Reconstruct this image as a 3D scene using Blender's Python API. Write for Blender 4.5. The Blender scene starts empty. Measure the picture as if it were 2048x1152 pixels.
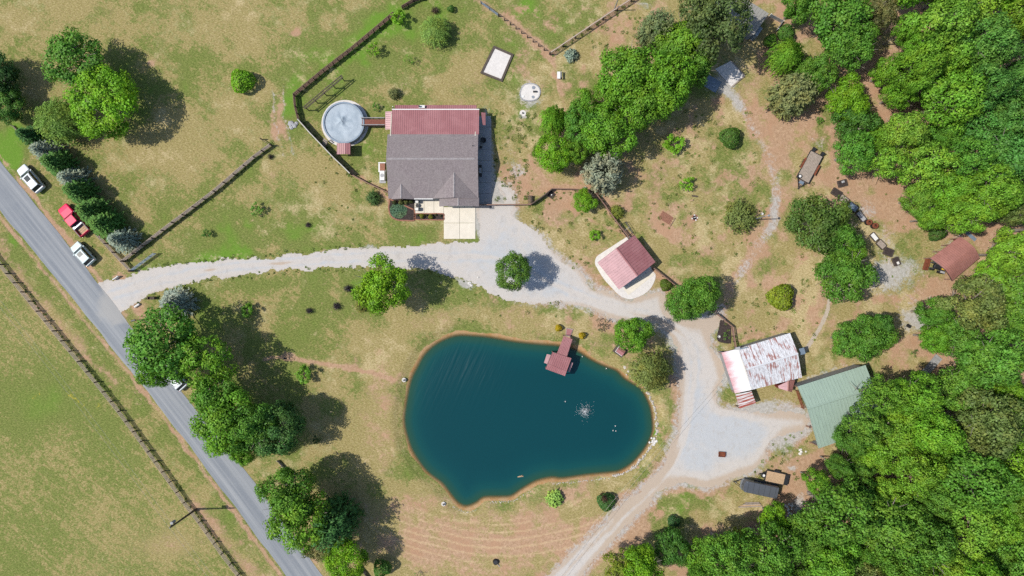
import bpy, math, random
import numpy as np
from mathutils import Vector, Matrix

# ------------------------------------------------------------------ camera, sky, sun, exposure
SC = bpy.context.scene
COL = SC.collection
H = 106.67          # flying height in metres
S = 12.8            # photograph pixels per metre on the ground
cam_d = bpy.data.cameras.new("camera")
cam_d.sensor_width = 36.0
cam_d.lens = 24.0
cam_d.clip_end = 6000.0
cam = bpy.data.objects.new("camera", cam_d)
COL.objects.link(cam)
cam.location = (0, 0, H)
cam.rotation_euler = (0, 0, 0)
SC.camera = cam

SUN_EL = math.radians(54.7)
SUN_AZ = math.radians(1.5)       # direction the light travels, from +x
world = bpy.data.worlds.new("World")
SC.world = world
world.use_nodes = True
wn = world.node_tree
sky = wn.nodes.new("ShaderNodeTexSky")
sky.sky_type = 'NISHITA'
sky.sun_disc = False
sky.sun_elevation = SUN_EL
sky.sun_rotation = math.radians(270)
bg = wn.nodes["Background"]
bg.inputs[1].default_value = 0.14
wn.links.new(sky.outputs[0], bg.inputs[0])

sd = bpy.data.lights.new("sun", 'SUN')
sd.energy = 4.7
sd.angle = math.radians(0.5)
sd.color = (1.0, 0.95, 0.87)
sun = bpy.data.objects.new("sun", sd)
COL.objects.link(sun)
ldir = Vector((math.cos(SUN_AZ) * math.cos(SUN_EL), math.sin(SUN_AZ) * math.cos(SUN_EL), -math.sin(SUN_EL)))
sun.rotation_euler = ldir.to_track_quat('-Z', 'Y').to_euler()
sun.location = (-60, 0, 90)

SC.view_settings.view_transform = 'Standard'
SC.view_settings.look = 'None'
SC.view_settings.exposure = 0.40
SC.view_settings.gamma = 1.0
SC.view_settings.use_curve_mapping = False
SC.cycles.max_bounces = 4
SC.cycles.diffuse_bounces = 2
SC.cycles.transmission_bounces = 2
SC.cycles.adaptive_threshold = 0.02
SC.cycles.glossy_bounces = 2
SC.cycles.transparent_max_bounces = 6
SC.cycles.use_denoising = False

R = math.radians
rng = np.random.default_rng(7)
random.seed(7)

# ------------------------------------------------------------------ measuring: photograph pixel + height -> place
def P(px, py, z=0.0):
    k = (H - z) / H / S
    return Vector(((px - 1024) * k, (576 - py) * k, z))
def PX(x, y):
    return x * S + 1024, 576 - y * S

# ------------------------------------------------------------------ numpy noise and outlines
_tab = np.random.default_rng(3).random((256, 256))
def vnoise(x, y, s=0):
    x = np.asarray(x, float) + 17.3 * s; y = np.asarray(y, float) + 5.7 * s
    xi = np.floor(x).astype(int); yi = np.floor(y).astype(int)
    fx = x - xi; fy = y - yi
    fx = fx * fx * (3 - 2 * fx); fy = fy * fy * (3 - 2 * fy)
    a = _tab[xi & 255, yi & 255]; b = _tab[(xi + 1) & 255, yi & 255]
    c = _tab[xi & 255, (yi + 1) & 255]; d = _tab[(xi + 1) & 255, (yi + 1) & 255]
    return (a * (1 - fx) + b * fx) * (1 - fy) + (c * (1 - fx) + d * fx) * fy
def fbm(x, y, o=4, s=0):
    t = 0; a = 0.5; n = 0
    for i in range(o):
        t = t + a * vnoise(x * 2 ** i, y * 2 ** i, s + i); n += a; a *= 0.55
    return t / n
def smooth(a, b, x):
    t = np.clip((x - a) / (b - a), 0, 1)
    return t * t * (3 - 2 * t)
def catmull(pts, n=8, closed=False):
    pts = [np.array(p, float) for p in pts]; m = len(pts); out = []
    for i in range(m if closed else m - 1):
        if closed:
            p0, p1, p2, p3 = pts[(i - 1) % m], pts[i], pts[(i + 1) % m], pts[(i + 2) % m]
        else:
            p0, p1, p2, p3 = pts[max(i - 1, 0)], pts[i], pts[i + 1], pts[min(i + 2, m - 1)]
        for k in range(n):
            t = k / n
            out.append(0.5 * (2 * p1 + (p2 - p0) * t + (2 * p0 - 5 * p1 + 4 * p2 - p3) * t * t + (3 * p1 - p0 - 3 * p2 + p3) * t ** 3))
    if not closed: out.append(pts[-1])
    return np.array(out)
def line_dist(x, y, pts):
    d = np.full(x.shape, 1e9)
    for a, b in zip(pts[:-1], pts[1:]):
        ax, ay = a; bx, by = b; vx, vy = bx - ax, by - ay
        L = vx * vx + vy * vy + 1e-9
        t = np.clip(((x - ax) * vx + (y - ay) * vy) / L, 0, 1)
        d = np.minimum(d, (x - ax - t * vx) ** 2 + (y - ay - t * vy) ** 2)
    return np.sqrt(d)
def poly_sd(x, y, poly):
    """signed distance in pixels, positive inside"""
    pts = list(poly) + [poly[0]]
    d = line_dist(x, y, pts)
    ins = np.zeros(x.shape, bool)
    for (ax, ay), (bx, by) in zip(pts[:-1], pts[1:]):
        c = ((ay > y) != (by > y)) & (x < (bx - ax) * (y - ay) / (by - ay + 1e-12) + ax)
        ins ^= c
    return np.where(ins, d, -d)

# ------------------------------------------------------------------ materials
KA = 0.64     # the photograph is exposed bright: colours below are as they look, KA takes them to real-world albedo
def mat(name, color=(0.5, 0.5, 0.5), rough=0.7, metal=0.0, spec=0.3, var=0.0, vscale=3.0, bump=0.0, bscale=20.0, var2=None):
    m = bpy.data.materials.new(name); m.use_nodes = True
    color = tuple(k * KA for k in color); var2 = tuple(k * KA for k in var2) if var2 else None
    nt = m.node_tree; b = nt.nodes["Principled BSDF"]
    b.inputs["Roughness"].default_value = rough
    b.inputs["Metallic"].default_value = metal
    b.inputs["Specular IOR Level"].default_value = spec
    c = (*color, 1)
    if var > 0 or var2:
        tc = nt.nodes.new("ShaderNodeTexCoord")
        n = nt.nodes.new("ShaderNodeTexNoise"); n.inputs["Scale"].default_value = vscale
        n.inputs["Detail"].default_value = 5; n.inputs["Roughness"].default_value = 0.65
        nt.links.new(tc.outputs["Object"], n.inputs["Vector"])
        r = nt.nodes.new("ShaderNodeValToRGB")
        r.color_ramp.elements[0].position = 0.32; r.color_ramp.elements[1].position = 0.68
        lo = tuple(max(0, k * (1 - var)) for k in color); hi = tuple(min(1, k * (1 + var)) for k in color)
        if var2: lo = var2
        r.color_ramp.elements[0].color = (*lo, 1); r.color_ramp.elements[1].color = (*hi, 1)
        nt.links.new(n.outputs["Fac"], r.inputs[0]); nt.links.new(r.outputs[0], b.inputs["Base Color"])
    else:
        b.inputs["Base Color"].default_value = c
    if bump > 0:
        tc = nt.nodes.new("ShaderNodeTexCoord")
        n2 = nt.nodes.new("ShaderNodeTexNoise"); n2.inputs["Scale"].default_value = bscale; n2.inputs["Detail"].default_value = 4
        nt.links.new(tc.outputs["Object"], n2.inputs["Vector"])
        bp = nt.nodes.new("ShaderNodeBump"); bp.inputs["Strength"].default_value = bump; bp.inputs["Distance"].default_value = 0.05
        nt.links.new(n2.outputs["Fac"], bp.inputs["Height"]); nt.links.new(bp.outputs[0], b.inputs["Normal"])
    return m

class NT:
    """small node-graph writer"""
    def __init__(s, m):
        s.m = m; s.nt = m.node_tree; s.b = s.nt.nodes["Principled BSDF"]
    def n(s, t, **kw):
        k = s.nt.nodes.new(t)
        for a, v in kw.items(): setattr(k, a, v)
        return k
    def l(s, a, b): s.nt.links.new(a, b)
    def val(s, node, i, v):
        if hasattr(v, "is_output"): s.l(v, node.inputs[i])
        else: node.inputs[i].default_value = v
    def math(s, op, a, b=0.0, clamp=False):
        k = s.n("ShaderNodeMath", operation=op, use_clamp=clamp); s.val(k, 0, a); s.val(k, 1, b); return k.outputs[0]
    def mix(s, f, a, b):
        k = s.n("ShaderNodeMix", data_type='RGBA'); s.val(k, 0, f)
        for i, v in ((6, a), (7, b)):
            if hasattr(v, "is_output"): s.l(v, k.inputs[i])
            else: k.inputs[i].default_value = (*[q * KA for q in v], 1)
        return k.outputs[2]
    def noise(s, vec, scale, detail=4, rough=0.6, dist=0.0):
        k = s.n("ShaderNodeTexNoise"); k.inputs["Scale"].default_value = scale; k.inputs["Detail"].default_value = detail
        k.inputs["Roughness"].default_value = rough; k.inputs["Distortion"].default_value = dist
        if vec is not None: s.l(vec, k.inputs["Vector"])
        return k.outputs["Fac"]
    def step(s, x, lo, hi):
        k = s.n("ShaderNodeMapRange", interpolation_type='SMOOTHSTEP'); s.val(k, 0, x); s.val(k, 1, lo); s.val(k, 2, hi); return k.outputs[0]
    def attr(s, name):
        return s.n("ShaderNodeAttribute", attribute_name=name)
    def scaled(s, vec, sc, rot=0.0):
        k = s.n("ShaderNodeMapping"); s.l(vec, k.inputs[0]); k.inputs["Scale"].default_value = sc; k.inputs["Rotation"].default_value = (0, 0, rot); return k.outputs[0]
    def bump(s, h, strength, dist=0.05):
        k = s.n("ShaderNodeBump"); k.inputs["Strength"].default_value = strength; k.inputs["Distance"].default_value = dist
        s.l(h, k.inputs["Height"]); s.l(k.outputs[0], s.b.inputs["Normal"])

def newmat(name, rough=0.8, spec=0.2):
    m = bpy.data.materials.new(name); m.use_nodes = True
    t = NT(m); t.b.inputs["Roughness"].default_value = rough; t.b.inputs["Specular IOR Level"].default_value = spec
    return m, t

M = {}
M['metal_red'] = mat("red_metal_roof", (0.405, 0.182, 0.188), 0.45, 0.0, 0.45, 0.10, 0.6)
M['metal_pale'] = mat("pale_red_metal", (0.50, 0.29, 0.30), 0.45, 0.0, 0.4, 0.12, 0.8)  # pale sheets; on the garage's sunward slope the paleness is painted-in sunlight
M['metal_brown'] = mat("brown_red_metal", (0.36, 0.165, 0.140), 0.5, 0.0, 0.35, 0.12, 0.9)
M['shingle'] = mat("grey_shingles", (0.250, 0.213, 0.213), 0.9, 0.0, 0.15, 0.22, 5.0, 0.5, 9.0)
M['shingle_cap'] = mat("shingle_ridge_cap", (0.33, 0.30, 0.30), 0.9, 0, 0.15, 0.2, 3.0)
M['white'] = mat("white_paint", (0.78, 0.77, 0.74), 0.55, 0, 0.3, 0.05, 2.0)
M['cream'] = mat("cream_siding", (0.60, 0.56, 0.47), 0.7, 0, 0.2, 0.06, 2.0)
M['red_wall'] = mat("red_board_wall", (0.22, 0.05, 0.04), 0.75, 0, 0.2, 0.15, 3.0)
M['brick'] = mat("brick_red", (0.33, 0.16, 0.11), 0.9, 0, 0.1, 0.2, 6.0)
M['dark'] = mat("dark_metal", (0.022, 0.024, 0.028), 0.5, 0, 0.4, 0.2, 4.0)
M['black'] = mat("black_rubber", (0.018, 0.018, 0.019), 0.8, 0, 0.2, 0.2, 6.0)
M['steel'] = mat("galvanised_steel", (0.34, 0.37, 0.41), 0.4, 0.4, 0.5, 0.12, 3.0)
M['blue_steel'] = mat("blue_grey_gate", (0.20, 0.26, 0.33), 0.5, 0.2, 0.4, 0.12, 3.0)
M['fence_brown'] = mat("stained_fence", (0.27, 0.165, 0.125), 0.85, 0, 0.15, 0.3, 2.5)
M['fence_grey'] = mat("weathered_rails", (0.50, 0.405, 0.335), 0.85, 0, 0.15, 0.3, 2.5)
M['fence_dark'] = mat("dark_posts", (0.11, 0.083, 0.070), 0.85, 0, 0.15, 0.3, 3.0)
M['fence_white'] = mat("pale_top_rail", (0.55, 0.52, 0.46), 0.7, 0, 0.2, 0.12, 3.0)
M['wood'] = mat("weathered_planks", (0.36, 0.30, 0.25), 0.85, 0, 0.15, 0.2, 3.0)
M['wood_warm'] = mat("warm_planks", (0.52, 0.36, 0.22), 0.8, 0, 0.15, 0.15, 3.0)
M['wood_grey'] = mat("grey_boards", (0.33, 0.33, 0.33), 0.85, 0, 0.15, 0.18, 3.0)
M['deck_red'] = mat("red_brown_decking", (0.24, 0.085, 0.06), 0.75, 0, 0.2, 0.15, 4.0)
M['bark'] = mat("bark", (0.13, 0.10, 0.08), 0.95, 0, 0.1, 0.3, 4.0)
M['bark_pale'] = mat("pale_bark", (0.30, 0.26, 0.22), 0.95, 0, 0.1, 0.25, 4.0)
M['twig'] = mat("bare_twigs", (0.10, 0.075, 0.07), 0.95, 0, 0.1, 0.3, 6.0)
M['concrete'] = mat("concrete", (0.74, 0.68, 0.57), 0.85, 0, 0.2, 0.07, 0.9)
M['concrete_grey'] = mat("grey_concrete", (0.40, 0.40, 0.41), 0.85, 0, 0.2, 0.10, 0.9)
M['slab_white'] = mat("white_sand", (0.70, 0.665, 0.63), 0.95, 0, 0.1, 0.08, 2.5, 0.4, 12)
M['timber_dark'] = mat("dark_border_timber", (0.105, 0.085, 0.072), 0.9, 0, 0.1, 0.25, 3.0)
M['mulch'] = mat("dark_mulch", (0.060, 0.047, 0.043), 0.98, 0, 0.1, 0.6, 7.0, 0.8, 14)
M['rock'] = mat("pale_rock", (0.52, 0.47, 0.41), 0.9, 0, 0.2, 0.22, 2.5, 0.5, 6)
M['rock_white'] = mat("white_rock", (0.72, 0.69, 0.65), 0.9, 0, 0.2, 0.12, 2.5)
M['glass'] = mat("dark_glass", (0.015, 0.03, 0.035), 0.08, 0, 0.6)
M['car_white'] = mat("white_car_paint", (0.74, 0.79, 0.82), 0.40, 0, 0.3)
M['car_silver'] = mat("silver_car_paint", (0.62, 0.74, 0.74), 0.42, 0.0, 0.3)
M['car_red'] = mat("red_car_paint", (0.85, 0.012, 0.10), 0.45, 0, 0.25)
M['chrome'] = mat("chrome", (0.6, 0.6, 0.6), 0.2, 0.9, 0.5)
M['lamp_w'] = mat("headlight_glass", (0.7, 0.72, 0.75), 0.1, 0, 0.6)
M['lamp_r'] = mat("taillight_glass", (0.45, 0.02, 0.02), 0.15, 0, 0.6)
M['rust'] = mat("rusted_iron", (0.20, 0.065, 0.035), 0.9, 0, 0.15, 0.35, 3.0, 0.4, 12)
M['trailer_black'] = mat("black_trailer_skin", (0.10, 0.11, 0.13), 0.35, 0.1, 0.5, 0.10, 0.8)
M['yellow'] = mat("yellow_paint", (0.70, 0.45, 0.04), 0.5, 0, 0.3)
M['bluegrey_cover'] = None

def _roofs():
    # rusty white barn tin: streaks run down the slope (object y axis)
    m, t = newmat("rusty_white_tin", 0.6, 0.3)
    uv = t.n("ShaderNodeUVMap").outputs[0]
    st = t.noise(t.scaled(uv, (1.6, 0.16, 1)), 2.2, 6, 0.72)
    n2 = t.noise(uv, 0.55, 3, 0.55)
    fine = t.noise(t.scaled(uv, (3.0, 0.5, 1)), 3.0, 4, 0.7)
    f = t.math('ADD', t.math('MULTIPLY', st, 0.62), t.math('MULTIPLY', n2, 0.38))
    rustm = t.step(f, 0.500, 0.565)
    dirty = t.step(fine, 0.44, 0.62)
    base = t.mix(dirty, (0.74, 0.76, 0.80), (0.44, 0.42, 0.43))
    c = t.mix(t.math('MULTIPLY', rustm, 0.85), base, (0.30, 0.085, 0.055))
    t.l(c, t.b.inputs["Base Color"]); M['rusty'] = m
    m, t = newmat("faded_red_tin", 0.6, 0.3)
    uv = t.n("ShaderNodeUVMap").outputs[0]
    sep = t.n("ShaderNodeSeparateXYZ"); t.l(uv, sep.inputs[0])
    n2 = t.noise(t.scaled(uv, (1.0, 0.3, 1)), 0.8, 4, 0.6)
    f = t.step(t.math('ADD', t.math('MULTIPLY', sep.outputs[1], -0.28), n2), 0.02, 0.52)
    c = t.mix(f, (0.76, 0.74, 0.75), (0.60, 0.30, 0.32))
    t.l(c, t.b.inputs["Base Color"]); M['faded'] = m
    m, t = newmat("striped_rust_tin", 0.65, 0.3)
    uv = t.n("ShaderNodeUVMap").outputs[0]
    st = t.noise(t.scaled(uv, (2.6, 0.12, 1)), 1.6, 3, 0.6)
    c = t.mix(t.step(st, 0.44, 0.54), (0.66, 0.64, 0.64), (0.33, 0.075, 0.05))
    t.l(c, t.b.inputs["Base Color"]); M['stripe'] = m
    m, t = newmat("pale_green_tin", 0.5, 0.35)
    uv = t.n("ShaderNodeUVMap").outputs[0]
    n1 = t.noise(t.scaled(uv, (0.9, 0.35, 1)), 0.6, 5, 0.6)
    n3 = t.noise(t.scaled(uv, (2.5, 0.25, 1)), 2.0, 4, 0.65)
    sep = t.n("ShaderNodeSeparateXYZ"); t.l(uv, sep.inputs[0])
    c = t.mix(t.step(n3, 0.4, 0.75), (0.315, 0.415, 0.340), (0.260, 0.345, 0.29))
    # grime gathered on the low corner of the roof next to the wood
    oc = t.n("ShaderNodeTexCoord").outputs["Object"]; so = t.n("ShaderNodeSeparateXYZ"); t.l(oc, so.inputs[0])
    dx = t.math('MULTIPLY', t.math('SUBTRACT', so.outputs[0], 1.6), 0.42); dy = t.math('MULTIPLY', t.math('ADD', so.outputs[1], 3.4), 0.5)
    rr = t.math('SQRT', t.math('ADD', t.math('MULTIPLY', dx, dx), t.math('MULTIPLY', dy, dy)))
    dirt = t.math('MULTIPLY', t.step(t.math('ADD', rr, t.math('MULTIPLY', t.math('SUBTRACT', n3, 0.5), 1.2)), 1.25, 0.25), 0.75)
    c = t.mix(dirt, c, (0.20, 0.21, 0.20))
    t.l(c, t.b.inputs["Base Color"]); M['green_tin'] = m
    # pool cover
    m, t = newmat("pool_cover", 0.6, 0.35)
    tc = t.n("ShaderNodeTexCoord").outputs["Object"]
    a = t.noise(tc, 0.7, 5, 0.65, 0.6)
    b = t.noise(tc, 2.2, 4, 0.6, 1.0)
    c = t.mix(t.step(a, 0.35, 0.68), (0.32, 0.385, 0.44), (0.40, 0.465, 0.52))
    c = t.mix(t.math('MULTIPLY', t.step(b, 0.60, 0.78), 0.2), c, (0.60, 0.64, 0.68))
    t.l(c, t.b.inputs["Base Color"]); t.bump(b, 0.5, 0.08); M['bluegrey_cover'] = m
_roofs()
def _shingles():
    m, t = newmat("grey_shingles_weathered", 0.92, 0.12)
    tc = t.n("ShaderNodeTexCoord").outputs["Object"]
    n1 = t.noise(tc, 5.0, 5, 0.7); n2 = t.noise(tc, 0.35, 4, 0.6, 0.4); st = t.noise(t.scaled(tc, (2.2, 0.12, 1)), 1.4, 4, 0.65)
    c = t.mix(t.step(n1, 0.32, 0.68), (0.195, 0.165, 0.168), (0.305, 0.262, 0.262))
    c = t.mix(t.math('MULTIPLY', t.step(n2, 0.40, 0.70), 0.35), c, (0.290, 0.262, 0.250))
    c = t.mix(t.math('MULTIPLY', t.step(st, 0.52, 0.74), 0.30), c, (0.165, 0.140, 0.140))
    t.l(c, t.b.inputs["Base Color"]); t.bump(n1, 0.4, 0.05); M['shingle'] = m
    m, t = newmat("red_metal_weathered", 0.48, 0.4)
    tc = t.n("ShaderNodeTexCoord").outputs["Object"]
    n2 = t.noise(tc, 0.5, 4, 0.6, 0.3); st = t.noise(t.scaled(tc, (2.6, 0.15, 1)), 1.5, 4, 0.65)
    c = t.mix(t.step(n2, 0.35, 0.70), (0.335, 0.135, 0.140), (0.400, 0.178, 0.182))
    c = t.mix(t.math('MULTIPLY', t.step(st, 0.52, 0.76), 0.30), c, (0.46, 0.27, 0.27))
    t.l(c, t.b.inputs["Base Color"]); M['metal_red'] = m
_shingles()

# leaves: the tint is each plant's own colour
def leaf_material(name, trans=0.38, rough=0.55):
    m = bpy.data.materials.new(name); m.use_nodes = True
    t = NT(m)
    oi = t.n("ShaderNodeObjectInfo")
    at = t.attr("tone")
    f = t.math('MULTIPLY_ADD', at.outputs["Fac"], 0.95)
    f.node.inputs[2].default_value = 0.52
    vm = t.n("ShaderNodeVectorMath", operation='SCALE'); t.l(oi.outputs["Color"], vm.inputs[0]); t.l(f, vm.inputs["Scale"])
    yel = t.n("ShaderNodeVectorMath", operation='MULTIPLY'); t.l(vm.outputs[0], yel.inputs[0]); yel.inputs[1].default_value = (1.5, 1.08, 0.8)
    tc = t.n("ShaderNodeTexCoord").outputs["Object"]
    nz = t.noise(tc, 0.55, 3, 0.6)
    c = t.mix(t.math('MULTIPLY', t.step(nz, 0.42, 0.68), 0.65), vm.outputs[0], yel.outputs[0])
    t.l(c, t.b.inputs["Base Color"]); t.b.inputs["Roughness"].default_value = rough; t.b.inputs["Specular IOR Level"].default_value = 0.25
    tr = t.n("ShaderNodeBsdfTranslucent"); t.l(c, tr.inputs[0])
    ms = t.n("ShaderNodeMixShader"); ms.inputs[0].default_value = trans
    out = t.nt.nodes["Material Output"]
    t.l(t.b.outputs[0], ms.inputs[1]); t.l(tr.outputs[0], ms.inputs[2]); t.l(ms.outputs[0], out.inputs["Surface"])
    return m
M['leaf'] = leaf_material("leaves")
M['needle'] = leaf_material("needles", 0.15, 0.65)

# ------------------------------------------------------------------ mesh builder
def tagit(o, label=None, cat=None, group=None, kind=None):
    if label: o["label"] = label
    if cat: o["category"] = cat
    if group: o["group"] = group
    if kind: o["kind"] = kind
    return o
def thing(name, label, cat, loc=(0, 0, 0), rz=0.0, group=None):
    o = bpy.data.objects.new(name, None); COL.objects.link(o)
    o.empty_display_size = 0.3
    o.location = loc; o.rotation_euler = (0, 0, rz)
    return tagit(o, label, cat, group)
def link(name, me, parent=None, kind=None):
    o = bpy.data.objects.new(name, me); COL.objects.link(o)
    if parent is not None: o.parent = parent
    if kind: o["kind"] = kind
    return o
def np_mesh(name, V, F, material=None, smooth_=False):
    me = bpy.data.meshes.new(name)
    V = np.asarray(V, np.float32); F = np.asarray(F, np.int32); k = F.shape[1]
    me.vertices.add(len(V)); me.vertices.foreach_set("co", V.ravel())
    me.loops.add(F.size); me.loops.foreach_set("vertex_index", F.ravel())
    me.polygons.add(len(F)); me.polygons.foreach_set("loop_start", np.arange(0, F.size, k, dtype=np.int32))
    try: me.polygons.foreach_set("loop_total", np.full(len(F), k, np.int32))
    except Exception: pass
    if smooth_: me.polygons.foreach_set("use_smooth", np.ones(len(F), bool))
    me.update(calc_edges=True); me.validate()
    if material: me.materials.append(material)
    return me
def attr_col(me, name, arr):
    a = me.attributes.new(name, 'FLOAT_COLOR', 'POINT'); a.data.foreach_set("color", np.asarray(arr, np.float32).ravel())
def attr_f(me, name, arr, dom='POINT'):
    a = me.attributes.new(name, 'FLOAT', dom); a.data.foreach_set("value", np.asarray(arr, np.float32).ravel())

class MB:
    def __init__(s): s.v = []; s.f = []; s.uv = {}
    def add(s, vs, fs):
        b = len(s.v); s.v += [tuple(p) for p in vs]; s.f += [tuple(i + b for i in f) for f in fs]; return s
    def hexa(s, p):
        """8 points: 4 bottom (ccw), 4 top"""
        return s.add(p, [(3, 2, 1, 0), (4, 5, 6, 7), (0, 1, 5, 4), (1, 2, 6, 5), (2, 3, 7, 6), (3, 0, 4, 7)])
    def box(s, c, d, rz=0.0, taper=1.0):
        cx, cy, cz = c; dx, dy, dz = d[0] / 2, d[1] / 2, d[2] / 2; ca, sa = math.cos(rz), math.sin(rz)
        pts = []
        for z, k in ((-dz, 1.0), (dz, taper)):
            for x, y in ((-dx, -dy), (dx, -dy), (dx, dy), (-dx, dy)):
                pts.append((cx + (x * ca - y * sa) * k, cy + (x * sa + y * ca) * k, cz + z))
        return s.hexa(pts)
    def bevbox(s, c, d, b, rz=0.0):
        """box with chamfered vertical edges and a chamfered top"""
        cx, cy, cz = c; X, Y, Z = d[0] / 2, d[1] / 2, d[2] / 2; ca, sa = math.cos(rz), math.sin(rz)
        def ring(x, y, bb, z):
            q = [(-x + bb, -y), (x - bb, -y), (x, -y + bb), (x, y - bb), (x - bb, y), (-x + bb, y), (-x, y - bb), (-x, -y + bb)]
            return [(cx + u * ca - v * sa, cy + u * sa + v * ca, z) for u, v in q]
        return s.loft([ring(X, Y, b, cz - Z), ring(X, Y, b, cz + Z - b), ring(X - b, Y - b, b * 0.6, cz + Z)])
    def loft(s, rings, cap=True):
        n = len(rings[0]); vs = [p for r in rings for p in r]; fs = []
        for i in range(len(rings) - 1):
            for j in range(n):
                k = (j + 1) % n
                fs.append((i * n + j, i * n + k, (i + 1) * n + k, (i + 1) * n + j))
        if cap:
            fs.append(tuple(range(n - 1, -1, -1))); fs.append(tuple(range((len(rings) - 1) * n, len(rings) * n)))
        return s.add(vs, fs)
    def prism(s, poly, z0, z1):
        n = len(poly)
        return s.loft([[(x, y, z0) for x, y in poly], [(x, y, z1) for x, y in poly]])
    def tube(s, p0, p1, r0, r1=None, n=8):
        r1 = r0 if r1 is None else r1
        p0 = Vector(p0); p1 = Vector(p1); d = (p1 - p0)
        if d.length < 1e-6: return s
        d.normalize(); u = d.orthogonal().normalized(); w = d.cross(u)
        def ring(p, r): return [tuple(p + (u * math.cos(2 * math.pi * i / n) + w * math.sin(2 * math.pi * i / n)) * r) for i in range(n)]
        return s.loft([ring(p0, r0), ring(p1, r1)])
    def path(s, pts, radii, n=6):
        pts = [Vector(p) for p in pts]; rings = []; u = None
        for i, p in enumerate(pts):
            d = (pts[min(i + 1, len(pts) - 1)] - pts[max(i - 1, 0)]).normalized()
            if u is None: u = d.orthogonal().normalized()
            u = (u - d * u.dot(d)).normalized(); w = d.cross(u); r = radii[i] if hasattr(radii, '__len__') else radii
            rings.append([tuple(p + (u * math.cos(2 * math.pi * k / n) + w * math.sin(2 * math.pi * k / n)) * r) for k in range(n)])
        return s.loft(rings)
    def slab(s, q, t):
        """four top corners (ccw from above), thickness downwards"""
        top = [Vector(p) for p in q]; bot = [p - Vector((0, 0, t)) for p in top]
        return s.hexa([tuple(p) for p in bot] + [tuple(p) for p in top])
    def disc(s, c, r, z0, z1, n=24, r1=None):
        r1 = r if r1 is None else r1
        return s.loft([[(c[0] + a * math.cos(2 * math.pi * i / n), c[1] + a * math.sin(2 * math.pi * i / n), z) for i in range(n)] for a, z in ((r, z0), (r1, z1))])
    def ringwall(s, c, r0, r1, z0, z1, n=32):
        o = len(s.v)
        for z, r in ((z0, r0), (z0, r1), (z1, r1), (z1, r0)):
            s.v += [(c[0] + r * math.cos(2 * math.pi * i / n), c[1] + r * math.sin(2 * math.pi * i / n), z) for i in range(n)]
        for k in range(4):
            a, b = o + k * n, o + ((k + 1) % 4) * n
            for i in range(n):
                j = (i + 1) % n
                s.f.append((a + i, a + j, b + j, b + i))
        return s
    def mesh(s, name, material, off=None, smooth_=False):
        me = bpy.data.meshes.new(name)
        o = off or Vector((0, 0, 0))
        me.from_pydata([(x - o[0], y - o[1], z - o[2]) for x, y, z in s.v], [], s.f)
        if material: me.materials.append(material)
        if smooth_: me.polygons.foreach_set("use_smooth", np.ones(len(me.polygons), bool))
        me.update(); return me
    def build(s, name, material, parent=None, kind=None, smooth_=False):
        """vertices are in place coordinates; the parent Empty is not rotated"""
        off = parent_origin(parent)
        return link(name, s.mesh(name, material, off, smooth_), parent, kind)
    def local(s, name, material, parent=None, kind=None, smooth_=False):
        return link(name, s.mesh(name, material, None, smooth_), parent, kind)
def parent_origin(p):
    o = Vector((0, 0, 0))
    while p is not None:
        o = o + Vector(p.location); p = p.parent
    return o
def copy_tree(o, parent=None):
    c = o.copy(); COL.objects.link(c); c.parent = parent
    for ch in o.children: copy_tree(ch, c)
    return c
def structure(o): o["kind"] = "structure"; return o
# ------------------------------------------------------------------ outlines measured on the photograph
POND = catmull([(909,666),(872,681),(845,704),(829,731),(815,761),(805,811),(802,845),(809,878),(822,911),(849,948),(879,971),(895,991),(912,1011),(932,1019),(955,1011),(969,1001),(999,1000),(1024,998),(1044,985),(1074,968),(1104,961),(1124,963),(1174,956),(1224,951),(1241,948),(1264,935),(1284,915),(1301,891),(1311,865),(1311,841),(1307,815),(1297,791),(1284,772),(1254,754),(1237,737),(1211,727),(1184,714),(1157,697),(1124,687),(1091,684),(1057,681),(1024,677),(979,669),(945,666)], 3, True)
DRIVE = [(200,571),(250,556),(300,538),(380,525),(450,519),(512,515),(589,506),(660,500),(725,496),(845,490),(890,484),(953,480),(956,414),(985,408),(1010,400),(1000,372),(1020,380),(1030,408),(1024,434),(1067,456),(1091,484),(1114,514),(1157,541),(1184,574),(1231,590),(1262,600),(1310,584),(1326,592),(1334,624),(1357,637),(1420,632),(1437,622),(1441,640),(1420,668),(1424,690),(1437,720),(1446,760),(1432,785),(1440,812),(1466,818),(1520,826),(1562,822),(1592,826),(1612,830),(1617,858),(1570,868),(1540,890),(1520,930),(1490,950),(1440,966),(1410,976),(1370,962),(1340,972),(1324,981),(1257,1048),(1184,1125),(1120,1195),(1050,1195),(1101,1152),(1184,1068),(1257,1001),(1324,935),(1337,911),(1354,851),(1361,768),(1354,720),(1346,684),(1318,650),(1237,640),(1190,620),(1157,610),(1090,605),(1024,603),(979,586),(942,570),(912,554),(872,540),(845,536),(722,534),(612,537),(512,546),(433,554),(360,570),(300,588),(280,597),(267,609),(240,627),(222,604)]
DRIVE = catmull(DRIVE, 3, True)
ROAD_R = catmull([(-330,-95),(-160,120),(0,322),(53,386),(200,571),(267,661),(397,825),(512,970),(612,1105),(645,1152),(760,1310),(900,1500)], 6)
ROAD_L = catmull([(-420,-90),(-230,135),(0,421),(100,542),(283,768),(400,920),(512,1071),(572,1152),(690,1320),(820,1510)], 6)
def resample(pts, n):
    pts = np.array(pts); d = np.r_[0, np.cumsum(np.hypot(*np.diff(pts, axis=0).T))]
    t = np.linspace(0, d[-1], n); return np.c_[np.interp(t, d, pts[:, 0]), np.interp(t, d, pts[:, 1])]

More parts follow.
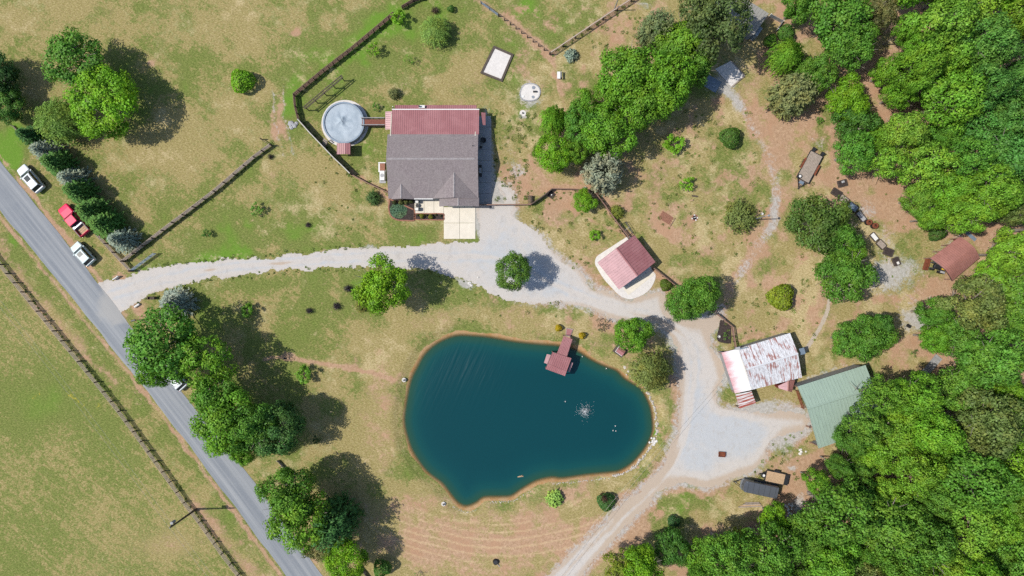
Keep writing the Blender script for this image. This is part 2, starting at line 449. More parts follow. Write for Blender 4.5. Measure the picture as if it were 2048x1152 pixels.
# ------------------------------------------------------------------ what grows where (real ground cover, not light)
def blobs(x, y, L):
    f = np.zeros(x.shape)
    for cx, cy, rx, ry, rot, a in L:
        ca, sa = math.cos(R(rot)), math.sin(R(rot)); u = ((x - cx) * ca + (y - cy) * sa) / rx; v = (-(x - cx) * sa + (y - cy) * ca) / ry
        f += a * np.exp(-(u * u + v * v))
    return f
def strokes(x, y, L):
    f = np.zeros(x.shape)
    for pts, w, a in L:
        q = catmull(pts, 5) if len(pts) > 2 else np.array(pts, float)
        bx = (x > q[:, 0].min() - 3 * w) & (x < q[:, 0].max() + 3 * w) & (y > q[:, 1].min() - 3 * w) & (y < q[:, 1].max() + 3 * w)
        if not bx.any(): continue
        d = line_dist(x[bx], y[bx], q); f[bx] += a * np.exp(-(d / w) ** 2)
    return f
GREEN_B = [
 (250,270,190,80,0,-.12),(220,40,280,60,0,-.09),(500,60,120,60,0,-.08),
 (1420,320,130,90,0,-.14),(1380,300,60,60,0,-.05),(240,60,240,80,0,-.06),(430,230,160,120,0,-.05),
 (370,110,150,70,-15,.30),(330,180,60,40,0,.22),(230,30,160,60,0,-.10),(480,30,140,60,0,-.14),(300,310,150,60,-20,-.22),(400,250,100,60,0,-.10),(590,70,90,60,0,-.06),
 (30,285,40,60,30,.8),(15,330,22,30,0,.3),(60,60,120,60,0,-.04),
 (520,440,110,60,0,.22),(420,470,110,40,0,.22),(620,470,130,35,0,.28),(560,380,60,40,0,-.02),(690,430,40,60,0,-.25),(730,470,60,30,0,-.10),
 (350,520,140,14,-10,.4),(560,555,160,14,0,.35),(450,590,100,40,0,.28),(420,640,60,50,0,.25),(560,620,120,40,0,.08),(700,570,60,40,0,.15),(880,590,60,40,20,.30),(960,590,60,20,25,.25),
 (560,680,160,50,0,.10),(640,720,120,40,0,-.08),(760,720,80,100,0,-.20),(620,770,80,40,0,.18),(700,850,90,80,0,-.16),(760,900,80,90,0,-.15),
 (870,60,120,60,0,.30),(800,100,120,60,-30,.28),(730,150,70,50,-30,.10),(960,20,80,40,0,.25),(1020,80,50,70,0,.30),(1000,150,60,40,0,.28),(940,120,50,90,25,-.50),(1120,150,40,50,0,-.05),(900,190,90,25,0,.06),(760,170,60,30,0,-.08),
 (740,290,40,60,0,.15),(720,360,60,40,0,.05),(640,300,50,60,0,-.05),(1040,230,40,60,0,.35),(1040,320,50,80,0,-.30),
 (1060,30,120,60,0,.18),(1140,20,60,50,0,.22),(1200,60,80,60,0,-.10),(1260,40,60,80,0,-.20),(1150,80,50,40,0,-.10),
 (1150,450,90,60,0,-.25),(1120,480,30,40,0,-.1),(1280,450,40,90,-35,.10),(1400,270,120,60,0,.02),(1480,330,60,60,0,.10),(1420,380,90,60,0,.06),(1500,380,40,60,0,.12),(1480,240,60,40,0,-.06),(1390,420,60,40,0,-.12),(1440,500,100,50,0,-.22),(1330,480,60,40,0,-.10),
 (1500,670,70,30,0,.25),(1570,560,90,50,0,-.12),(1640,650,80,50,0,-.08),(1640,720,70,25,-15,.10),(1600,620,60,60,0,-.12),(1760,660,60,60,0,-.05),
 (1330,760,22,90,0,.20),(1320,890,35,60,30,.20),(1280,970,50,30,-30,.22),(1170,980,80,30,0,.0),(1410,1000,110,32,5,.20),(1310,1040,80,26,-35,.22),(1450,1050,90,30,0,-.35),(1560,800,25,30,0,.3),(1590,880,20,50,10,.35),(1455,790,18,24,0,.35),(1432,700,14,40,0,.4),
 (960,1020,70,16,-10,.30),(900,950,26,40,30,.12),(1000,1090,280,70,0,-.28),(800,1080,100,60,0,-.18),(880,620,90,22,-12,-.18),(1050,640,140,24,5,-.16),
 (90,560,60,40,40,.05),(60,830,70,40,0,.25),(120,800,60,30,0,.20),(220,860,40,50,0,.25),(40,780,60,40,0,.2),(300,1050,160,80,0,-.02),(120,950,150,90,0,-.03),(380,980,40,60,40,.0),(100,690,120,90,0,-.08),(330,1100,60,40,0,-.2),
 (480,940,50,40,0,.15),(560,1130,60,40,0,.1),(150,480,50,40,45,-.02),
]
GREEN_S = [
 ([(560,215),(640,130),(720,80),(800,15),(840,-10)],30,.55),
 ([(75,345),(150,440),(200,510)],12,.10),([(300,740),(420,900),(520,1030),(590,1120)],14,.28),([(20,470),(110,590),(200,700)],16,.18),
 ([(250,545),(350,528),(500,510),(700,492)],9,.22),([(300,575),(380,560)],12,.2),
 ([(470,405),(560,330)],14,-.10),
]
DIRT_B = [
 (750,850,80,170,0,.20),(960,632,210,26,0,.22),(1340,820,14,120,0,.12),(700,1000,60,60,0,.1),
 (1300,390,26,60,-35,.7),(1345,480,36,50,-40,.55),(1320,430,30,60,-35,.45),
 (1690,380,90,60,20,.55),(1760,350,60,70,0,.6),(1800,420,60,50,0,.65),(1720,170,70,60,0,.5),(1650,270,60,60,0,.5),(1560,240,50,90,0,.5),(1530,150,40,60,0,.5),(1600,60,110,20,25,.45),(1740,60,40,80,0,.5),
 (1780,690,60,40,0,.35),(1620,930,40,60,0,.55),(1600,1000,35,50,0,.6),(1560,930,50,30,0,.25),(1500,900,40,60,0,.2),(1650,580,60,60,0,.3),(1560,620,50,30,0,.2),(1690,640,60,40,0,.25),(1500,540,50,40,0,.18),
 (1150,330,40,60,0,.35),(1060,120,30,40,0,.2),(1240,120,60,50,0,.25),(1290,30,50,40,0,.3),(1080,380,60,40,0,.4),(1020,300,30,60,0,.25),(1030,360,26,40,0,.6),(1100,430,40,26,0,.4),(1190,560,30,20,30,.3),
 (830,1010,55,22,0,.55),(1000,1085,240,62,0,.40),(850,1110,120,50,0,.34),(1220,1120,80,50,-40,.35),(1280,1060,70,40,-35,.25),
 (235,553,18,14,0,.9),(278,620,14,24,0,1.0),(265,600,8,12,0,.5),
 (1580,480,40,80,0,.10),(1200,640,40,30,0,.6),(1120,640,140,16,8,.25),(1240,700,22,20,0,.7),
 (580,716,14,10,0,.8),(690,735,26,10,5,.6),(770,740,24,40,0,.35),(780,790,24,30,0,.30),(590,64,9,9,0,1.1),(300,122,12,12,0,.9),(245,262,50,18,10,.25),(480,182,14,8,0,.6),(556,250,22,70,0,.28),
 (925,150,24,70,22,.35),(970,150,14,60,20,.15),(1045,235,10,40,0,.1),(670,180,40,20,0,.12),(850,165,60,20,0,.1),(785,205,40,8,0,.3),
 (1440,590,50,30,-40,.35),(1390,650,60,20,0,.5),(1420,1050,110,22,3,.28),(1540,1060,60,30,0,.5),(1330,570,26,16,30,.8),
 (100,600,120,60,0,.06),(330,1090,80,40,0,.30),(900,400,10,10,0,0),(655,445,18,8,0,.3),(560,345,30,14,0,.15),(610,600,60,14,0,.12),(640,690,40,10,0,.25),
 (240,628,16,14,0,.5),
]
DIRT_S = [
 ([(-20,470),(60,590),(140,680),(230,770)],17,.50),([(270,850),(330,920),(385,1000)],10,.25),([(395,1010),(450,1080),(510,1152),(560,1230)],18,.55),
 ([(35,365),(120,455),(180,530)],9,.45),([(60,330),(150,430),(215,490),(255,540)],8,.35),([(0,312),(60,385),(130,475),(200,560)],5,.8),([(0,432),(150,618),(300,800),(520,1095),(570,1165)],5,.85),
 ([(240,640),(270,672),(330,750)],6,.7),([(640,1140),(615,1100),(590,1070)],6,.6),
 ([(590,238),(540,275),(420,390),(270,525)],10,.28),([(565,180),(560,240),(580,300)],7,.5),([(545,200),(548,260),(565,310)],6,.45),
 ([(955,0),(1030,50),(1100,110)],9,.7),([(1100,112),(1112,150),(1122,190),(1130,225)],8,.85),([(1100,112),(1180,58),(1260,5)],7,.4),
 ([(1190,382),(1225,430),(1258,478)],9,.7),([(1107,378),(1185,380)],7,.55),([(1305,540),(1365,585)],8,.75),
 ([(530,716),(580,718),(660,731),(750,748),(790,760)],4,.85),
 ([(1062,325),(1105,378)],3,.8),([(1120,390),(1145,420),(1180,440),(1255,470)],4,.65),
 ([(700,345),(778,388)],9,.7),([(775,385),(779,402)],7,.8),
 ([(1470,190),(1500,240),(1540,310),(1550,380),(1545,440),(1510,500),(1470,560),(1437,625)],14,.55),
 ([(1800,600),(1780,700),(1700,760)],25,.15),([(1460,690),(1520,668),(1570,655)],7,.55),
 ([(1390,0),(1500,-10),(1620,60),(1690,120),(1720,190),(1700,300)],26,.35),
 ([(1890,468),(1960,462),(2060,440)],12,.9),([(1560,180),(1540,230),(1570,290)],18,.3),
 ([(1361,768),(1356,850),(1330,930),(1250,1010),(1170,1085),(1100,1155)],9,.55),
 ([(1165,1152),(1260,1055),(1330,985),(1420,985)],8,.5),
 ([(1110,1170),(1230,1060),(1340,930)],26,.16),
 ([(840,498),(885,490)],5,.5),
]
GRAVEL_B = [
 (1500,510,26,26,0,.15),(1545,430,10,40,0,.25),(1590,450,40,18,0,.25),
 (1730,420,24,28,40,.5),(1770,480,36,36,0,.42),(1800,540,66,30,-10,.50),(1790,560,50,36,0,.3),(1755,560,40,30,0,.3),(1830,640,40,26,20,.9),(1860,600,40,18,0,.3),(1910,480,60,12,-38,.5),(1940,560,30,12,-40,.35),
 (1640,285,20,26,-20,.40),(1440,170,26,20,20,.8),(1475,205,14,20,-30,.45),(1462,140,30,30,20,.5),
 (1000,400,26,30,0,.9),(970,370,16,70,0,1.1),(970,280,13,60,0,1.1),(985,340,16,50,0,.5),(1040,345,16,20,0,.55),(1020,300,14,50,-10,.3),(990,425,40,10,0,.8),(965,450,12,30,0,.7),
 (687,245,50,46,0,0),(1058,188,26,26,0,.9),(1045,228,9,8,0,.8),(1570,905,30,40,20,.35),(1590,935,14,8,0,.5),(1600,1010,16,26,15,.8),(1480,760,12,30,0,.4),(1450,735,10,34,0,.7),(1530,810,60,14,-12,.6),(1645,745,90,9,-16,.55),(1590,850,22,40,0,.5),
 (1370,660,40,20,0,.5),(1400,620,30,16,-40,.4),(1150,560,22,18,30,.5),(1290,12,22,10,0,.5),(735,495,14,5,0,.6),(930,568,18,6,20,.9),(1400,8,26,14,0,.6),
 (1420,300,1,1,0,0),(1520,475,26,16,-50,.3),(1480,545,30,12,-50,.45),
]
GRAVEL_S = [
 ([(1455,185),(1490,230),(1530,300),(1548,360),(1548,430),(1538,460)],12,.44),([(1530,480),(1490,540),(1450,600)],12,.16),
 ([(1548,430),(1560,380),(1552,300)],5,.2),
 ([(546,180),(551,250),(566,312)],4,.48),([(566,170),(570,240),(586,305)],4,.48),
]
STRAW_B = [
 (640,430,40,50,-20,.35),(720,350,60,30,0,.2),(480,30,120,50,0,.20),(300,310,140,50,-20,.2),(560,330,40,60,0,.2),(880,450,60,20,0,.2),(1060,270,40,90,0,.45),(1030,170,60,50,0,.25),(1100,470,60,50,0,.35),(1180,520,40,40,20,.3),(1110,20,80,40,0,.25),(760,140,60,60,0,.15),
 (1570,570,80,40,0,.35),(1600,650,60,80,0,.35),(1700,560,60,50,0,.25),(1750,620,70,60,0,.25),(1500,300,60,50,0,.15),(1440,560,60,40,0,.35),(1420,450,70,50,0,.25),
 (730,740,60,60,0,.2),(800,700,60,40,-30,.15),(1760,480,26,60,-35,.45),(1610,330,30,50,20,.35),(1300,110,60,60,0,.2),(850,650,60,20,-20,.15),(1080,620,140,14,3,.2),(1520,1000,40,20,0,.2),
]
FOREST = [(1806,-80),(1799,30),(1796,67),(1783,97),(1752,150),(1772,173),(1783,187),(1775,220),(1799,247),(1756,262),(1685,277),(1685,325),(1736,340),(1776,347),(1819,367),(1816,391),(1829,434),(1889,467),(1936,461),(2060,430),(2060,470),(1958,494),(1996,530),(1942,556),(1913,564),(1869,571),(1833,597),(1836,624),(1869,647),(1833,684),(1856,711),(1890,722),(1836,757),(1789,740),(1756,763),(1723,795),(1723,828),(1679,857),(1679,888),(1703,925),(1646,913),(1623,955),(1599,1015),(1560,1030),(1530,1060),(1500,1082),(1440,1082),(1400,1095),(1385,1152),(1330,1240),(2180,1240),(2180,-80)]

WL = -0.36          # water level
def pond_depth_field(x, y):
    """metres, positive inside the waterline"""
    out = np.full(x.shape, -99.0)
    b = (x > 740) & (x < 1380) & (y > 600) & (y < 1090)
    out[b] = poly_sd(x[b], y[b], POND) / S
    return out
def ground_height(sdm):
    z = np.where(sdm > -1.7, WL * smooth(-1.7, 0.05, sdm), 0.0)
    return np.where(sdm > 0, WL - 0.34 * np.clip(sdm, 0, 3.0) - 0.9 * smooth(1.0, 6.0, sdm), z)

def build_ground():
    core = 0.25
    xs = np.arange(-100, 100.01, core); ys = np.arange(-60, 60.01, core)
    ext = lambda a, e: np.r_[a + (np.geomspace(1, e, 14) - 0.6)]
    xs = np.r_[-ext(100, 1800)[::-1], xs, ext(100, 1800)]; ys = np.r_[-ext(60, 1800)[::-1], ys, ext(60, 1800)]
    X, Y = np.meshgrid(xs, ys); nx, ny = len(xs), len(ys)
    x, y = X.ravel(), Y.ravel()
    px, py = PX(x, y)
    # wander the map so that borders of growth are uneven
    wx = (fbm(x * 0.22, y * 0.22, 4, 1) - 0.5) * 60; wy = (fbm(x * 0.22, y * 0.22, 4, 9) - 0.5) * 60
    qx, qy = px + wx, py + wy
    sxm = px + (fbm(x * 0.9, y * 0.9, 3, 4) - 0.5) * 10; sym = py + (fbm(x * 0.9, y * 0.9, 3, 6) - 0.5) * 10
    green = 0.56 + blobs(qx, qy, GREEN_B) + strokes(sxm, sym, GREEN_S) + (fbm(x * 0.09, y * 0.09, 4, 12) - 0.5) * 0.55
    dirt = blobs(px + wx * .5, py + wy * .5, DIRT_B) + strokes(sxm, sym, DIRT_S)
    grav = blobs(px + wx * .35, py + wy * .35, GRAVEL_B) + strokes(sxm, sym, GRAVEL_S)
    straw = 0.12 + blobs(qx, qy, STRAW_B) + (fbm(x * 0.12, y * 0.12, 4, 22) - 0.5) * 0.5
    zone = 0.45 + 0.55 * smooth(900, 1150, px)
    west = smooth(0, 30, 1.27 * px + 515 - py) if False else 1 - smooth(-20, 40, (py - 515) * .79 - px * 1.0)
    amp = .18 + .82 * west
    mid = fbm(x * .42, y * .42, 5, 61) - .5; mid2 = fbm(x * .5, y * .5, 5, 71) - .5; mid3 = fbm(x * .3, y * .3, 5, 81) - .5
    green = green + (mid3 * (.95 + .75 * zone) + mid * .5) * amp - .12 * smooth(1050, 1250, px) + (1 - west) * .02
    dirt = dirt + mid * 2.3 * zone * amp + (zone - .45) * .26 + (1 - west) * .10
    straw = straw + mid2 * 1.9 * (.45 + .55 * zone) * amp + .08 * smooth(1050, 1250, px)
    # forest floor
    b = (px > 1250)
    fs = np.full(px.shape, -200.0); fs[b] = poly_sd(px[b], py[b], FOREST)
    dirt += smooth(-45, 20, fs + wx * .4) * 0.9
    # fringe of the drive
    b = (px > 150) & (px < 1700) & (py > 330) & (py < 1300)
    ds = np.full(px.shape, -200.0); ds[b] = poly_sd(px[b], py[b], DRIVE)
    fr = smooth(-26, 0, ds + wx * .25)
    east = smooth(950, 1150, px)
    grav += fr * (0.22 + 0.38 * east); dirt += fr * (0.14 + 0.18 * east)
    # pond margin: bare orange clay, mowing rings in the dry grass below it
    sdm = pond_depth_field(px, py)
    z = ground_height(sdm)
    cw = -0.34 + 1.05 * fbm(x * .3, y * .3, 4, 51) ** 1.4 + blobs(px, py, [(1080, 690, 140, 30, 5, .25), (930, 1015, 60, 25, 0, .25), (1090, 975, 60, 20, -20, .3)])
    clay = smooth(-0.15, 0.15, sdm + cw)
    clay = np.clip(clay, 0, 1)
    arc = catmull([(700, 860), (770, 980), (860, 1030), (980, 1046), (1100, 1030), (1200, 985), (1300, 900)], 6)
    ad = np.full(px.shape, 99.0); bb = (px > 640) & (px < 1330) & (py > 820) & (py < 1200); ad[bb] = line_dist(px[bb], py[bb], arc) / S
    ring = np.sin(2 * np.pi * (ad + (fbm(x * .12, y * .12, 3, 31) - .5) * 1.5) / (1.25 + .25 * np.sin(x * .05))) * (ad < 14)
    reg = blobs(px, py, [(1000, 1085, 190, 60, -3, 1.0), (830, 1060, 60, 70, 30, .7), (1170, 1050, 60, 60, -35, .4), (760, 880, 40, 130, 0, .40), (900, 640, 120, 18, -10, .35), (1060, 648, 120, 14, 5, .3)])
    straw += ring * reg * 0.6 - reg * .05; dirt += reg * .30; green -= reg * .75
    V = np.c_[x, y, z]
    i = np.arange(nx * ny).reshape(ny, nx)
    F = np.c_[i[:-1, :-1].ravel(), i[:-1, 1:].ravel(), i[1:, 1:].ravel(), i[1:, :-1].ravel()]
    m, t = newmat("ground_cover", 0.95, 0.08)
    tc = t.n("ShaderNodeTexCoord").outputs["Object"]
    a = t.attr("cover"); s1 = t.n("ShaderNodeSeparateColor"); t.l(a.outputs["Color"], s1.inputs[0])
    a2 = t.attr("cover2"); s2 = t.n("ShaderNodeSeparateColor"); t.l(a2.outputs["Color"], s2.inputs[0])
    n1 = t.noise(tc, 0.95, 6, 0.75, 0.3)        # tufts
    n2 = t.noise(tc, 0.36, 4, 0.6, 0.4)
    n3 = t.noise(tc, 2.3, 5, 0.85, 0.2)
    n4 = t.noise(t.scaled(tc, (2.0, 4.5, 1), 0.6), 1.1, 4, 0.75)
    n5 = t.noise(t.scaled(tc, (1.0, 1.8, 1), 0.9), 3.1, 4, 0.8)
    n6 = t.noise(t.scaled(t.scaled(tc, (1, 1, 1), R(-52)), (1.0, 0.045, 1)), 1.5, 3, 0.6, 0.15)   # mower passes
    nn = t.math('ADD', t.math('MULTIPLY', t.math('SUBTRACT', n1, 0.5), 1.5), t.math('ADD', t.math('MULTIPLY', t.math('SUBTRACT', n2, 0.5), 0.5), t.math('MULTIPLY', t.math('SUBTRACT', n3, 0.5), 1.8)))
    nn = t.math('ADD', nn, t.math('MULTIPLY', t.math('SUBTRACT', n6, 0.5), 0.75))
    g = t.step(t.math('ADD', s1.outputs[0], nn), 0.30, 0.74)
    tan = t.mix(t.step(n5, 0.38, 0.64), (0.250, 0.195, 0.074), (0.470, 0.388, 0.190))
    tan = t.mix(t.math('MULTIPLY', t.step(n4, 0.42, 0.66), 0.7), tan, (0.305, 0.268, 0.092))
    grn = t.mix(t.step(n5, 0.36, 0.66), (0.104, 0.132, 0.030), (0.272, 0.300, 0.088))
    grn = t.mix(t.math('MULTIPLY', t.step(n4, 0.42, 0.68), 0.7), grn, (0.152, 0.205, 0.045))
    lush = t.step(s1.outputs[0], 0.88, 1.38)
    grn = t.mix(t.math('MULTIPLY', lush, 0.7), grn, (0.130, 0.290, 0.026))
    c = t.mix(g, tan, grn)
    st = t.step(t.math('ADD', s2.outputs[0], t.math('MULTIPLY', nn, 0.8)), 0.28, 0.80)
    c = t.mix(t.math('MULTIPLY', st, 0.70), c, t.mix(t.step(n5, 0.35, 0.65), (0.40, 0.310, 0.145), (0.68, 0.555, 0.335)))
    dm = t.step(t.math('ADD', s1.outputs[1], t.math('MULTIPLY', nn, 0.75)), 0.28, 0.82)
    dcol = t.mix(t.step(n3, 0.3, 0.7), (0.34, 0.200, 0.125), (0.60, 0.400, 0.275))
    dcol = t.mix(t.step(n2, 0.4, 0.7), dcol, (0.46, 0.270, 0.175))
    c = t.mix(t.math('MULTIPLY', dm, 0.88), c, dcol)
    mow = t.step(t.math('ADD', a2.outputs["Alpha"], t.math('MULTIPLY', nn, 0.75)), 0.15, 0.85)     # pale swaths left by the mower
    c = t.mix(t.math('MULTIPLY', mow, 0.50), c, (0.60, 0.45, 0.26))
    gm = t.step(t.math('ADD', s1.outputs[2], t.math('MULTIPLY', nn, 0.65)), 0.30, 0.75)
    gcol = t.mix(t.step(n3, 0.3, 0.7), (0.36, 0.345, 0.325), (0.56, 0.54, 0.51))
    c = t.mix(t.math('MULTIPLY', gm, 0.9), c, gcol)
    cl = t.step(t.math('ADD', s2.outputs[1], t.math('MULTIPLY', nn, 0.35)), 0.40, 0.75)
    c = t.mix(cl, c, t.mix(t.step(n1, 0.35, 0.65), (0.40, 0.22, 0.09), (0.46, 0.31, 0.17)))
    yl = t.step(t.math('ADD', s2.outputs[2], t.math('MULTIPLY', nn, 0.9)), 0.50, 0.8)
    c = t.mix(t.math('MULTIPLY', yl, .8), c, (0.50, 0.40, 0.04))
    t.l(c, t.b.inputs["Base Color"])
    t.bump(t.math('ADD', n1, n3), 0.6, 0.12)
    me = np_mesh("ground", V, F, m)
    yel = blobs(px, py, [(198, 812, 12, 12, 0, .55), (160, 805, 14, 14, 0, .48), (68, 790, 22, 12, 0, .42), (138, 790, 12, 10, 0, .42), (115, 797, 70, 18, 0, .12)])
    attr_col(me, "cover", np.c_[green, dirt, grav, np.ones(len(x))])
    attr_col(me, "cover2", np.c_[straw, clay, yel, np.clip(ring, 0, 1) ** 2 * reg * .95])
    o = structure(link("ground", me))
    o["label"] = "dry mown grass, green patches and red earth of the farmyard"
    return o
build_ground()

# ------------------------------------------------------------------ sheets laid on the ground
def sheet(name, region, box, res, z, material, tone=None, label=None):
    """region(px,py) -> True where the sheet lies; a fine patchwork of small quads with an uneven border"""
    x0, y0, x1, y1 = box
    xs = np.arange(x0, x1, res * S); ys = np.arange(y0, y1, res * S)
    gx, gy = np.meshgrid((xs[:-1] + xs[1:]) / 2, (ys[:-1] + ys[1:]) / 2)
    keep = region(gx.ravel(), gy.ravel())
    VX, VY = np.meshgrid(xs, ys); nx, ny = len(xs), len(ys)
    i = np.arange(nx * ny).reshape(ny, nx)
    F = np.c_[i[1:, :-1].ravel(), i[1:, 1:].ravel(), i[:-1, 1:].ravel(), i[:-1, :-1].ravel()][keep]
    used = np.unique(F); mp = np.full(nx * ny, -1); mp[used] = np.arange(len(used)); F = mp[F]
    px, py = VX.ravel()[used], VY.ravel()[used]
    zz = z(px, py) if callable(z) else np.full(px.shape, z)
    me = np_mesh(name, np.c_[(px - 1024) / S, (576 - py) / S, zz], F, material)
    if tone is not None: attr_f(me, "tone", tone(px, py))
    o = structure(link(name, me))
    if label: o["label"] = label
    return o

def gravel_mat():
    m, t = newmat("crushed_gravel", 0.92, 0.12)
    tc = t.n("ShaderNodeTexCoord").outputs["Object"]
    n1 = t.noise(tc, 0.5, 5, 0.65, 0.5); n3 = t.noise(tc, 6.0, 4, 0.8); n2 = t.noise(tc, 1.8, 5, 0.7, 0.4)
    to = t.attr("tone").outputs["Fac"]
    f = t.step(t.math('ADD', to, t.math('MULTIPLY', t.math('SUBTRACT', n1, 0.5), 1.3)), 0.15, 0.85)
    c = t.mix(f, (0.56, 0.52, 0.48), (0.485, 0.500, 0.515))
    c = t.mix(t.math('MULTIPLY', t.step(n2, 0.50, 0.72), 0.35), c, (0.60, 0.59, 0.57))
    c = t.mix(t.math('MULTIPLY', t.step(n3, 0.50, 0.75), 0.35), c, (0.27, 0.265, 0.26))
    n5 = t.noise(tc, 0.9, 5, 0.7, 0.8)
    c = t.mix(t.math('MULTIPLY', t.step(n5, 0.50, 0.68), 0.45), c, (0.41, 0.385, 0.36))
    # red earth worn through where the tone is negative
    e = t.step(t.math('ADD', t.math('MULTIPLY', to, -1.0), t.math('MULTIPLY', t.math('SUBTRACT', n2, 0.5), 0.9)), 0.10, 0.75)
    c = t.mix(t.math('MULTIPLY', e, 0.7), c, (0.46, 0.35, 0.25))
    t.l(c, t.b.inputs["Base Color"]); t.bump(t.math('ADD', n3, n2), 0.4, 0.06)
    return m
M['gravel'] = gravel_mat()
def drive_region(px, py):
    x, y = px / S, py / S
    return poly_sd(px, py, DRIVE) + (fbm(x * .4, y * .4, 4, 3) - .5) * 20 + (fbm(x * 2.0, y * 2.0, 3, 5) - .5) * 9 > 0
def drive_tone(px, py):
    d = poly_sd(px, py, DRIVE)
    f = blobs(px, py, [(1000, 500, 70, 60, 20, .45), (1080, 560, 70, 40, 20, .4), (1440, 860, 90, 60, 0, .75), (1390, 930, 40, 40, 0, .5), (1500, 870, 50, 40, 0, .4), (1390, 780, 24, 60, 0, .25), (1240, 610, 60, 20, 0, .2), (500, 530, 300, 30, 0, .18), (240, 590, 40, 30, 0, .2),
      (1400, 650, 40, 20, 0, -.7), (1345, 900, 14, 60, 15, -.7), (1260, 1020, 26, 120, 42, -.35), (1130, 1130, 40, 50, 0, -.2), (970, 440, 18, 36, 0, -.35), (1400, 965, 60, 16, 0, -.5), (1560, 840, 40, 20, 0, -.4), (420, 540, 12, 3, -8, -.9), (560, 527, 26, 4, -4, -.9), (1480, 940, 40, 20, 0, -.4)])
    path = catmull([(205, 598), (300, 566), (420, 540), (560, 525), (720, 515), (880, 515), (1010, 520), (1110, 570), (1230, 615), (1330, 645), (1385, 700), (1385, 800), (1370, 880), (1330, 945), (1260, 1015), (1180, 1095), (1100, 1175)], 6)
    nrm = np.gradient(path, axis=0); nrm = np.c_[-nrm[:, 1], nrm[:, 0]] / np.hypot(nrm[:, 0], nrm[:, 1])[:, None]
    w = (fbm(px / 30, py / 30, 3, 14) - .5) * 8
    for o, a_ in ((-8.5, .30), (8.5, .30), (0, -.35)):
        f = f + a_ * np.exp(-(line_dist(px + w, py + w, path + nrm * o) / 3.4) ** 2)
    return f + 0.15 - np.exp(-(np.clip(d, 0, None) / (6 + 9 * smooth(1000, 1300, px))) ** 2) * (.5 + .5 * smooth(1000, 1300, px))
sheet("gravel_drive", drive_region, (180, 360, 1640, 1200), 0.14, 0.012, M['gravel'], drive_tone, "pale grey gravel drive and yard")

def road_mat():
    m, t = newmat("old_asphalt", 0.9, 0.15)
    v = t.attr("across").outputs["Fac"]; u = t.attr("along").outputs["Fac"]
    tc = t.n("ShaderNodeTexCoord").outputs["Object"]
    cv = t.n("ShaderNodeCombineXYZ"); t.l(t.math('MULTIPLY', u, 0.004), cv.inputs[0]); t.l(v, cv.inputs[1])
    st = t.noise(cv.outputs[0], 7.0, 5, 0.6); n3 = t.noise(tc, 7.0, 4, 0.75); n2 = t.noise(tc, 0.35, 4, 0.6, 0.5)
    c = t.mix(t.step(st, 0.36, 0.66), (0.215, 0.235, 0.262), (0.325, 0.340, 0.355))
    c = t.mix(t.math('MULTIPLY', t.step(n2, 0.45, 0.7), 0.35), c, (0.29, 0.305, 0.32))
    c = t.mix(t.math('MULTIPLY', t.step(n3, 0.45, 0.75), 0.22), c, (0.40, 0.40, 0.40))
    # pale dust carried onto the road at the gravel mouth
    du = t.attr("dust").outputs["Fac"]
    c = t.mix(t.math('MULTIPLY', t.step(t.math('ADD', du, t.math('SUBTRACT', n2, 0.5)), 0.35, 1.0), 0.75), c, (0.40, 0.39, 0.37))
    t.l(c, t.b.inputs["Base Color"]); t.bump(n3, 0.25, 0.03)
    return m
def build_road():
    n = 260; a = resample(ROAD_L, n); b = resample(ROAD_R, n); k = 24
    # match left/right samples by projecting on a common direction
    V = []; ac = []; al = []; du = []
    d = np.array([0.625, 0.78]); ta = a @ d; tb = b @ d
    t = np.linspace(max(ta[0], tb[0]), min(ta[-1], tb[-1]), n)
    A = np.c_[np.interp(t, ta, a[:, 0]), np.interp(t, ta, a[:, 1])]; B = np.c_[np.interp(t, tb, b[:, 0]), np.interp(t, tb, b[:, 1])]
    for i in range(n):
        for j in range(k + 1):
            f = j / k; p = A[i] * (1 - f) + B[i] * f
            if j in (0, k):
                q = (fbm(np.array([t[i] / 40.]), np.array([j * 7.]), 3)[0] - .5) * 4; p = p + np.array([0.78, -0.625]) * q
            camber = 0.03 + 0.05 * (1 - (2 * f - 1) ** 2)
            V.append(((p[0] - 1024) / S, (576 - p[1]) / S, camber)); ac.append(f); al.append(t[i] / S)
            du.append(1.3 * math.exp(-(((p[0] - 228) / 34) ** 2 + ((p[1] - 612) / 40) ** 2)) + 0.5 * math.exp(-((min(f, 1 - f)) / 0.03) ** 2))
    i = np.arange(n * (k + 1)).reshape(n, k + 1)
    F = np.c_[i[:-1, :-1].ravel(), i[1:, :-1].ravel(), i[1:, 1:].ravel(), i[:-1, 1:].ravel()]
    me = np_mesh("road", V, F, road_mat())
    attr_f(me, "across", ac); attr_f(me, "along", al); attr_f(me, "dust", du)
    o = structure(link("road", me)); o["label"] = "narrow grey asphalt lane without markings"
build_road()

# footpath by the rusty barn
fp = catmull([(1658, 596), (1655, 620), (1642, 652), (1624, 680), (1607, 706)], 6)
M['path'] = mat("worn_path", (0.47, 0.40, 0.32), 0.95, 0, 0.1, 0.12, 2.0)
sheet("footpath", lambda x, y: line_dist(x, y, fp) < 4.0 + (fbm(x * .08, y * .08, 3) - .5) * 3, (1590, 580, 1680, 720), 0.14, 0.012, M['path'], None, "narrow pale footpath curving to the rusty barn")

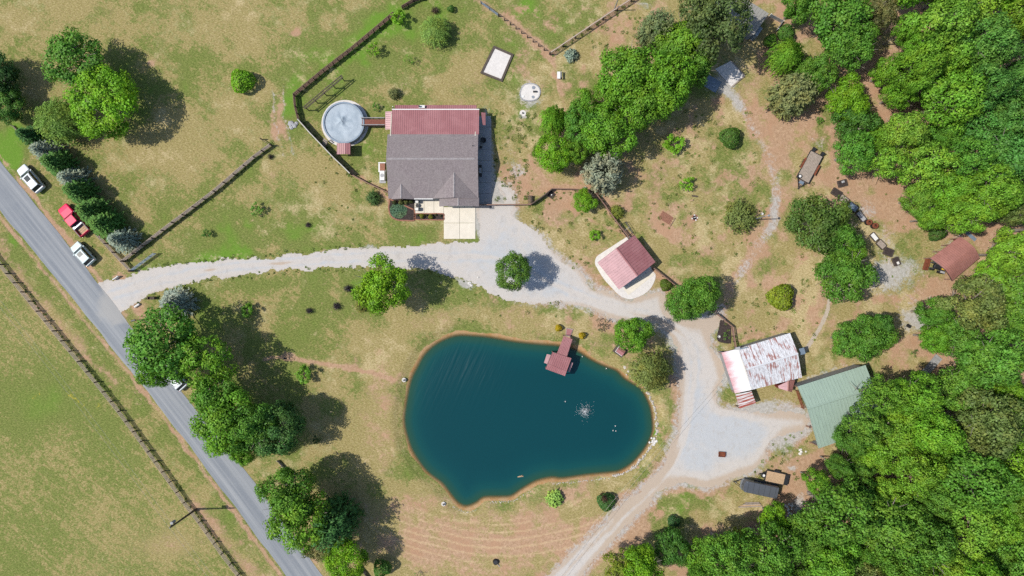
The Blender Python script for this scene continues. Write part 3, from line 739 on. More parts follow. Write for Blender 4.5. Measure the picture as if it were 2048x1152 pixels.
# ------------------------------------------------------------------ pond water
def build_water():
    m, t = newmat("pond_water", 0.06, 0.5)
    dep = t.attr("tone").outputs["Fac"]
    tc = t.n("ShaderNodeTexCoord").outputs["Object"]
    n1 = t.noise(tc, 0.06, 3, 0.5)
    r = t.n("ShaderNodeValToRGB"); cr = r.color_ramp
    cr.elements[0].position = 0.0; cr.elements[0].color = (0.16, 0.09, 0.03, 1)
    cr.elements[1].position = 1.0; cr.elements[1].color = (0.0020, 0.030, 0.037, 1)
    for p, c in ((0.035, (0.07, 0.06, 0.02)), (0.10, (0.013, 0.048, 0.031)), (0.30, (0.004, 0.044, 0.045)), (0.6, (0.0024, 0.036, 0.042))):
        e = cr.elements.new(p); e.color = (*c, 1)
    t.l(t.math('MULTIPLY', dep, 0.42), r.inputs[0])
    t.l(r.outputs[0], t.b.inputs["Base Color"])
    t.l(t.step(dep, -0.02, 0.28), t.b.inputs["Alpha"])
    t.b.inputs["IOR"].default_value = 1.33
    rp = t.attr("ripple").outputs["Fac"]
    w = t.noise(t.scaled(t.scaled(tc, (1, 1, 1), R(24)), (1.0, 0.09, 1)), 1.9, 2, 0.5, 0.25)
    w2 = t.noise(tc, 1.4, 3, 0.6)
    h = t.math('ADD', t.math('MULTIPLY', w, t.math('MULTIPLY', rp, 2.2)), t.math('MULTIPLY', w2, 0.10))
    t.bump(h, 1.0, 0.032)
    t.l(t.math('ADD', t.math('MULTIPLY', rp, 0.15), 0.07), t.b.inputs["Roughness"])
    def ztone(px, py):
        return np.clip(WL - ground_height(pond_depth_field(px, py)), -0.2, 3)
    o = sheet("pond_water", lambda x, y: pond_depth_field(x, y) > -0.5, (780, 640, 1340, 1045), 0.3, WL, m, ztone, "teal pond water with ripples at its upper left")
    me = o.data; n = len(me.vertices); co = np.empty(n * 3, np.float32); me.vertices.foreach_get("co", co); co = co.reshape(n, 3)
    px, py = PX(co[:, 0], co[:, 1])
    attr_f(me, "ripple", blobs(px, py, [(915, 735, 75, 60, -20, .9), (850, 790, 40, 40, 0, .4), (980, 740, 50, 60, 0, .45)]) + 0.02)
build_water()
# ------------------------------------------------------------------ plants: a few grown models, copied as individuals
def leaf_mesh(name, C, N, size, tone, material, aspect=0.62, along=None, g=None):
    """one small four-sided leaf clump per point"""
    g = g or np.random.default_rng(1)
    n = len(C); N = N / (np.linalg.norm(N, axis=1, keepdims=True) + 1e-9)
    A = along if along is not None else g.normal(size=(n, 3))
    A = A - N * (A * N).sum(1, keepdims=True); A /= (np.linalg.norm(A, axis=1, keepdims=True) + 1e-9)
    B = np.cross(N, A); size = np.broadcast_to(size, (n,))[:, None]
    bend = N * size * 0.18
    V = np.stack([C - A * size * .5 - bend, C - B * size * .5 * aspect + bend * .3, C + A * size * .5 - bend, C + B * size * .5 * aspect + bend * .3], 1).reshape(-1, 3)
    F = np.arange(4 * n).reshape(n, 4)
    me = np_mesh(name, V, F, material)
    attr_f(me, "tone", np.repeat(tone, 4))
    return me
def sphere_dirs(n, g, zmin=-1.0):
    z = g.uniform(zmin, 1, n); a = g.uniform(0, 2 * np.pi, n); r = np.sqrt(1 - z * z)
    return np.c_[r * np.cos(a), r * np.sin(a), z]
def trunk_mb(R_, hc, g, limbs=9, r0=0.26, reach=0.7):
    mb = MB(); top = hc + 0.1 * R_
    pts = [(0, 0, -0.1)]; 
    for k in range(1, 6): pts.append((g.normal() * .07 * k, g.normal() * .07 * k, top * k / 5))
    mb.path(pts, [r0 * (1.25 if k == 0 else 1) * (1 - 0.15 * k) for k in range(6)], 7)
    for i in range(limbs):
        b = Vector(pts[2 + i % 3]); a = 2 * math.pi * (i * 0.382 + g.random() * .1); L = R_ * reach * g.uniform(.6, 1.1); up = g.uniform(.15, .9) * L
        e = b + Vector((math.cos(a) * L, math.sin(a) * L, up)); m = b.lerp(e, .5) + Vector((g.normal() * .15, g.normal() * .15, L * .08))
        mb.path([b, m, e], [r0 * .42, r0 * .26, r0 * .08], 5)
        for s in range(2):
            e2 = m + Vector((math.cos(a + (s - .5) * 1.6) * L * .45, math.sin(a + (s - .5) * 1.6) * L * .45, L * .3))
            mb.path([m, e2], [r0 * .2, r0 * .05], 4)
    return mb
PROTO = {}
def proto(key, R_, hc, trunk, crown, bark='bark'):
    PROTO[key] = dict(R=R_, hc=hc, trunk=trunk.mesh(key + "_trunk", M[bark]), crown=crown)

def broadleaf(key, seed, R_=4.0, hc=6.5, sq=0.85, boughs=11, lobes=6, per=175, leaf=0.275, lob=(0.17, 0.27), lumpy=0.30, open_=0.0, reach=.98, spread=.36):
    """a crown of boughs, each bough a cluster of leafy lobes, with gaps between"""
    g = np.random.default_rng(seed)
    D = sphere_dirs(400, g, -0.35); keep = [int(np.argmax(D[:, 2]))]
    while len(keep) < boughs:                       # spread the boughs evenly
        d = np.min([np.linalg.norm(D - D[k], axis=1) for k in keep], axis=0); keep.append(int(np.argmax(d + g.random(len(D)) * .25)))
    D = D[keep]; ph = g.uniform(0, 6.28, 3); az = np.arctan2(D[:, 1], D[:, 0])
    rad = 1 + lumpy * (0.6 * np.sin(2 * az + ph[0]) + 0.6 * np.sin(3 * az + ph[1])) * (1 - D[:, 2] ** 2) + g.normal(size=len(D)) * 0.10
    BC = D * (rad * R_ * .64)[:, None] * np.array([1, 1, sq])
    LC = []; LR = []; LB = []
    for i, c in enumerate(BC):
        out = D[i]; q = sphere_dirs(lobes * 4, g); q = q[(q @ out) > -0.15][:lobes]
        s = R_ * spread * g.uniform(.8, 1.2)
        for d in q:
            LC.append(c + d * s * np.array([1, 1, .8])); LR.append(R_ * g.uniform(*lob)); LB.append(i)
    for k in range(7): LC.append(g.normal(size=3) * R_ * .22); LR.append(.30 * R_); LB.append(-1)
    bt = g.normal(size=len(BC) + 1) * .09
    C = []; N = []; T = []
    for c, r, bi in zip(np.array(LC), LR, LB):
        if g.random() < open_: continue
        n = int(per * (r / (0.22 * R_)) ** 2)
        d = sphere_dirs(n, g); out = c / (np.linalg.norm(c) + 1e-6)
        d = d[(d @ out > -0.4) | (d[:, 2] > 0.1)]
        n = len(d); rr = r * (1 + g.normal(size=n) * .18)
        C.append(c + d * rr[:, None] * np.array([1, 1, .85])); N.append(d * .9 + out * .25 + g.normal(size=(n, 3)) * .36 + np.array([0, 0, .22]))
        T.append(np.clip(.5 + bt[bi] + g.normal() * .07 + g.normal(size=n) * .16, 0, 1))
    C = np.vstack(C); N = np.vstack(N); T = np.concatenate(T); C[:, 2] += hc
    C[:, :2] *= 1.04 * R_ / np.percentile(np.hypot(C[:, 0], C[:, 1]), 97.5)
    C[:, 2] = np.maximum(C[:, 2], 0.4)
    sz = leaf * g.uniform(.7, 1.35, len(C))
    me = leaf_mesh(key + "_crown", C, N, sz, T, M['leaf'], 0.68, None, g)
    proto(key, R_, hc, trunk_mb(R_, hc, g, 10, .26, reach), me, 'bark_pale')

def spruce(key, seed, R_=2.2, h=6.0, levels=17, boughs=13, col=None, droop=-0.10, dens=16):
    g = np.random.default_rng(seed); C = []; N = []; A = []; T = []
    mb = MB(); mb.path([(0, 0, -.1), (0, 0, h * .5), (0, 0, h * .97)], [.16, .09, .02], 6)
    for L in range(levels):
        f = L / levels; z = 0.35 + f * (h - .5); rl = R_ * (1 - f) ** .8 + .12
        nb = max(5, int(boughs * (1 - .5 * f)))
        for b in range(nb):
            a = 2 * math.pi * (b + .5 * (L % 2) + g.normal() * .12) / nb; r = rl * g.uniform(.82, 1.1)
            d = np.array([math.cos(a), math.sin(a), droop + .35 * f]); s = np.array([-math.sin(a), math.cos(a), 0])
            if L % 3 == 0 and r > .6: mb.path([(0, 0, z), tuple(np.array([0, 0, z]) + d * r * .9)], [.035, .01], 4)
            n = int(dens * r / R_) + 5
            t = g.uniform(.12, 1, n) ** .8; side = g.choice([-1, 1], n); w = (1 - t) * .30 * r + .06
            p = np.array([0, 0, z]) + d * (t * r)[:, None] + s * (side * w * g.uniform(0, 1, n))[:, None] + g.normal(size=(n, 3)) * .03
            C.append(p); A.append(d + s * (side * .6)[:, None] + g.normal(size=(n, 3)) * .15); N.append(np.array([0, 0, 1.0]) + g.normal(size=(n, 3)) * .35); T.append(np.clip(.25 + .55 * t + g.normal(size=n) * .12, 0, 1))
    C = np.vstack(C); me = leaf_mesh(key + "_crown", C, np.vstack(N), .42 * R_ / 2.2 * g.uniform(.7, 1.2, len(C)), np.concatenate(T), M['needle'], .30, np.vstack(A), g)
    proto(key, R_, h * .45, mb, me)

def willow(key, seed, R_=3.2, hc=3.4, strands=420, leaf=.34):
    g = np.random.default_rng(seed); C = []; N = []; A = []; T = []
    for s in range(strands):
        a = g.uniform(0, 2 * np.pi); r0 = R_ * g.uniform(0, .55); r1 = min(R_ * 1.02, r0 + R_ * g.uniform(.2, .55)); top = hc + R_ * .55 * (1 - (r0 / R_) ** 2); low = hc - R_ * g.uniform(.2, .9)
        n = 20; t = np.linspace(0, 1, n); rr = r0 + (r1 - r0) * np.sin(t * 1.45); z = top + .25 * np.sin(t * 3) - (top - low) * t ** 2.2
        x = rr * np.cos(a + t * .1); y = rr * np.sin(a + t * .1)
        p = np.c_[x, y, z] + g.normal(size=(n, 3)) * .09; d = np.gradient(p, axis=0)
        C.append(p); A.append(d); N.append(np.c_[np.cos(a) * np.ones(n), np.sin(a) * np.ones(n), np.ones(n) * .8] + g.normal(size=(n, 3)) * .4); T.append(np.clip(.5 + g.normal() * .16 + g.normal(size=n) * .12, 0, 1))
    C = np.vstack(C); C[:, 2] = np.maximum(C[:, 2], .15)
    me = leaf_mesh(key + "_crown", C, np.vstack(N), leaf * g.uniform(.8, 1.3, len(C)), np.concatenate(T), M['leaf'], .34, np.vstack(A), g)
    proto(key, R_, hc, trunk_mb(R_, hc, g, 7, .2), me)

def feathery(key, seed, R_=2.8, h=3.2, n_st=230, leaf=.30, lift=.9, open_top=False):
    """juniper or shrub: stems fanning from the ground, small sprays along them"""
    g = np.random.default_rng(seed); C = []; N = []; A = []; T = []; mb = MB()
    for s in range(n_st):
        el = math.asin(g.uniform(.05, 1)) * lift + .1; a = g.uniform(0, 2 * np.pi); L = R_ * g.uniform(.75, 1.05)
        d = np.array([math.cos(a) * math.cos(el), math.sin(a) * math.cos(el), math.sin(el) * h / R_])
        if s % 14 == 0: mb.path([(0, 0, 0), tuple(d * L * .5), tuple(d * L * .85 + np.array([0, 0, -.05]))], [.05, .03, .01], 4)
        n = 17; t = g.uniform(.35, 1, n) ** .7
        p = d * (t * L)[:, None] + g.normal(size=(n, 3)) * .10 * R_ / 2.8
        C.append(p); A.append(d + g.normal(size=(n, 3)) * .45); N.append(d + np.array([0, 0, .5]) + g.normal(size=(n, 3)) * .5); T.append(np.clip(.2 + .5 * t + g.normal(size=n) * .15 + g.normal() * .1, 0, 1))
    C = np.vstack(C); C[:, 2] = np.maximum(C[:, 2], .06)
    me = leaf_mesh(key + "_crown", C, np.vstack(N), leaf * g.uniform(.7, 1.3, len(C)), np.concatenate(T), M['needle'], .42, np.vstack(A), g)
    proto(key, R_, h * .5, mb, me)

def sapling(key, seed, R_=1.2, hc=1.6, clumps=11, per=34, leaf=.24):
    g = np.random.default_rng(seed); C = []; N = []; T = []; mb = MB(); mb.path([(0, 0, -.05), (.03, 0, hc), (0, .04, hc + R_ * .7)], [.05, .035, .01], 5)
    for k in range(clumps):
        a = 2 * np.pi * k * .382; r = R_ * g.uniform(.25, .85); c = np.array([r * math.cos(a), r * math.sin(a), hc + g.uniform(-.4, .7) * R_])
        mb.path([(0, 0, max(.3, c[2] - .45 * R_)), tuple(c)], [.025, .008], 4)
        d = sphere_dirs(per, g); C.append(c + d * R_ * .27 * g.uniform(.5, 1.1, per)[:, None]); N.append(d + np.array([0, 0, .6]) + g.normal(size=(per, 3)) * .5); T.append(np.clip(.5 + g.normal(size=per) * .2, 0, 1))
    C = np.vstack(C); C[:, 2] = np.maximum(C[:, 2], .15)
    me = leaf_mesh(key + "_crown", C, np.vstack(N), leaf * g.uniform(.7, 1.3, len(C)), np.concatenate(T), M['leaf'], .6, None, g)
    proto(key, R_, hc, mb, me)

def roundbush(key, seed, R_=1.0, n=1500, leaf=.17, flat=.85):
    g = np.random.default_rng(seed); d = sphere_dirs(n, g, -.25); a = np.arctan2(d[:, 1], d[:, 0])
    rr = R_ * (1 + .10 * np.sin(3 * a + 1) + .16 * (vnoise(d[:, 0] * 3.1 + 3, d[:, 1] * 3.1 + d[:, 2] * 2.3) - .5)) * (1 - np.abs(g.normal(size=n)) * .10)
    C = d * rr[:, None] * np.array([1, 1, flat]); C[:, 2] = np.maximum(C[:, 2] + R_ * flat * .8, .05)
    mb = MB(); mb.path([(0, 0, -.05), (0, 0, R_ * .8)], [.08, .03], 5)
    for k in range(5): mb.path([(0, 0, .1), (R_ * .6 * math.cos(k * 1.26), R_ * .6 * math.sin(k * 1.26), R_ * .8)], [.04, .015], 4)
    me = leaf_mesh(key + "_crown", C, d + np.array([0, 0, .3]) + g.normal(size=(n, 3)) * .45, leaf * g.uniform(.7, 1.3, n), np.clip(.5 + g.normal(size=n) * .2, 0, 1), M['leaf'], .6, None, g)
    proto(key, R_, R_ * flat * .8, mb, me)

def twiggy(key, seed, R_=0.8, n=150):
    """leafless brushy bush"""
    g = np.random.default_rng(seed); mb = MB()
    for i in range(n // 2):
        d = sphere_dirs(1, g, .05)[0]; e = d * R_ * g.uniform(.6, 1); m = e * .55 + g.normal(size=3) * .08 * R_
        mb.path([(0, 0, .02), tuple(np.abs(m) * np.sign([d[0], d[1], 1])), tuple(e)], [.03, .02, .007], 3)
    d = sphere_dirs(n * 3, g, 0); C = d * (R_ * g.uniform(.4, 1, n * 3))[:, None]; C[:, 2] = np.maximum(C[:, 2], .05)
    me = leaf_mesh(key + "_crown", C, d + g.normal(size=(n * 3, 3)) * .7, .17 * g.uniform(.5, 1.3, n * 3), np.clip(.5 + g.normal(size=n * 3) * .2, 0, 1), M['needle'], .22, d + g.normal(size=(n * 3, 3)) * .4, g)
    proto(key, R_, R_ * .4, mb, me, 'twig')

broadleaf('oak1', 11); broadleaf('oak2', 12, boughs=9, lobes=7, spread=.40, lumpy=.42); broadleaf('oak3', 13, boughs=13, lobes=6, lob=(.14, .23), spread=.31, lumpy=.36)
broadleaf('oak4', 14, boughs=10, sq=.7, lumpy=.5, lob=(.15, .26)); broadleaf('airy', 15, boughs=12, lobes=6, open_=.16, per=125, leaf=.31, lumpy=.45, reach=.95)
broadleaf('airy2', 19, boughs=14, lobes=6, open_=.22, per=115, leaf=.30, lob=(.12, .22), lumpy=.5, reach=1.0, spread=.33)
broadleaf('tall', 16, sq=1.05, boughs=14, lobes=6, leaf=.27, lumpy=.2); broadleaf('dense', 17, boughs=16, lobes=7, lob=(.14, .22), lumpy=.14, leaf=.25, per=175, spread=.30)
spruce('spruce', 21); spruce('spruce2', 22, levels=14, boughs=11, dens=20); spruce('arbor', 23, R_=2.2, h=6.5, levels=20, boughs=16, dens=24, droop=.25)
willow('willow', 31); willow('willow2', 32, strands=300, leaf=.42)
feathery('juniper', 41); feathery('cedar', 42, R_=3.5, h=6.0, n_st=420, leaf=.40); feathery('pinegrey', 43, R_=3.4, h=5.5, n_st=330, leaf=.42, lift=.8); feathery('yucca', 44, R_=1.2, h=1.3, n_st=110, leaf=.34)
sapling('sapling', 51); sapling('sapling2', 52, clumps=15, per=44); sapling('thin', 53, clumps=6, per=16, leaf=.2)
roundbush('round', 61); twiggy('twig', 71)

ROOTS = {}
def plant(key, px, py, r, hc, color, label, cat="tree", name="tree", group=None, rz=None, base=None):
    p = PROTO[key]; rm = r / S * (H - hc) / H; loc = P(px, py, hc); loc.z = 0.0
    if base is not None: loc = Vector(base)
    root = thing(name, label, cat, loc, random.uniform(0, 6.28) if rz is None else rz, group)
    k = rm / p['R']; root.scale = (k, k, hc / p['hc'])
    t = link("trunk" if cat == "tree" else "stem", p['trunk'], root)
    c = link("crown" if cat == "tree" else "foliage", p['crown'], root); c.color = (*color, 1)
    return root
def hue(c, v=.12, seed=None):
    r_ = random if seed is None else random.Random(seed); k = 1 + r_.uniform(-v, v)
    return (c[0] * k * (1 + r_.uniform(-v, v)), c[1] * k, c[2] * k * (1 + r_.uniform(-v, v)))
G1 = (0.130, 0.300, 0.024)   # fresh broadleaf green
G2 = (0.098, 0.245, 0.028)   # mid green
G3 = (0.068, 0.185, 0.028)   # deep green
GY = (0.165, 0.245, 0.025)   # yellow green
GL = (0.150, 0.340, 0.016)   # very bright green
GO = (0.135, 0.155, 0.052)   # olive
GW = (0.18, 0.31, 0.06)   # willow
GB = (0.17, 0.225, 0.175)   # blue spruce
GD = (0.032, 0.095, 0.020)   # dark evergreen

# --- trees that stand singly or in small groups
for a in [
 ('airy',150,118,60,5.6,G2,"airy green tree at the top of the pair in the dry pasture"),
 ('dense',207,203,70,5.6,GL,"round bright green tree just below the airy pasture tree"),
 ('willow',118,242,52,3.2,GW,"pale wispy willow left of the round pasture tree"),
 ('tall',12,208,38,3.2,G3,"dark green tree at the left edge beside the lush verge"),
 ('tall',-18,150,52,3.6,GD,"dark tree cut by the left edge of the picture"),
 ('airy',326,684,67,8.0,G2,"large leafy roadside tree overhanging the lane below the drive mouth"),
 ('oak3',316,742,34,7.0,G1,"yellow-green tree hanging over the lane beside the half-hidden white car"),
 ('airy2',414,722,50,7.0,G1,"tree beside the large roadside tree, inward from the lane"),
 ('airy',432,790,44,6.5,G2,"tree in the middle of the upper roadside clump"),
 ('oak2',452,842,58,7.0,G1,"broad roadside tree bulging over the lane, mid clump"),
 ('oak1',505,848,46,7.5,G2,"green tree behind the broad bulging roadside tree"),
 ('dense',548,858,50,6.5,(0.075,0.19,0.045),"blue-green rounded tree at the lower end of the upper roadside clump"),
 ('oak3',486,898,27,5.6,G1,"small roadside tree at the bottom tip of the upper clump"),
 ('oak1',582,988,52,7.6,G2,"upper tree of the lower roadside clump"),
 ('airy2',600,1038,62,8.0,G1,"broad bright tree leaning over the lane in the lower clump"),
 ('cedar',665,1050,48,6.0,GD,"dark shaded evergreen in the lower roadside clump"),
 ('airy2',640,1085,34,5.0,GO,"grey-green thin tree under the dark roadside evergreen"),
 ('dense',690,1118,38,5.5,GL,"bright green tree at the bottom end of the lower roadside clump"),
 ('oak1',766,574,56,6.6,GL,"big round bright tree beside the curve of the drive"),
 ('dense',1026,543,37,5.2,(0.10,0.22,0.035),"neat round tree standing in the gravel turning area"),
 ('oak3',1268,669,38,5.2,G1,"green tree beside the lane between pond and garage"),
 ('willow2',1303,742,46,3.6,(0.17,0.21,0.055),"olive feathery willow overhanging the pond's right shore"),
 ('dense',1372,603,40,5.0,G2,"left half of the two-part tree right of the garage"),
 ('oak1',1404,588,38,5.5,G2,"right half of the two-part tree right of the garage"),
 ('oak1',1370,92,62,5.6,G1,"tall bright tree next to the dark olive tree at the top"),
 ('oak2',1258,148,66,7.5,G1,"broad bright tree at the upper left of the big central grove"),
 ('oak3',1330,170,60,7.8,G1,"tree in the middle of the big central grove"),
 ('oak4',1290,205,52,7.0,G1,"tree at the lower middle of the big central grove"),
 ('airy',1348,120,44,5.6,G2,"tree between the tall bright tree and the grove's middle"),
 ('oak1',1394,136,34,5.2,G2,"tree of the central grove nearest the shaded concrete slab"),
 ('oak3',1225,195,40,6.5,G1,"tree at the left end of the big central grove"),
 ('airy2',1438,48,66,9.5,(0.105,0.155,0.050),"large dark olive tree beside the grey-roofed building"),
 ('airy2',1405,20,54,7.0,(0.115,0.165,0.055),"olive tree at the top edge left of the large dark olive one"),
 ('cedar',1316,55,40,5.0,(0.10,0.14,0.06),"greyish shrubby tree at the grove's upper left fringe"),
 ('oak2',1215,262,54,6.0,G1,"bright tree below the central grove above the grey pine"),
 ('oak3',1165,245,42,5.6,G2,"tree left of the bright tree above the grey pine"),
 ('willow2',1108,240,32,4.0,G1,"light green feathery tree above the round left-hand grove tree"),
 ('dense',1106,307,38,4.6,GL,"round bright tree at the lower left corner of the grove"),
 ('oak3',1150,300,26,4.4,G1,"small bright tree between the round tree and the grey pine"),
 ('oak4',1170,215,34,5.6,G1,"small tree at the grove's left waist"),
 ('pinegrey',1210,342,46,4.4,(0.155,0.185,0.130),"grey-green pine with pale bare branches"),
 ('oak4',1636,442,60,6.2,(0.085,0.17,0.030),"wide tree left of the row of scrap beds"),
 ('oak1',1680,476,38,5.6,G2,"tree touching the row of scrap beds"),
 ('oak3',1700,512,27,5.0,G1,"small bright tree between the wide tree and the dark one below"),
 ('oak1',1684,552,56,6.0,G2,"dark rounded tree at the head of the footpath"),
 ('oak4',1738,674,46,5.6,G2,"lone spreading tree between rusty barn and wood"),
 ('oak3',1694,680,33,5.0,G2,"left wing of the lone spreading tree beside the rusty barn"),
 ('oak2',1760,650,24,5.4,G3,"small upper right lobe tree of the lone spreading tree"),
 ('airy',1682,42,66,7.0,G2,"large tree in the earth clearing at the top"),
 ('oak3',1705,92,48,6.6,G2,"lower tree joined to the large clearing tree"),
 ('airy2',1755,30,36,6.0,GO,"greyish tree right of the large clearing tree"),
 ('oak1',1598,8,34,5.5,G2,"small dark tree at the top edge above the dirt track"),
 ('willow2',1572,112,36,4.5,G1,"feathery bright tree below the small wired pen"),
 ('oak3',1632,142,38,5.0,G2,"dark green tree between feathery tree and clearing tree"),
 ('cedar',1590,186,48,4.6,GO,"big olive cedar beside the bare earth path"),
 ('oak2',1692,200,44,5.5,GL,"very bright rounded tree at the wood's upper left corner"),
 ('oak1',1706,243,46,5.0,G3,"dark green tree below the very bright rounded one"),
 ('oak1',1282,1130,42,6.5,GL,"very bright tree at the bottom edge right of the lane"),
 ('airy2',1240,1135,34,5.0,GY,"yellowish tree left of the very bright bottom tree"),
 ('oak3',1345,1098,38,4.5,G3,"shaded dark tree above the very bright bottom tree"),
 ('airy',1400,1115,36,5.0,G1,"thin tree at the bottom between shaded tree and wood"),
 ('oak3',1548,1036,30,4.6,GL,"small bright tree below the black enclosed trailer"),
 ('airy2',1480,1078,26,5.0,GY,"thin light tree standing at the wood's lower left front"),
]:
    plant(a[0], a[1], a[2], a[3] * (1.10 if "roadside" in a[6] else 1.0), a[4], hue(a[5], .07), a[6])

# --- conifers along the lane and other evergreens
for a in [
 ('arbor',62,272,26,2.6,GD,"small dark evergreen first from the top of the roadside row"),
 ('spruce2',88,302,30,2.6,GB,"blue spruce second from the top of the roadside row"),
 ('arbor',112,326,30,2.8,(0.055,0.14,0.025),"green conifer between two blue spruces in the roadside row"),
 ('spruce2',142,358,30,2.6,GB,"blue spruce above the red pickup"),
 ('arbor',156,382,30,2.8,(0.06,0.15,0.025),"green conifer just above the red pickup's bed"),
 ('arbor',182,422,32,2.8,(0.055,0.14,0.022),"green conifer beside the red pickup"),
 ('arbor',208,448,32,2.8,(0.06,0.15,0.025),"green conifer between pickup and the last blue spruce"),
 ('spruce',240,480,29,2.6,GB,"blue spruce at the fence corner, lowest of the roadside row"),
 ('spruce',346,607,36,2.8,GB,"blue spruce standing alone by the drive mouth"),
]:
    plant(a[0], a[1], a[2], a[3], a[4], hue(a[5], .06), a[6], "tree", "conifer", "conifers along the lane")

# --- saplings and shrubs
for a in [
 ('willow',870,62,34,1.8,GW,"drooping young willow on the lawn behind the house","tree","willow"),
 ('sapling2',797,35,17,1.5,GL,"bright sapling growing through the gap in the brown fence","tree","sapling"),
 ('sapling',747,97,15,1.5,GL,"bright sapling on the lawn above the pergola frame","tree","sapling"),
 ('thin',818,120,14,1.2,G1,"thin sapling below and left of the young willow","tree","sapling"),
 ('twig',870,20,10,.5,(0.10,0.08,0.05),"bare brushy bush above the young willow","shrub","shrub"),
 ('round',902,18,7,.5,G3,"tiny dark bush right of the bare brushy bush","shrub","shrub"),
 ('juniper',787,186,15,.9,GO,"olive shrub behind the house's long metal roof","shrub","shrub"),
 ('sapling',751,213,9,.8,G2,"small shrub between pool and metal roof","shrub","shrub"),
 ('round',485,162,24,1.2,GL,"round bright bush alone in the dry pasture","shrub","shrub"),
 ('sapling',512,418,15,1.1,G2,"dark-shadowed small tree in the grass left of the lone house bush","tree","sapling"),
 ('sapling',412,468,10,.9,G3,"small dark sapling between rail fence and drive","tree","sapling"),
 ('juniper',745,396,18,1.0,(0.055,0.115,0.030),"dark round bush left of the house front","shrub","shrub"),
 ('twig',540,313,7,.4,(0.09,0.08,0.06),"little bare bush at the upper end of the paddock fence","shrub","shrub"),
 ('twig',615,450,7,.4,(0.11,0.085,0.09),"small bare purplish bush in the front lawn above the drive","shrub","shrub"),
 ('twig',695,577,10,.6,(0.10,0.085,0.10),"bare purplish bush nearest the big round tree","shrub","shrub"),
 ('twig',672,613,10,.6,(0.10,0.085,0.10),"bare purplish bush between the other two, ringed with earth","shrub","shrub"),
 ('twig',617,622,8,.6,(0.10,0.085,0.10),"bare purplish bush farthest from the big round tree","shrub","shrub"),
 ('juniper',722,612,16,.8,(0.13,0.14,0.03),"yellow-green bush tucked under the big round tree","shrub","shrub"),
 ('sapling2',495,620,15,1.3,G1,"sapling right of the roadside tree shadow below the drive","tree","sapling"),
 ('thin',440,621,9,.9,G2,"tiny sapling beside the roadside tree shadow","tree","sapling"),
 ('sapling2',608,748,19,1.4,G1,"green sapling below the pale trench line","tree","sapling"),
 ('yucca',1142,110,15,.7,GB,"spiky blue-green plant beside the dark wire fence","plant","yucca"),
 ('sapling2',1347,288,22,1.3,GL,"small bright tree in the grass below the grove","tree","sapling"),
 ('round',1460,275,21,1.1,(0.075,0.165,0.025),"round clipped bush in the middle of the yard","shrub","shrub"),
 ('sapling',1375,366,17,1.1,GL,"small bright sapling in the yard below the grove","tree","sapling"),
 ('oak1',1168,402,24,2.0,GL,"young bright tree inside the fence bend","tree","sapling"),
 ('juniper',1235,423,17,.9,(0.13,0.17,0.025),"yellowish bush behind the fence above the wire pen","shrub","shrub"),
 ('sapling2',1190,470,13,.9,GL,"small bright bush left of the garage roof","shrub","shrub"),
 ('juniper',1483,433,40,1.7,(0.105,0.145,0.035),"wide yellow-green juniper by the light pole","shrub","juniper"),
 ('round',1331,570,12,.7,(0.10,0.17,0.02),"small round bush in the bed by the garage apron","shrub","shrub"),
 ('round',1561,594,26,1.3,(0.19,0.26,0.02),"lime yellow bush in the dry grass above the rusty barn","shrub","shrub"),
 ('thin',1203,650,20,.9,(0.10,0.10,0.05),"sparse grey-green shrub between dock and lane tree","shrub","shrub"),
 ('round',1117,656,7,.5,(0.42,0.33,0.01),"yellow bush left of the dock entrance","shrub","shrub"),
 ('round',1164,671,7,.5,(0.42,0.33,0.01),"yellow bush right of the dock entrance","shrub","shrub"),
 ('yucca',1110,998,19,.7,GW,"pale grassy clump near the pond's lower shore","plant","ornamental_grass"),
 ('feather' if False else 'round',1212,1003,18,.7,(0.06,0.155,0.035),"dark green mound bush beside the lane below the pond","shrub","shrub"),
 ('twig',1208,997,10,1.4,(0.13,0.04,0.04),"dark red twiggy top in the mound bush beside the lane","shrub","shrub"),
 ('round',1347,1044,13,.7,(0.045,0.125,0.035),"small dark bush in the brown grass right of the lane","shrub","shrub"),
 ('round',764,1136,18,1.2,G3,"round dark bush at the bottom edge right of the roadside clump","shrub","shrub"),
 ('thin',835,1150,10,.9,G3,"thin shrub cut by the bottom edge left of the black drum","shrub","shrub"),
 ('round',1872,466,16,1.2,(0.06,0.14,0.025),"smooth dark bush at the wood's tip above the arched barn","shrub","shrub"),
 ('round',1571,66,16,1.0,G3,"dark bush beside the small wired pen","shrub","shrub"),
 ('round',1540,82,12,1.2,G2,"bush in the shade of the large olive tree","shrub","shrub"),
 ('sapling',1640,240,8,.6,G2,"tiny bush left of the dark green wood-corner tree","shrub","shrub"),
 ('thin',1830,706,12,.6,G3,"small green weed clump in the earth above the grey plank ramp","shrub","shrub"),
 ('thin',692,1048,13,1.2,G1,"little green bush at the tip of the lower roadside shadow","shrub","shrub"),
 ('sapling',632,880,9,1.0,GD,"dark little shrub in the shadow between the roadside clumps","shrub","shrub"),
 ('thin',1452,672,11,.6,G2,"green plant in the dark mulch bed by the rusty barn","plant","plant"),
]:
    plant(a[0], a[1], a[2], a[3], a[4], hue(a[5], .05), a[6], a[7] if len(a) > 7 else "shrub", a[8] if len(a) > 8 else "shrub")

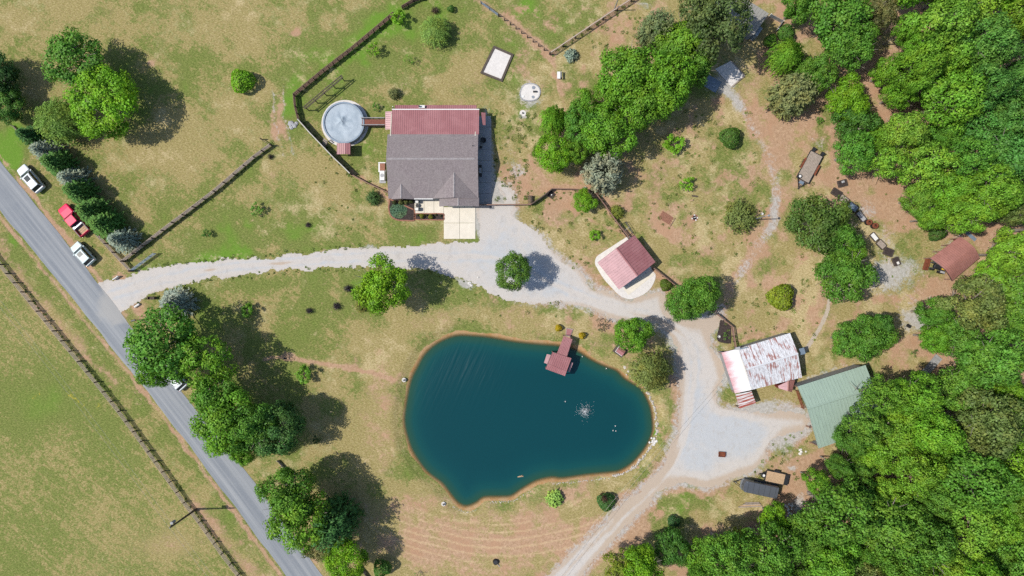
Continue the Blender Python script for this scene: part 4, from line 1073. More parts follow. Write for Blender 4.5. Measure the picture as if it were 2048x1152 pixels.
# --- the wood on the right: every tree is one of its own
def build_wood():
    g = np.random.default_rng(77); poly = np.array(FOREST, float); cand = []
    n = 5200
    xs = g.uniform(1380, 2130, n); ys = g.uniform(-60, 1215, n)
    sdv = poly_sd(xs, ys, poly)
    rr = g.uniform(35, 62, n); sel = []
    for x, y, d, r in zip(xs, ys, sdv, rr):
        rr2 = r
        if d < 0.62 * r: rr2 = max(22, d / 0.62)
        if d < 13: continue
        if 1840 < x < 1990 and 455 < y < 585 and d < 40: continue
        if all((x - a) ** 2 + (y - b) ** 2 > (0.76 * (rr2 + c)) ** 2 for a, b, c in sel): sel.append((x, y, rr2))
    # second pass fills the holes
    for x, y, d in zip(g.uniform(1380, 2130, 3000), g.uniform(-60, 1215, 3000), np.zeros(3000)):
        d = poly_sd(np.array([x]), np.array([y]), poly)[0]
        if d < 18: continue
        r = 30
        if all((x - a) ** 2 + (y - b) ** 2 > (0.70 * (r + c)) ** 2 for a, b, c in sel): sel.append((x, y, r))
    keys = ['oak1', 'oak2', 'oak3', 'oak4', 'oak2', 'oak1', 'airy', 'airy2', 'oak3']
    bands = [(0, "beside the clearing at the top"), (130, "level with the olive cedar"), (235, "level with the flatbed trailer"), (365, "above the arched barn"), (480, "level with the arched barn"), (580, "just below the arched barn"), (690, "level with the rusty barn"), (800, "level with the green-roofed barn"), (900, "below the green-roofed barn"), (1000, "level with the black trailer"), (1085, "along the bottom edge")]
    sel.sort(key=lambda t: (sum(t[1] > b for b, _ in bands), t[0])); cnt = {}
    tot = {}
    for x, y, r in sel:
        b = max(0, sum(y > q for q, _ in bands) - 1); tot[b] = tot.get(b, 0) + 1
    words = ["first", "second", "third", "fourth", "fifth", "sixth", "seventh", "eighth", "ninth", "tenth", "eleventh", "twelfth", "thirteenth", "fourteenth", "fifteenth", "sixteenth", "seventeenth", "eighteenth", "nineteenth", "twentieth", "21st", "22nd", "23rd", "24th", "25th", "26th", "27th", "28th", "29th", "30th"]
    for x, y, r in sel:
        b = max(0, sum(y > q for q, _ in bands) - 1); i = cnt.get(b, 0); cnt[b] = i + 1
        if x > 2095 or y < -45 or y > 1195: pass
        tone = fbm(np.array([x / 130.]), np.array([y / 130.]), 3, 40)[0]; t2 = g.random()
        if x > 1950 and 90 < y < 330: c = (0.078, 0.215, 0.040)
        elif y > 560 and tone < .5: c = (0.095, 0.230, 0.027)
        elif tone < .44: c = G2
        elif tone > .58: c = (0.148, 0.300, 0.030)
        else: c = G1
        if t2 < .03: c = (0.135, 0.185, 0.050)
        hc = g.uniform(5.6, 9.8) if r > 32 else g.uniform(4.8, 6.2)
        key = keys[int(g.integers(len(keys)))]
        col = "bright green" if c in (G1,) else ("yellow-green" if c[0] > .13 and c is not GO else ("olive" if t2 < .03 else "deep green"))
        plant(key, x, y, r * 1.12, hc, hue(tuple(k * 1.15 for k in c), .10), f"{col} wood tree {bands[b][1]}, {words[min(i, 29)]} from the left", "tree", "tree", "trees of the wood on the right")
    return len(sel)
print("wood trees:", build_wood())

# --- weeds: uncountable tufts on bare ground, along fences and drive edges
def weeds():
    g = np.random.default_rng(91); cl = []
    for x0, y0, x1, y1, n in ((985, 225, 1075, 400, 90), (1040, 380, 1250, 560, 90), (1280, 220, 1540, 520, 110), (960, 410, 1010, 450, 14), (1400, 560, 1640, 700, 60), (1500, 830, 1620, 960, 40), (1180, 20, 1300, 110, 26), (620, 260, 740, 470, 24), (880, 560, 1300, 660, 40), (1600, 280, 1860, 560, 50)):
        cl += [(g.uniform(x0, x1), g.uniform(y0, y1), g.uniform(.12, .42)) for _ in range(n)]
    for path, n in (([(7, 529), (197, 763), (330, 941), (480, 1146)], 120), ([(253, 522), (433, 384), (545, 292)], 60), ([(601, 243), (704, 350), (777, 386)], 36), ([(592, 193), (707, 101), (789, 32)], 40), ([(1101, 110), (1262, 3)], 26), ([(1185, 382), (1256, 477)], 18), ([(280, 600), (433, 556), (612, 540), (845, 540), (942, 574)], 50), ([(300, 534), (512, 512), (725, 493)], 40)):
        q = resample(path, n); cl += [(x + g.normal() * 3, y + g.normal() * 3, g.uniform(.12, .32)) for x, y in q]
    C = []; N = []; T = []
    for x, y, r in cl:
        if poly_sd(np.array([x]), np.array([y]), DRIVE)[0] > 3: continue
        if poly_sd(np.array([x]), np.array([y]), np.vstack([ROAD_L, ROAD_R[::-1]]))[0] > -3: continue
        if 1180 < x < 1320 and 465 < y < 605: continue
        if pond_depth_field(np.array([x]), np.array([y]))[0] > -1.5: continue
        p = P(x, y); n = int(10 + 60 * r); a = g.uniform(0, 6.28, n); q = np.sqrt(g.random(n)) * r
        C.append(np.c_[p.x + q * np.cos(a), p.y + q * np.sin(a), .03 + g.random(n) * r * .5]); N.append(np.c_[g.normal(size=n) * .6, g.normal(size=n) * .6, np.ones(n)]); T.append(np.clip(g.normal(.5, .22) + g.normal(size=n) * .15, 0, 1))
    C = np.vstack(C); me = leaf_mesh("weeds", C, np.vstack(N), g.uniform(.10, .22, len(C)), np.concatenate(T), M['leaf'], .5, None, g)
    o = link("weeds", me, None, "stuff"); o.color = (0.135, 0.205, 0.042, 1); o["label"] = "scattered green weed tufts on the dry ground"
weeds()
# ------------------------------------------------------------------ roof helpers
def uv_roof(me, origin, across, down):
    """uv in metres: x along the eaves, y up the slope from the eaves"""
    uvl = me.uv_layers.new(name="UVMap"); a = Vector(across).normalized(); d = Vector(down).normalized()
    for lp in me.loops:
        v = me.vertices[lp.vertex_index].co - Vector(origin); uvl.data[lp.index].uv = (v.dot(a), v.dot(d))
def roof_plane(parent, name, q, material, t=0.10, ribs=0.0, rib_mat=None, rib_h=0.05, rib_w=0.06):
    """q: eave start, eave end, ridge end, ridge start (ccw from above)"""
    q = [Vector(p) for p in q]; off = parent_origin(parent)
    mb = MB().slab(q, t); o = mb.build(name, material, parent)
    uv_roof(o.data, q[0] - off, q[1] - q[0], q[3] - q[0])
    if ribs > 0:
        n = max(2, int(round((q[1] - q[0]).length / ribs))); rb = MB(); ax = (q[1] - q[0]).normalized() * rib_w * .5; up = Vector((0, 0, rib_h))
        for i in range(n + 1):
            f = i / n; f = min(max(f, .004), .996); a = q[0].lerp(q[1], f); b = q[3].lerp(q[2], f); e = Vector((0, 0, .003))
            rb.hexa([tuple(p) for p in (a - ax - e, a + ax - e, b + ax - e, b - ax - e, a - ax * .6 + up, a + ax * .6 + up, b + ax * .6 + up, b - ax * .6 + up)])
        r = rb.build("roof_ribs", rib_mat or material, o, "stuff")
        uv_roof(r.data, q[0] - off, q[1] - q[0], q[3] - q[0])
    return o
def cap(parent, name, a, b, w, material, h=0.05):
    a = Vector(a); b = Vector(b); d = (b - a).normalized(); s = Vector((-d.y, d.x, 0)).normalized() * w / 2; u = Vector((0, 0, h))
    dn = Vector((0, 0, -h * .6))
    return MB().hexa([tuple(p) for p in (a - s + dn, b - s + dn, b + s + dn, a + s + dn, a - s * .3 + u, b - s * .3 + u, b + s * .3 + u, a + s * .3 + u)]).build(name, material, parent)
def wall_between(mb, a, b, z0, z1, t=0.14):
    a = Vector((a[0], a[1], 0)); b = Vector((b[0], b[1], 0)); d = (b - a).normalized(); n = Vector((-d.y, d.x, 0)) * t / 2
    c = [a - n, b - n, b + n, a + n]
    return mb.hexa([(p.x, p.y, z0) for p in c] + [(p.x, p.y, z1) for p in c])
def window_on(parent, a, b, z0, z1, out, name="window"):
    """a flat window with frame and pane standing on a wall from a to b"""
    a = Vector((a[0], a[1], 0)); b = Vector((b[0], b[1], 0)); n = Vector((out[0], out[1], 0)).normalized()
    fr = MB(); d = (b - a).normalized(); w = .09
    for p, q in ((a, a + d * w), (b - d * w, b)): wall_between(fr, p + n * .03, q + n * .03, z0, z1, .06)
    for p, q in ((z0, z0 + w), (z1 - w, z1)): wall_between(fr, a + d * w + n * .028, b - d * w + n * .028, p, q, .056)
    f = fr.build(name, M['white'], parent)
    wall_between(MB(), a + d * w + n * .02, b - d * w + n * .02, z0 + w, z1 - w, .03).build("pane", M['glass'], f)
    return f

# ------------------------------------------------------------------ the house
def house():
    zr, zf, zb, zp = 4.7, 2.75, 3.45, 2.75           # ridge, front eave, joint with metal roof, porch eave
    base = P(866, 310, 2.0); base.z = 0
    h = thing("house", "large grey-shingled house with a red metal rear roof and pale driveway", "house", base)
    rl, rr = P(772, 317.5, zr), P(955.5, 317.5, zr)
    xl, xr = rl.x, rr.x
    yf = P(0, 397, zf).y; yb = P(0, 268.5, zb).y; yp = P(0, 219.5, zp).y; yr = rl.y
    roof_plane(h, "front_roof", [(xl, yf, zf), (xr, yf, zf), (xr, yr, zr), (xl, yr, zr)], M['shingle'], .14)
    roof_plane(h, "rear_roof", [(xr, yb, zb), (xl, yb, zb), (xl, yr, zr), (xr, yr, zr)], M['shingle'], .14)
    cap(h, "ridge_cap", (xl + .2, yr, zr + .01), (xr - .45, yr, zr + .01), .34, M['shingle_cap'], .05)
    roof_plane(h, "metal_roof", [(xr + .12, yp, zp - .02), (xl + .55, yp, zp - .02), (xl + .55, yb, zb - .02), (xr + .12, yb, zb - .02)], M['metal_red'], .08, .32, M['metal_red'], .035, .06)
    MB().box(((xl + xr) / 2 + .33, yp + .06, zp - .03), (xr - xl - .4, .14, .12)).build("gutter", M['white'], h)
    # lower strip of metal roof behind
    ya = P(0, 210, 2.1).y
    roof_plane(h, "lean_to_roof", [(xr - .3, ya, 2.05), (xl + .9, ya, 2.05), (xl + .9, yp + .1, 2.35), (xr - .3, yp + .1, 2.35)], M['metal_red'], .07, .32, M['metal_red'], .04, .05)
    # small west canopy over the ramp and east canopy
    w0, w1 = P(770.5, 223, 2.2), P(781.5, 259, 2.2)
    roof_plane(h, "west_canopy", [(w0.x, w1.y, 2.15), (w1.x + .5, w1.y, 2.35), (w1.x + .5, w0.y, 2.35), (w0.x, w0.y, 2.15)], M['metal_pale'], .06)
    rb = MB()
    for k in range(9): rb.box(((w0.x + w1.x + .5) / 2, w1.y + (w0.y - w1.y) * (k + .5) / 9, 2.29), (w1.x + .5 - w0.x, .05, .05))
    rb.build("canopy_ribs", M['metal_pale'], h, "stuff")
    e0, e1 = P(962, 225, 2.3), P(971, 250, 2.3)
    roof_plane(h, "east_canopy", [(e0.x + .2, e1.y, 2.4), (e1.x, e1.y, 2.2), (e1.x, e0.y, 2.2), (e0.x, e0.y, 2.4)], M['metal_red'], .06)
    # walls
    ov = .45; a = (xl + ov, yf + ov); b = (xr - ov, yf + ov); c = (xr - ov, yb - .3); d = (xl + ov, yb - .3)
    wm = MB(); wall_between(wm, a, b, 0, zf); wm.build("front_wall", M['cream'], h)
    for p, q, nm in (((xr - ov, yf + .56), (xr - ov, yp - .5), "east_wall"), ((xl + ov, yf + .56), (xl + ov, yp - .5), "west_wall")):
        wm = MB(); wall_between(wm, p, q, 0, 2.6)
        # gable triangle
        x = p[0]; t = .07
        wm.add([(x - t, yf + .6, 2.6), (x + t, yf + .6, 2.6), (x + t, yp - .6, 2.6), (x - t, yp - .6, 2.6), (x - t, yr, zr - .2), (x + t, yr, zr - .2)], [(0, 1, 5, 4), (2, 3, 4, 5), (1, 2, 5), (3, 0, 4), (0, 3, 2, 1)])
        wm.build(nm, M['cream'], h)
    wm = MB(); wall_between(wm, (xl + ov, yp - .55), (xr - ov, yp - .55), 0, 2.6); wm.build("rear_wall", M['cream'], h)
    for k in range(5):
        px_ = xr - 1.2 - k * 3.0
        MB().tube((px_, ya - .2, 0), (px_, ya - .2, 2.0), .07, .07, 6).build("porch_post", M['white'], h)
    for yy in (yr - 3.2, yr + 1.5): window_on(h, (xr - ov + .08, yy), (xr - ov + .08, yy + 1.3), .9, 2.1, (1, 0))
    for yy in (yr - 4.2, yr + .5): window_on(h, (xl + ov - .08, yy + 1.3), (xl + ov - .08, yy), .9, 2.1, (-1, 0))
    # gables on the front slope
    def main_z(y): return zf + (y - yf) / (yr - yf) * (zr - zf)
    def gable(rx, y_top_px, lx_px, rx_px, yfront, nm, zr_g=None):
        yt = P(0, y_top_px, 3.4).y; zg = main_z(yt) if zr_g is None else zr_g
        gx = P(rx, 0, zg).x; lx = P(lx_px, 0, zf).x; rx_ = P(rx_px, 0, zf).x; zl = zf + .02
        for sgn, ex, nm2 in ((-1, lx, "left"), (1, rx_, "right")):
            # three-sided slope: ridge front, ridge back, valley foot ; plus front eave
            fy = yfront; A = (ex, fy, zl); B = (gx, fy, zg); C = (gx, yt, zg); D = (ex, max(fy, yf + .02), zl)
            q = [A, B, C, D] if sgn < 0 else [B, A, D, C]
            MB().slab([Vector(p) + Vector((0, 0, .03)) for p in q], .12).build(f"{nm}_slope", M['shingle'], h)
        cap(h, f"{nm}_ridge_cap", (gx, yfront + .02, zg + .04), (gx, yt, zg + .04), .26, M['shingle_cap'], .04)
        MB().add([(lx + .35, yfront + .3, zl), (rx_ - .35, yfront + .3, zl), (gx, yfront + .3, zg - .2), (lx + .35, yfront + .42, zl), (rx_ - .35, yfront + .42, zl), (gx, yfront + .42, zg - .2)], [(0, 1, 2), (5, 4, 3), (0, 2, 5, 3), (1, 4, 5, 2), (0, 3, 4, 1)]).build(f"{nm}_front", M['cream'], h)
        return gx, zg, lx, rx_
    gable(802, 368, 783, 828, yf - .12, "small_gable")
    gable(908, 346.5, 866, 955.5, yf - .02, "large_gable")
    # projecting garage gable
    yg = P(0, 412.5, 2.9).y; zg = 3.55; gx = P(916.5, 0, zg).x; lx = P(878.5, 0, 2.75).x; rx_ = P(958, 0, 2.75).x; yk = P(0, 394, zg).y
    MB().slab([(lx, yg, zf - .05), (gx, yg, zg), (gx, yk + .6, zg), (lx, yk + .6, zf - .05)], .12).build("garage_roof", M['shingle'], h)
    MB().slab([(gx, yg, zg), (rx_, yg, zf - .05), (rx_, yk + .6, zf - .05), (gx, yk + .6, zg)], .12).build("garage_roof", M['shingle'], h)
    cap(h, "garage_ridge_cap", (gx, yg + .02, zg + .01), (gx, yk, zg + .01), .26, M['shingle_cap'], .04)
    gw = MB(); wall_between(gw, (lx + .4, yg + .4), (rx_ - .4, yg + .4), 0, 2.6)
    gw.add([(lx + .5, yg + .34, 2.6), (rx_ - .5, yg + .34, 2.6), (gx, yg + .34, zg - .18), (lx + .5, yg + .46, 2.6), (rx_ - .5, yg + .46, 2.6), (gx, yg + .46, zg - .18)], [(0, 1, 2), (5, 4, 3), (0, 2, 5, 3), (1, 4, 5, 2)])
    gw.build("garage_wall", M['cream'], h)
    for p in (lx + .4, rx_ - .4):
        wm = MB(); wall_between(wm, (p, yg + .48), (p, yf + .4), 0, 2.6); wm.build("garage_side_wall", M['cream'], h)
    gd = MB(); wall_between(gd, (lx + 1.1, yg + .3), (rx_ - 1.1, yg + .3), .05, 2.2, .06); g = gd.build("garage_door", M['white'], h)
    for k in range(3):
        gl = MB(); wall_between(gl, (lx + 1.15, yg + .262), (rx_ - 1.15, yg + .262), .55 * (k + 1) - .015, .55 * (k + 1) + .015, .012); gl.build("panel_joint", M['concrete_grey'], g)
    # white fascia along the front eave between gables
    fx0, fx1 = P(827, 0, zf).x, P(866, 0, zf).x
    MB().box(((fx0 + fx1) / 2, yf - .06, zf - .06), (fx1 - fx0, .12, .16)).build("fascia", M['white'], h)
    for k in range(4):
        x0 = xl + 1.2 + k * 2.0
        window_on(h, (x0, yf + ov - .08), (x0 + 1.1, yf + ov - .08), .8, 2.1, (0, -1))
    # vent pipe on the shingles, box on the lower roof
    v = P(945.5, 293, 3.6); MB().tube((v.x, v.y, 3.5), (v.x, v.y, 4.35), .07).build("vent_pipe", M['dark'], h)
    v = P(844, 214, 2.3); MB().box((v.x, v.y, 2.4), (.9, .42, .36)).build("flue_box", M['white'], h)
    v = P(839.5, 214, 2.4); MB().tube((v.x, v.y, 2.1), (v.x, v.y, 3.0), .12).build("flue_pipe", M['dark'], h)
    # rear wall steps on the west: brick planter box
    return h
house()

def slab_obj(name, label, cat, poly_px, z, material, joints=None, group=None):
    pts = [P(x, y) for x, y in poly_px]; c = sum(pts, Vector()) / len(pts); c.z = 0
    t = thing(name, label, cat, c, 0, group)
    pl = [(p.x, p.y) for p in pts]
    return t, pl
# pale concrete drive in four slabs, patio, walk
def slabs():
    x0, x1, y0, y1 = 887.5, 951, 414, 478
    t = thing("concrete_drive", "pale four-slab concrete pad in front of the garage", "pavement", P((x0 + x1) / 2, (y0 + y1) / 2)); 
    for i in range(2):
        for j in range(2):
            a = P(x0 + (x1 - x0) * i / 2 + .25, y0 + (y1 - y0) * j / 2 + .25); b = P(x0 + (x1 - x0) * (i + 1) / 2 - .25, y0 + (y1 - y0) * (j + 1) / 2 - .25)
            MB().bevbox(((a.x + b.x) / 2, (a.y + b.y) / 2, .02), (b.x - a.x, a.y - b.y, .10), .012).build("slab", M['concrete'], t)
    t = thing("patio", "pale concrete patio with chairs beside the garage", "pavement", P(858, 412))
    for k in range(3):
        a = P(829 + k * 19.5 + .2, 397); b = P(829 + (k + 1) * 19.5 - .2, 426.5)
        MB().bevbox(((a.x + b.x) / 2, (a.y + b.y) / 2, .03), (b.x - a.x, a.y - b.y, .10), .012).build("slab", M['concrete'], t)
    t = thing("side_walk", "grey concrete walk in the shade right of the house", "pavement", P(969, 320))
    for k in range(8):
        a = P(950, 232 + k * 22.2 + .3); b = P(982.5, 232 + (k + 1) * 22.2 - .3)
        MB().bevbox(((a.x + b.x) / 2, (a.y + b.y) / 2, .02), (b.x - a.x, a.y - b.y, .09), .012).build("slab", M['concrete_grey'], t)
slabs()

def poly_prism_thing(name, label, cat, poly, z0, z1, material, n=4, part="bed"):
    q = catmull(poly, n, True); c = P(*q.mean(0)); t = thing(name, label, cat, c)
    MB().prism([(P(x, y).x, P(x, y).y) for x, y in q][::-1], z0, z1).build(part, material, t)
    return t, q
def edging(t, q, material, w=.22, h=.16, name="edging"):
    for i in range(0, len(q)):
        a, b = P(*q[i]), P(*q[(i + 1) % len(q)])
        if (b - a).length < .05: continue
        mb = MB(); wall_between(mb, a, a.lerp(b, .96), 0, h, w); mb.build(name, material, t)
def beds():
    t, q = poly_prism_thing("planting_bed", "curved dark mulch bed with creeping juniper left of the patio", "flower bed", [(782, 397), (806, 396), (829, 396), (829, 420), (829, 440), (812, 441), (795, 440), (782, 432), (777.5, 417), (779, 405)], -.05, .07, M['mulch'])
    edging(t, q[12:], M['brick'], .2, .12)
    t, q = poly_prism_thing("planting_bed", "narrow dark mulch bed in front of the patio", "flower bed", [(830, 427.5), (858, 427.5), (887, 427.5), (887, 434), (887, 440), (858, 439.5), (830, 439), (830, 433)], -.05, .07, M['mulch'], 2)
    edging(t, q, M['brick'], .16, .12)
    t, q = poly_prism_thing("planting_bed", "dark mulch bed beside the small fence at the rusty barn", "flower bed", [(1441, 640), (1452, 646), (1461, 652), (1462, 684), (1458, 687), (1447, 686), (1436, 682), (1434, 672), (1438, 655)], -.05, .06, M['mulch'])
    # creeping juniper: low green mat
    g = np.random.default_rng(5); n = 1600; a = g.uniform(0, 6.28, n); r = np.sqrt(g.random(n))
    cx, cy = P(797, 421).x, P(797, 421).y
    C = np.c_[cx + 1.35 * r * np.cos(a), cy + 1.25 * r * np.sin(a), .08 + .28 * (1 - r ** 2) * g.uniform(.6, 1.1, n)]
    keep = (C[:, 0] < P(828, 0).x) & (C[:, 1] < P(0, 399).y) & (C[:, 1] > P(0, 438).y)
    C = C[keep]; n = len(C)
    root = thing("creeping_juniper", "creeping blue-green juniper mat covering the curved bed", "plant", (cx, cy, 0))
    me = leaf_mesh("juniper_mat", C - np.array([cx, cy, 0]), np.tile([0, 0, 1.], (n, 1)) + g.normal(size=(n, 3)) * .5, .2, g.uniform(.2, .8, n), M['needle'], .4, None, g)
    o = link("foliage", me, root); o.color = (0.075, 0.15, 0.085, 1)
    mb = MB()
    for k in range(9): mb.path([(0, 0, .05), (1.0 * math.cos(k * .7), 1.0 * math.sin(k * .7), .12)], [.03, .01], 4)
    mb.local("stem", M['twig'], root)
    for i, (x, y, r, lab) in enumerate([(789, 405, 4.6, "first from the left of the clipped bushes under the small gable"), (802, 404.5, 5.2, "second from the left of the clipped bushes under the small gable"), (812.5, 404, 5.0, "third from the left of the clipped bushes under the small gable"), (822, 403, 4.6, "last of the clipped bushes under the small gable, next to the patio"), (844, 432, 5.0, "left round golden bush in the narrow bed"), (861.5, 433.5, 5.0, "right round golden bush in the narrow bed"), (836, 430, 2.6, "tiny bush at the left end of the narrow bed"), (853, 430, 2.4, "tiny bush between the two golden bushes"), (872, 430, 2.4, "tiny bush right of the golden bushes in the narrow bed"), (882, 432, 2.2, "tiny bush at the right end of the narrow bed")]):
        plant('round', x, y, r, r * .075, (0.20, 0.22, 0.03) if i in (4, 5) else ((0.14, 0.16, 0.05) if i in (1, 2) else (0.07, 0.09, 0.03)), lab, "shrub", "bush", "clipped bushes in the house beds")
beds()

# patio chairs and table
def patio_set():
    def chair(px, py, lab):
        b = P(px, py); t = thing("patio_chair", lab, "chair", (b.x, b.y, .08), R(0))
        MB().box((0, 0, .40), (.52, .5, .06)).local("seat_frame", M['dark'], t); MB().bevbox((.0, 0, .49), (.48, .46, .12), .04).local("cushion", M['white'], t)
        MB().box((.27, 0, .62), (.06, .52, .5)).local("backrest", M['dark'], t)
        for y in (-.27, .27): MB().box((0, y, .6), (.5, .05, .05)).local("armrest", M['dark'], t)
        for x in (-.22, .22):
            for y in (-.22, .22): MB().box((x, y, .19), (.05, .05, .38)).local("leg", M['dark'], t)
    chair(835, 404, "white-cushioned patio chair at the upper end of the patio"); chair(835, 419, "white-cushioned patio chair at the lower end of the patio")
    b = P(835.5, 411.5); t = thing("side_table", "small dark table between the two patio chairs", "table", (b.x, b.y, .08))
    MB().disc((0, 0), .28, .42, .46, 16).local("table_top", M['dark'], t)
    for k in range(3): MB().tube((.2 * math.cos(k * 2.1), .2 * math.sin(k * 2.1), 0), (.14 * math.cos(k * 2.1), .14 * math.sin(k * 2.1), .42), .02).local("leg", M['dark'], t)
patio_set()

# things in the shade on the walk, meters and units at the walls
def wall_things():
    b = P(966.5, 281.5); t = thing("fire_bowl", "round dark fire bowl in the shade right of the house", "fire pit", (b.x, b.y, .065))
    MB().loft([[(r * math.cos(k * .393), r * math.sin(k * .393), z) for k in range(16)] for r, z in ((.2, .12), (.42, .3), (.46, .34), (.40, .33), (.2, .2))]).local("bowl", M['dark'], t)
    for k in range(3): MB().tube((.34 * math.cos(k * 2.1), .34 * math.sin(k * 2.1), 0), (.2 * math.cos(k * 2.1), .2 * math.sin(k * 2.1), .2), .025).local("leg", M['dark'], t)
    b = P(962, 295); t = thing("planter_pot", "small dark pot below the round fire bowl", "pot", (b.x, b.y, .065))
    MB().loft([[(r * math.cos(k * .524), r * math.sin(k * .524), z) for k in range(12)] for r, z in ((.14, 0), (.22, .3), (.2, .32), (.16, .28))]).local("pot", M['dark'], t)
    b = P(960.8, 343); t = thing("grill", "covered grill with a grey lid on the shaded walk", "grill", (b.x, b.y, .065))
    MB().box((0, 0, .45), (.55, 1.0, .5)).local("cabinet", M['dark'], t); MB().bevbox((0, 0, .85), (.5, .85, .28), .1).local("lid", M['steel'], t)
    for s in (-1, 1): MB().box((0, s * .72, .66), (.5, .4, .04)).local("side_shelf", M['dark'], t)
    for x in (-.22, .22):
        for y in (-.4, .4): MB().tube((x, y, 0), (x, y, .2), .04).local("wheel", M['black'], t)
    for px_, py_, lab in ((765.5, 353, "white boxed air unit on its pad left of the house"), ):
        b = P(px_, py_); t = thing("air_unit", lab, "air unit", (b.x, b.y, 0))
        MB().box((0, 0, .06), (1.0, 2.1, .12)).local("pad", M['concrete_grey'], t); MB().bevbox((.1, 0, .58), (.75, 1.5, .9), .06).local("case", M['white'], t); MB().disc((.1, 0), .3, 1.03, 1.05, 16).local("fan_grille", M['concrete_grey'], t)
    b = P(764, 335); t = thing("brick_steps", "white-edged brick steps at the house's left wall", "steps", (b.x, b.y, 0))
    MB().box((.1, 0, .12), (.8, 1.2, .24)).local("landing", M['brick'], t); MB().box((-.42, 0, .09), (.22, 1.3, .18)).local("step", M['white'], t)
    for s in (-1, 1): MB().box((.05, s * .68, .22), (1.1, .14, .44)).local("side_wall", M['white'], t)
    b = P(983.5, 415.5); t = thing("drain_grate", "square grey drain grate beside the gravel below the fence", "grate", (b.x, b.y, 0))
    MB().box((0, 0, .03), (.75, .5, .04)).local("frame", M['concrete_grey'], t)
    for k in range(5): MB().box((-.28 + k * .14, 0, .055), (.06, .44, .02)).local("bar", M['dark'], t)
wall_things()

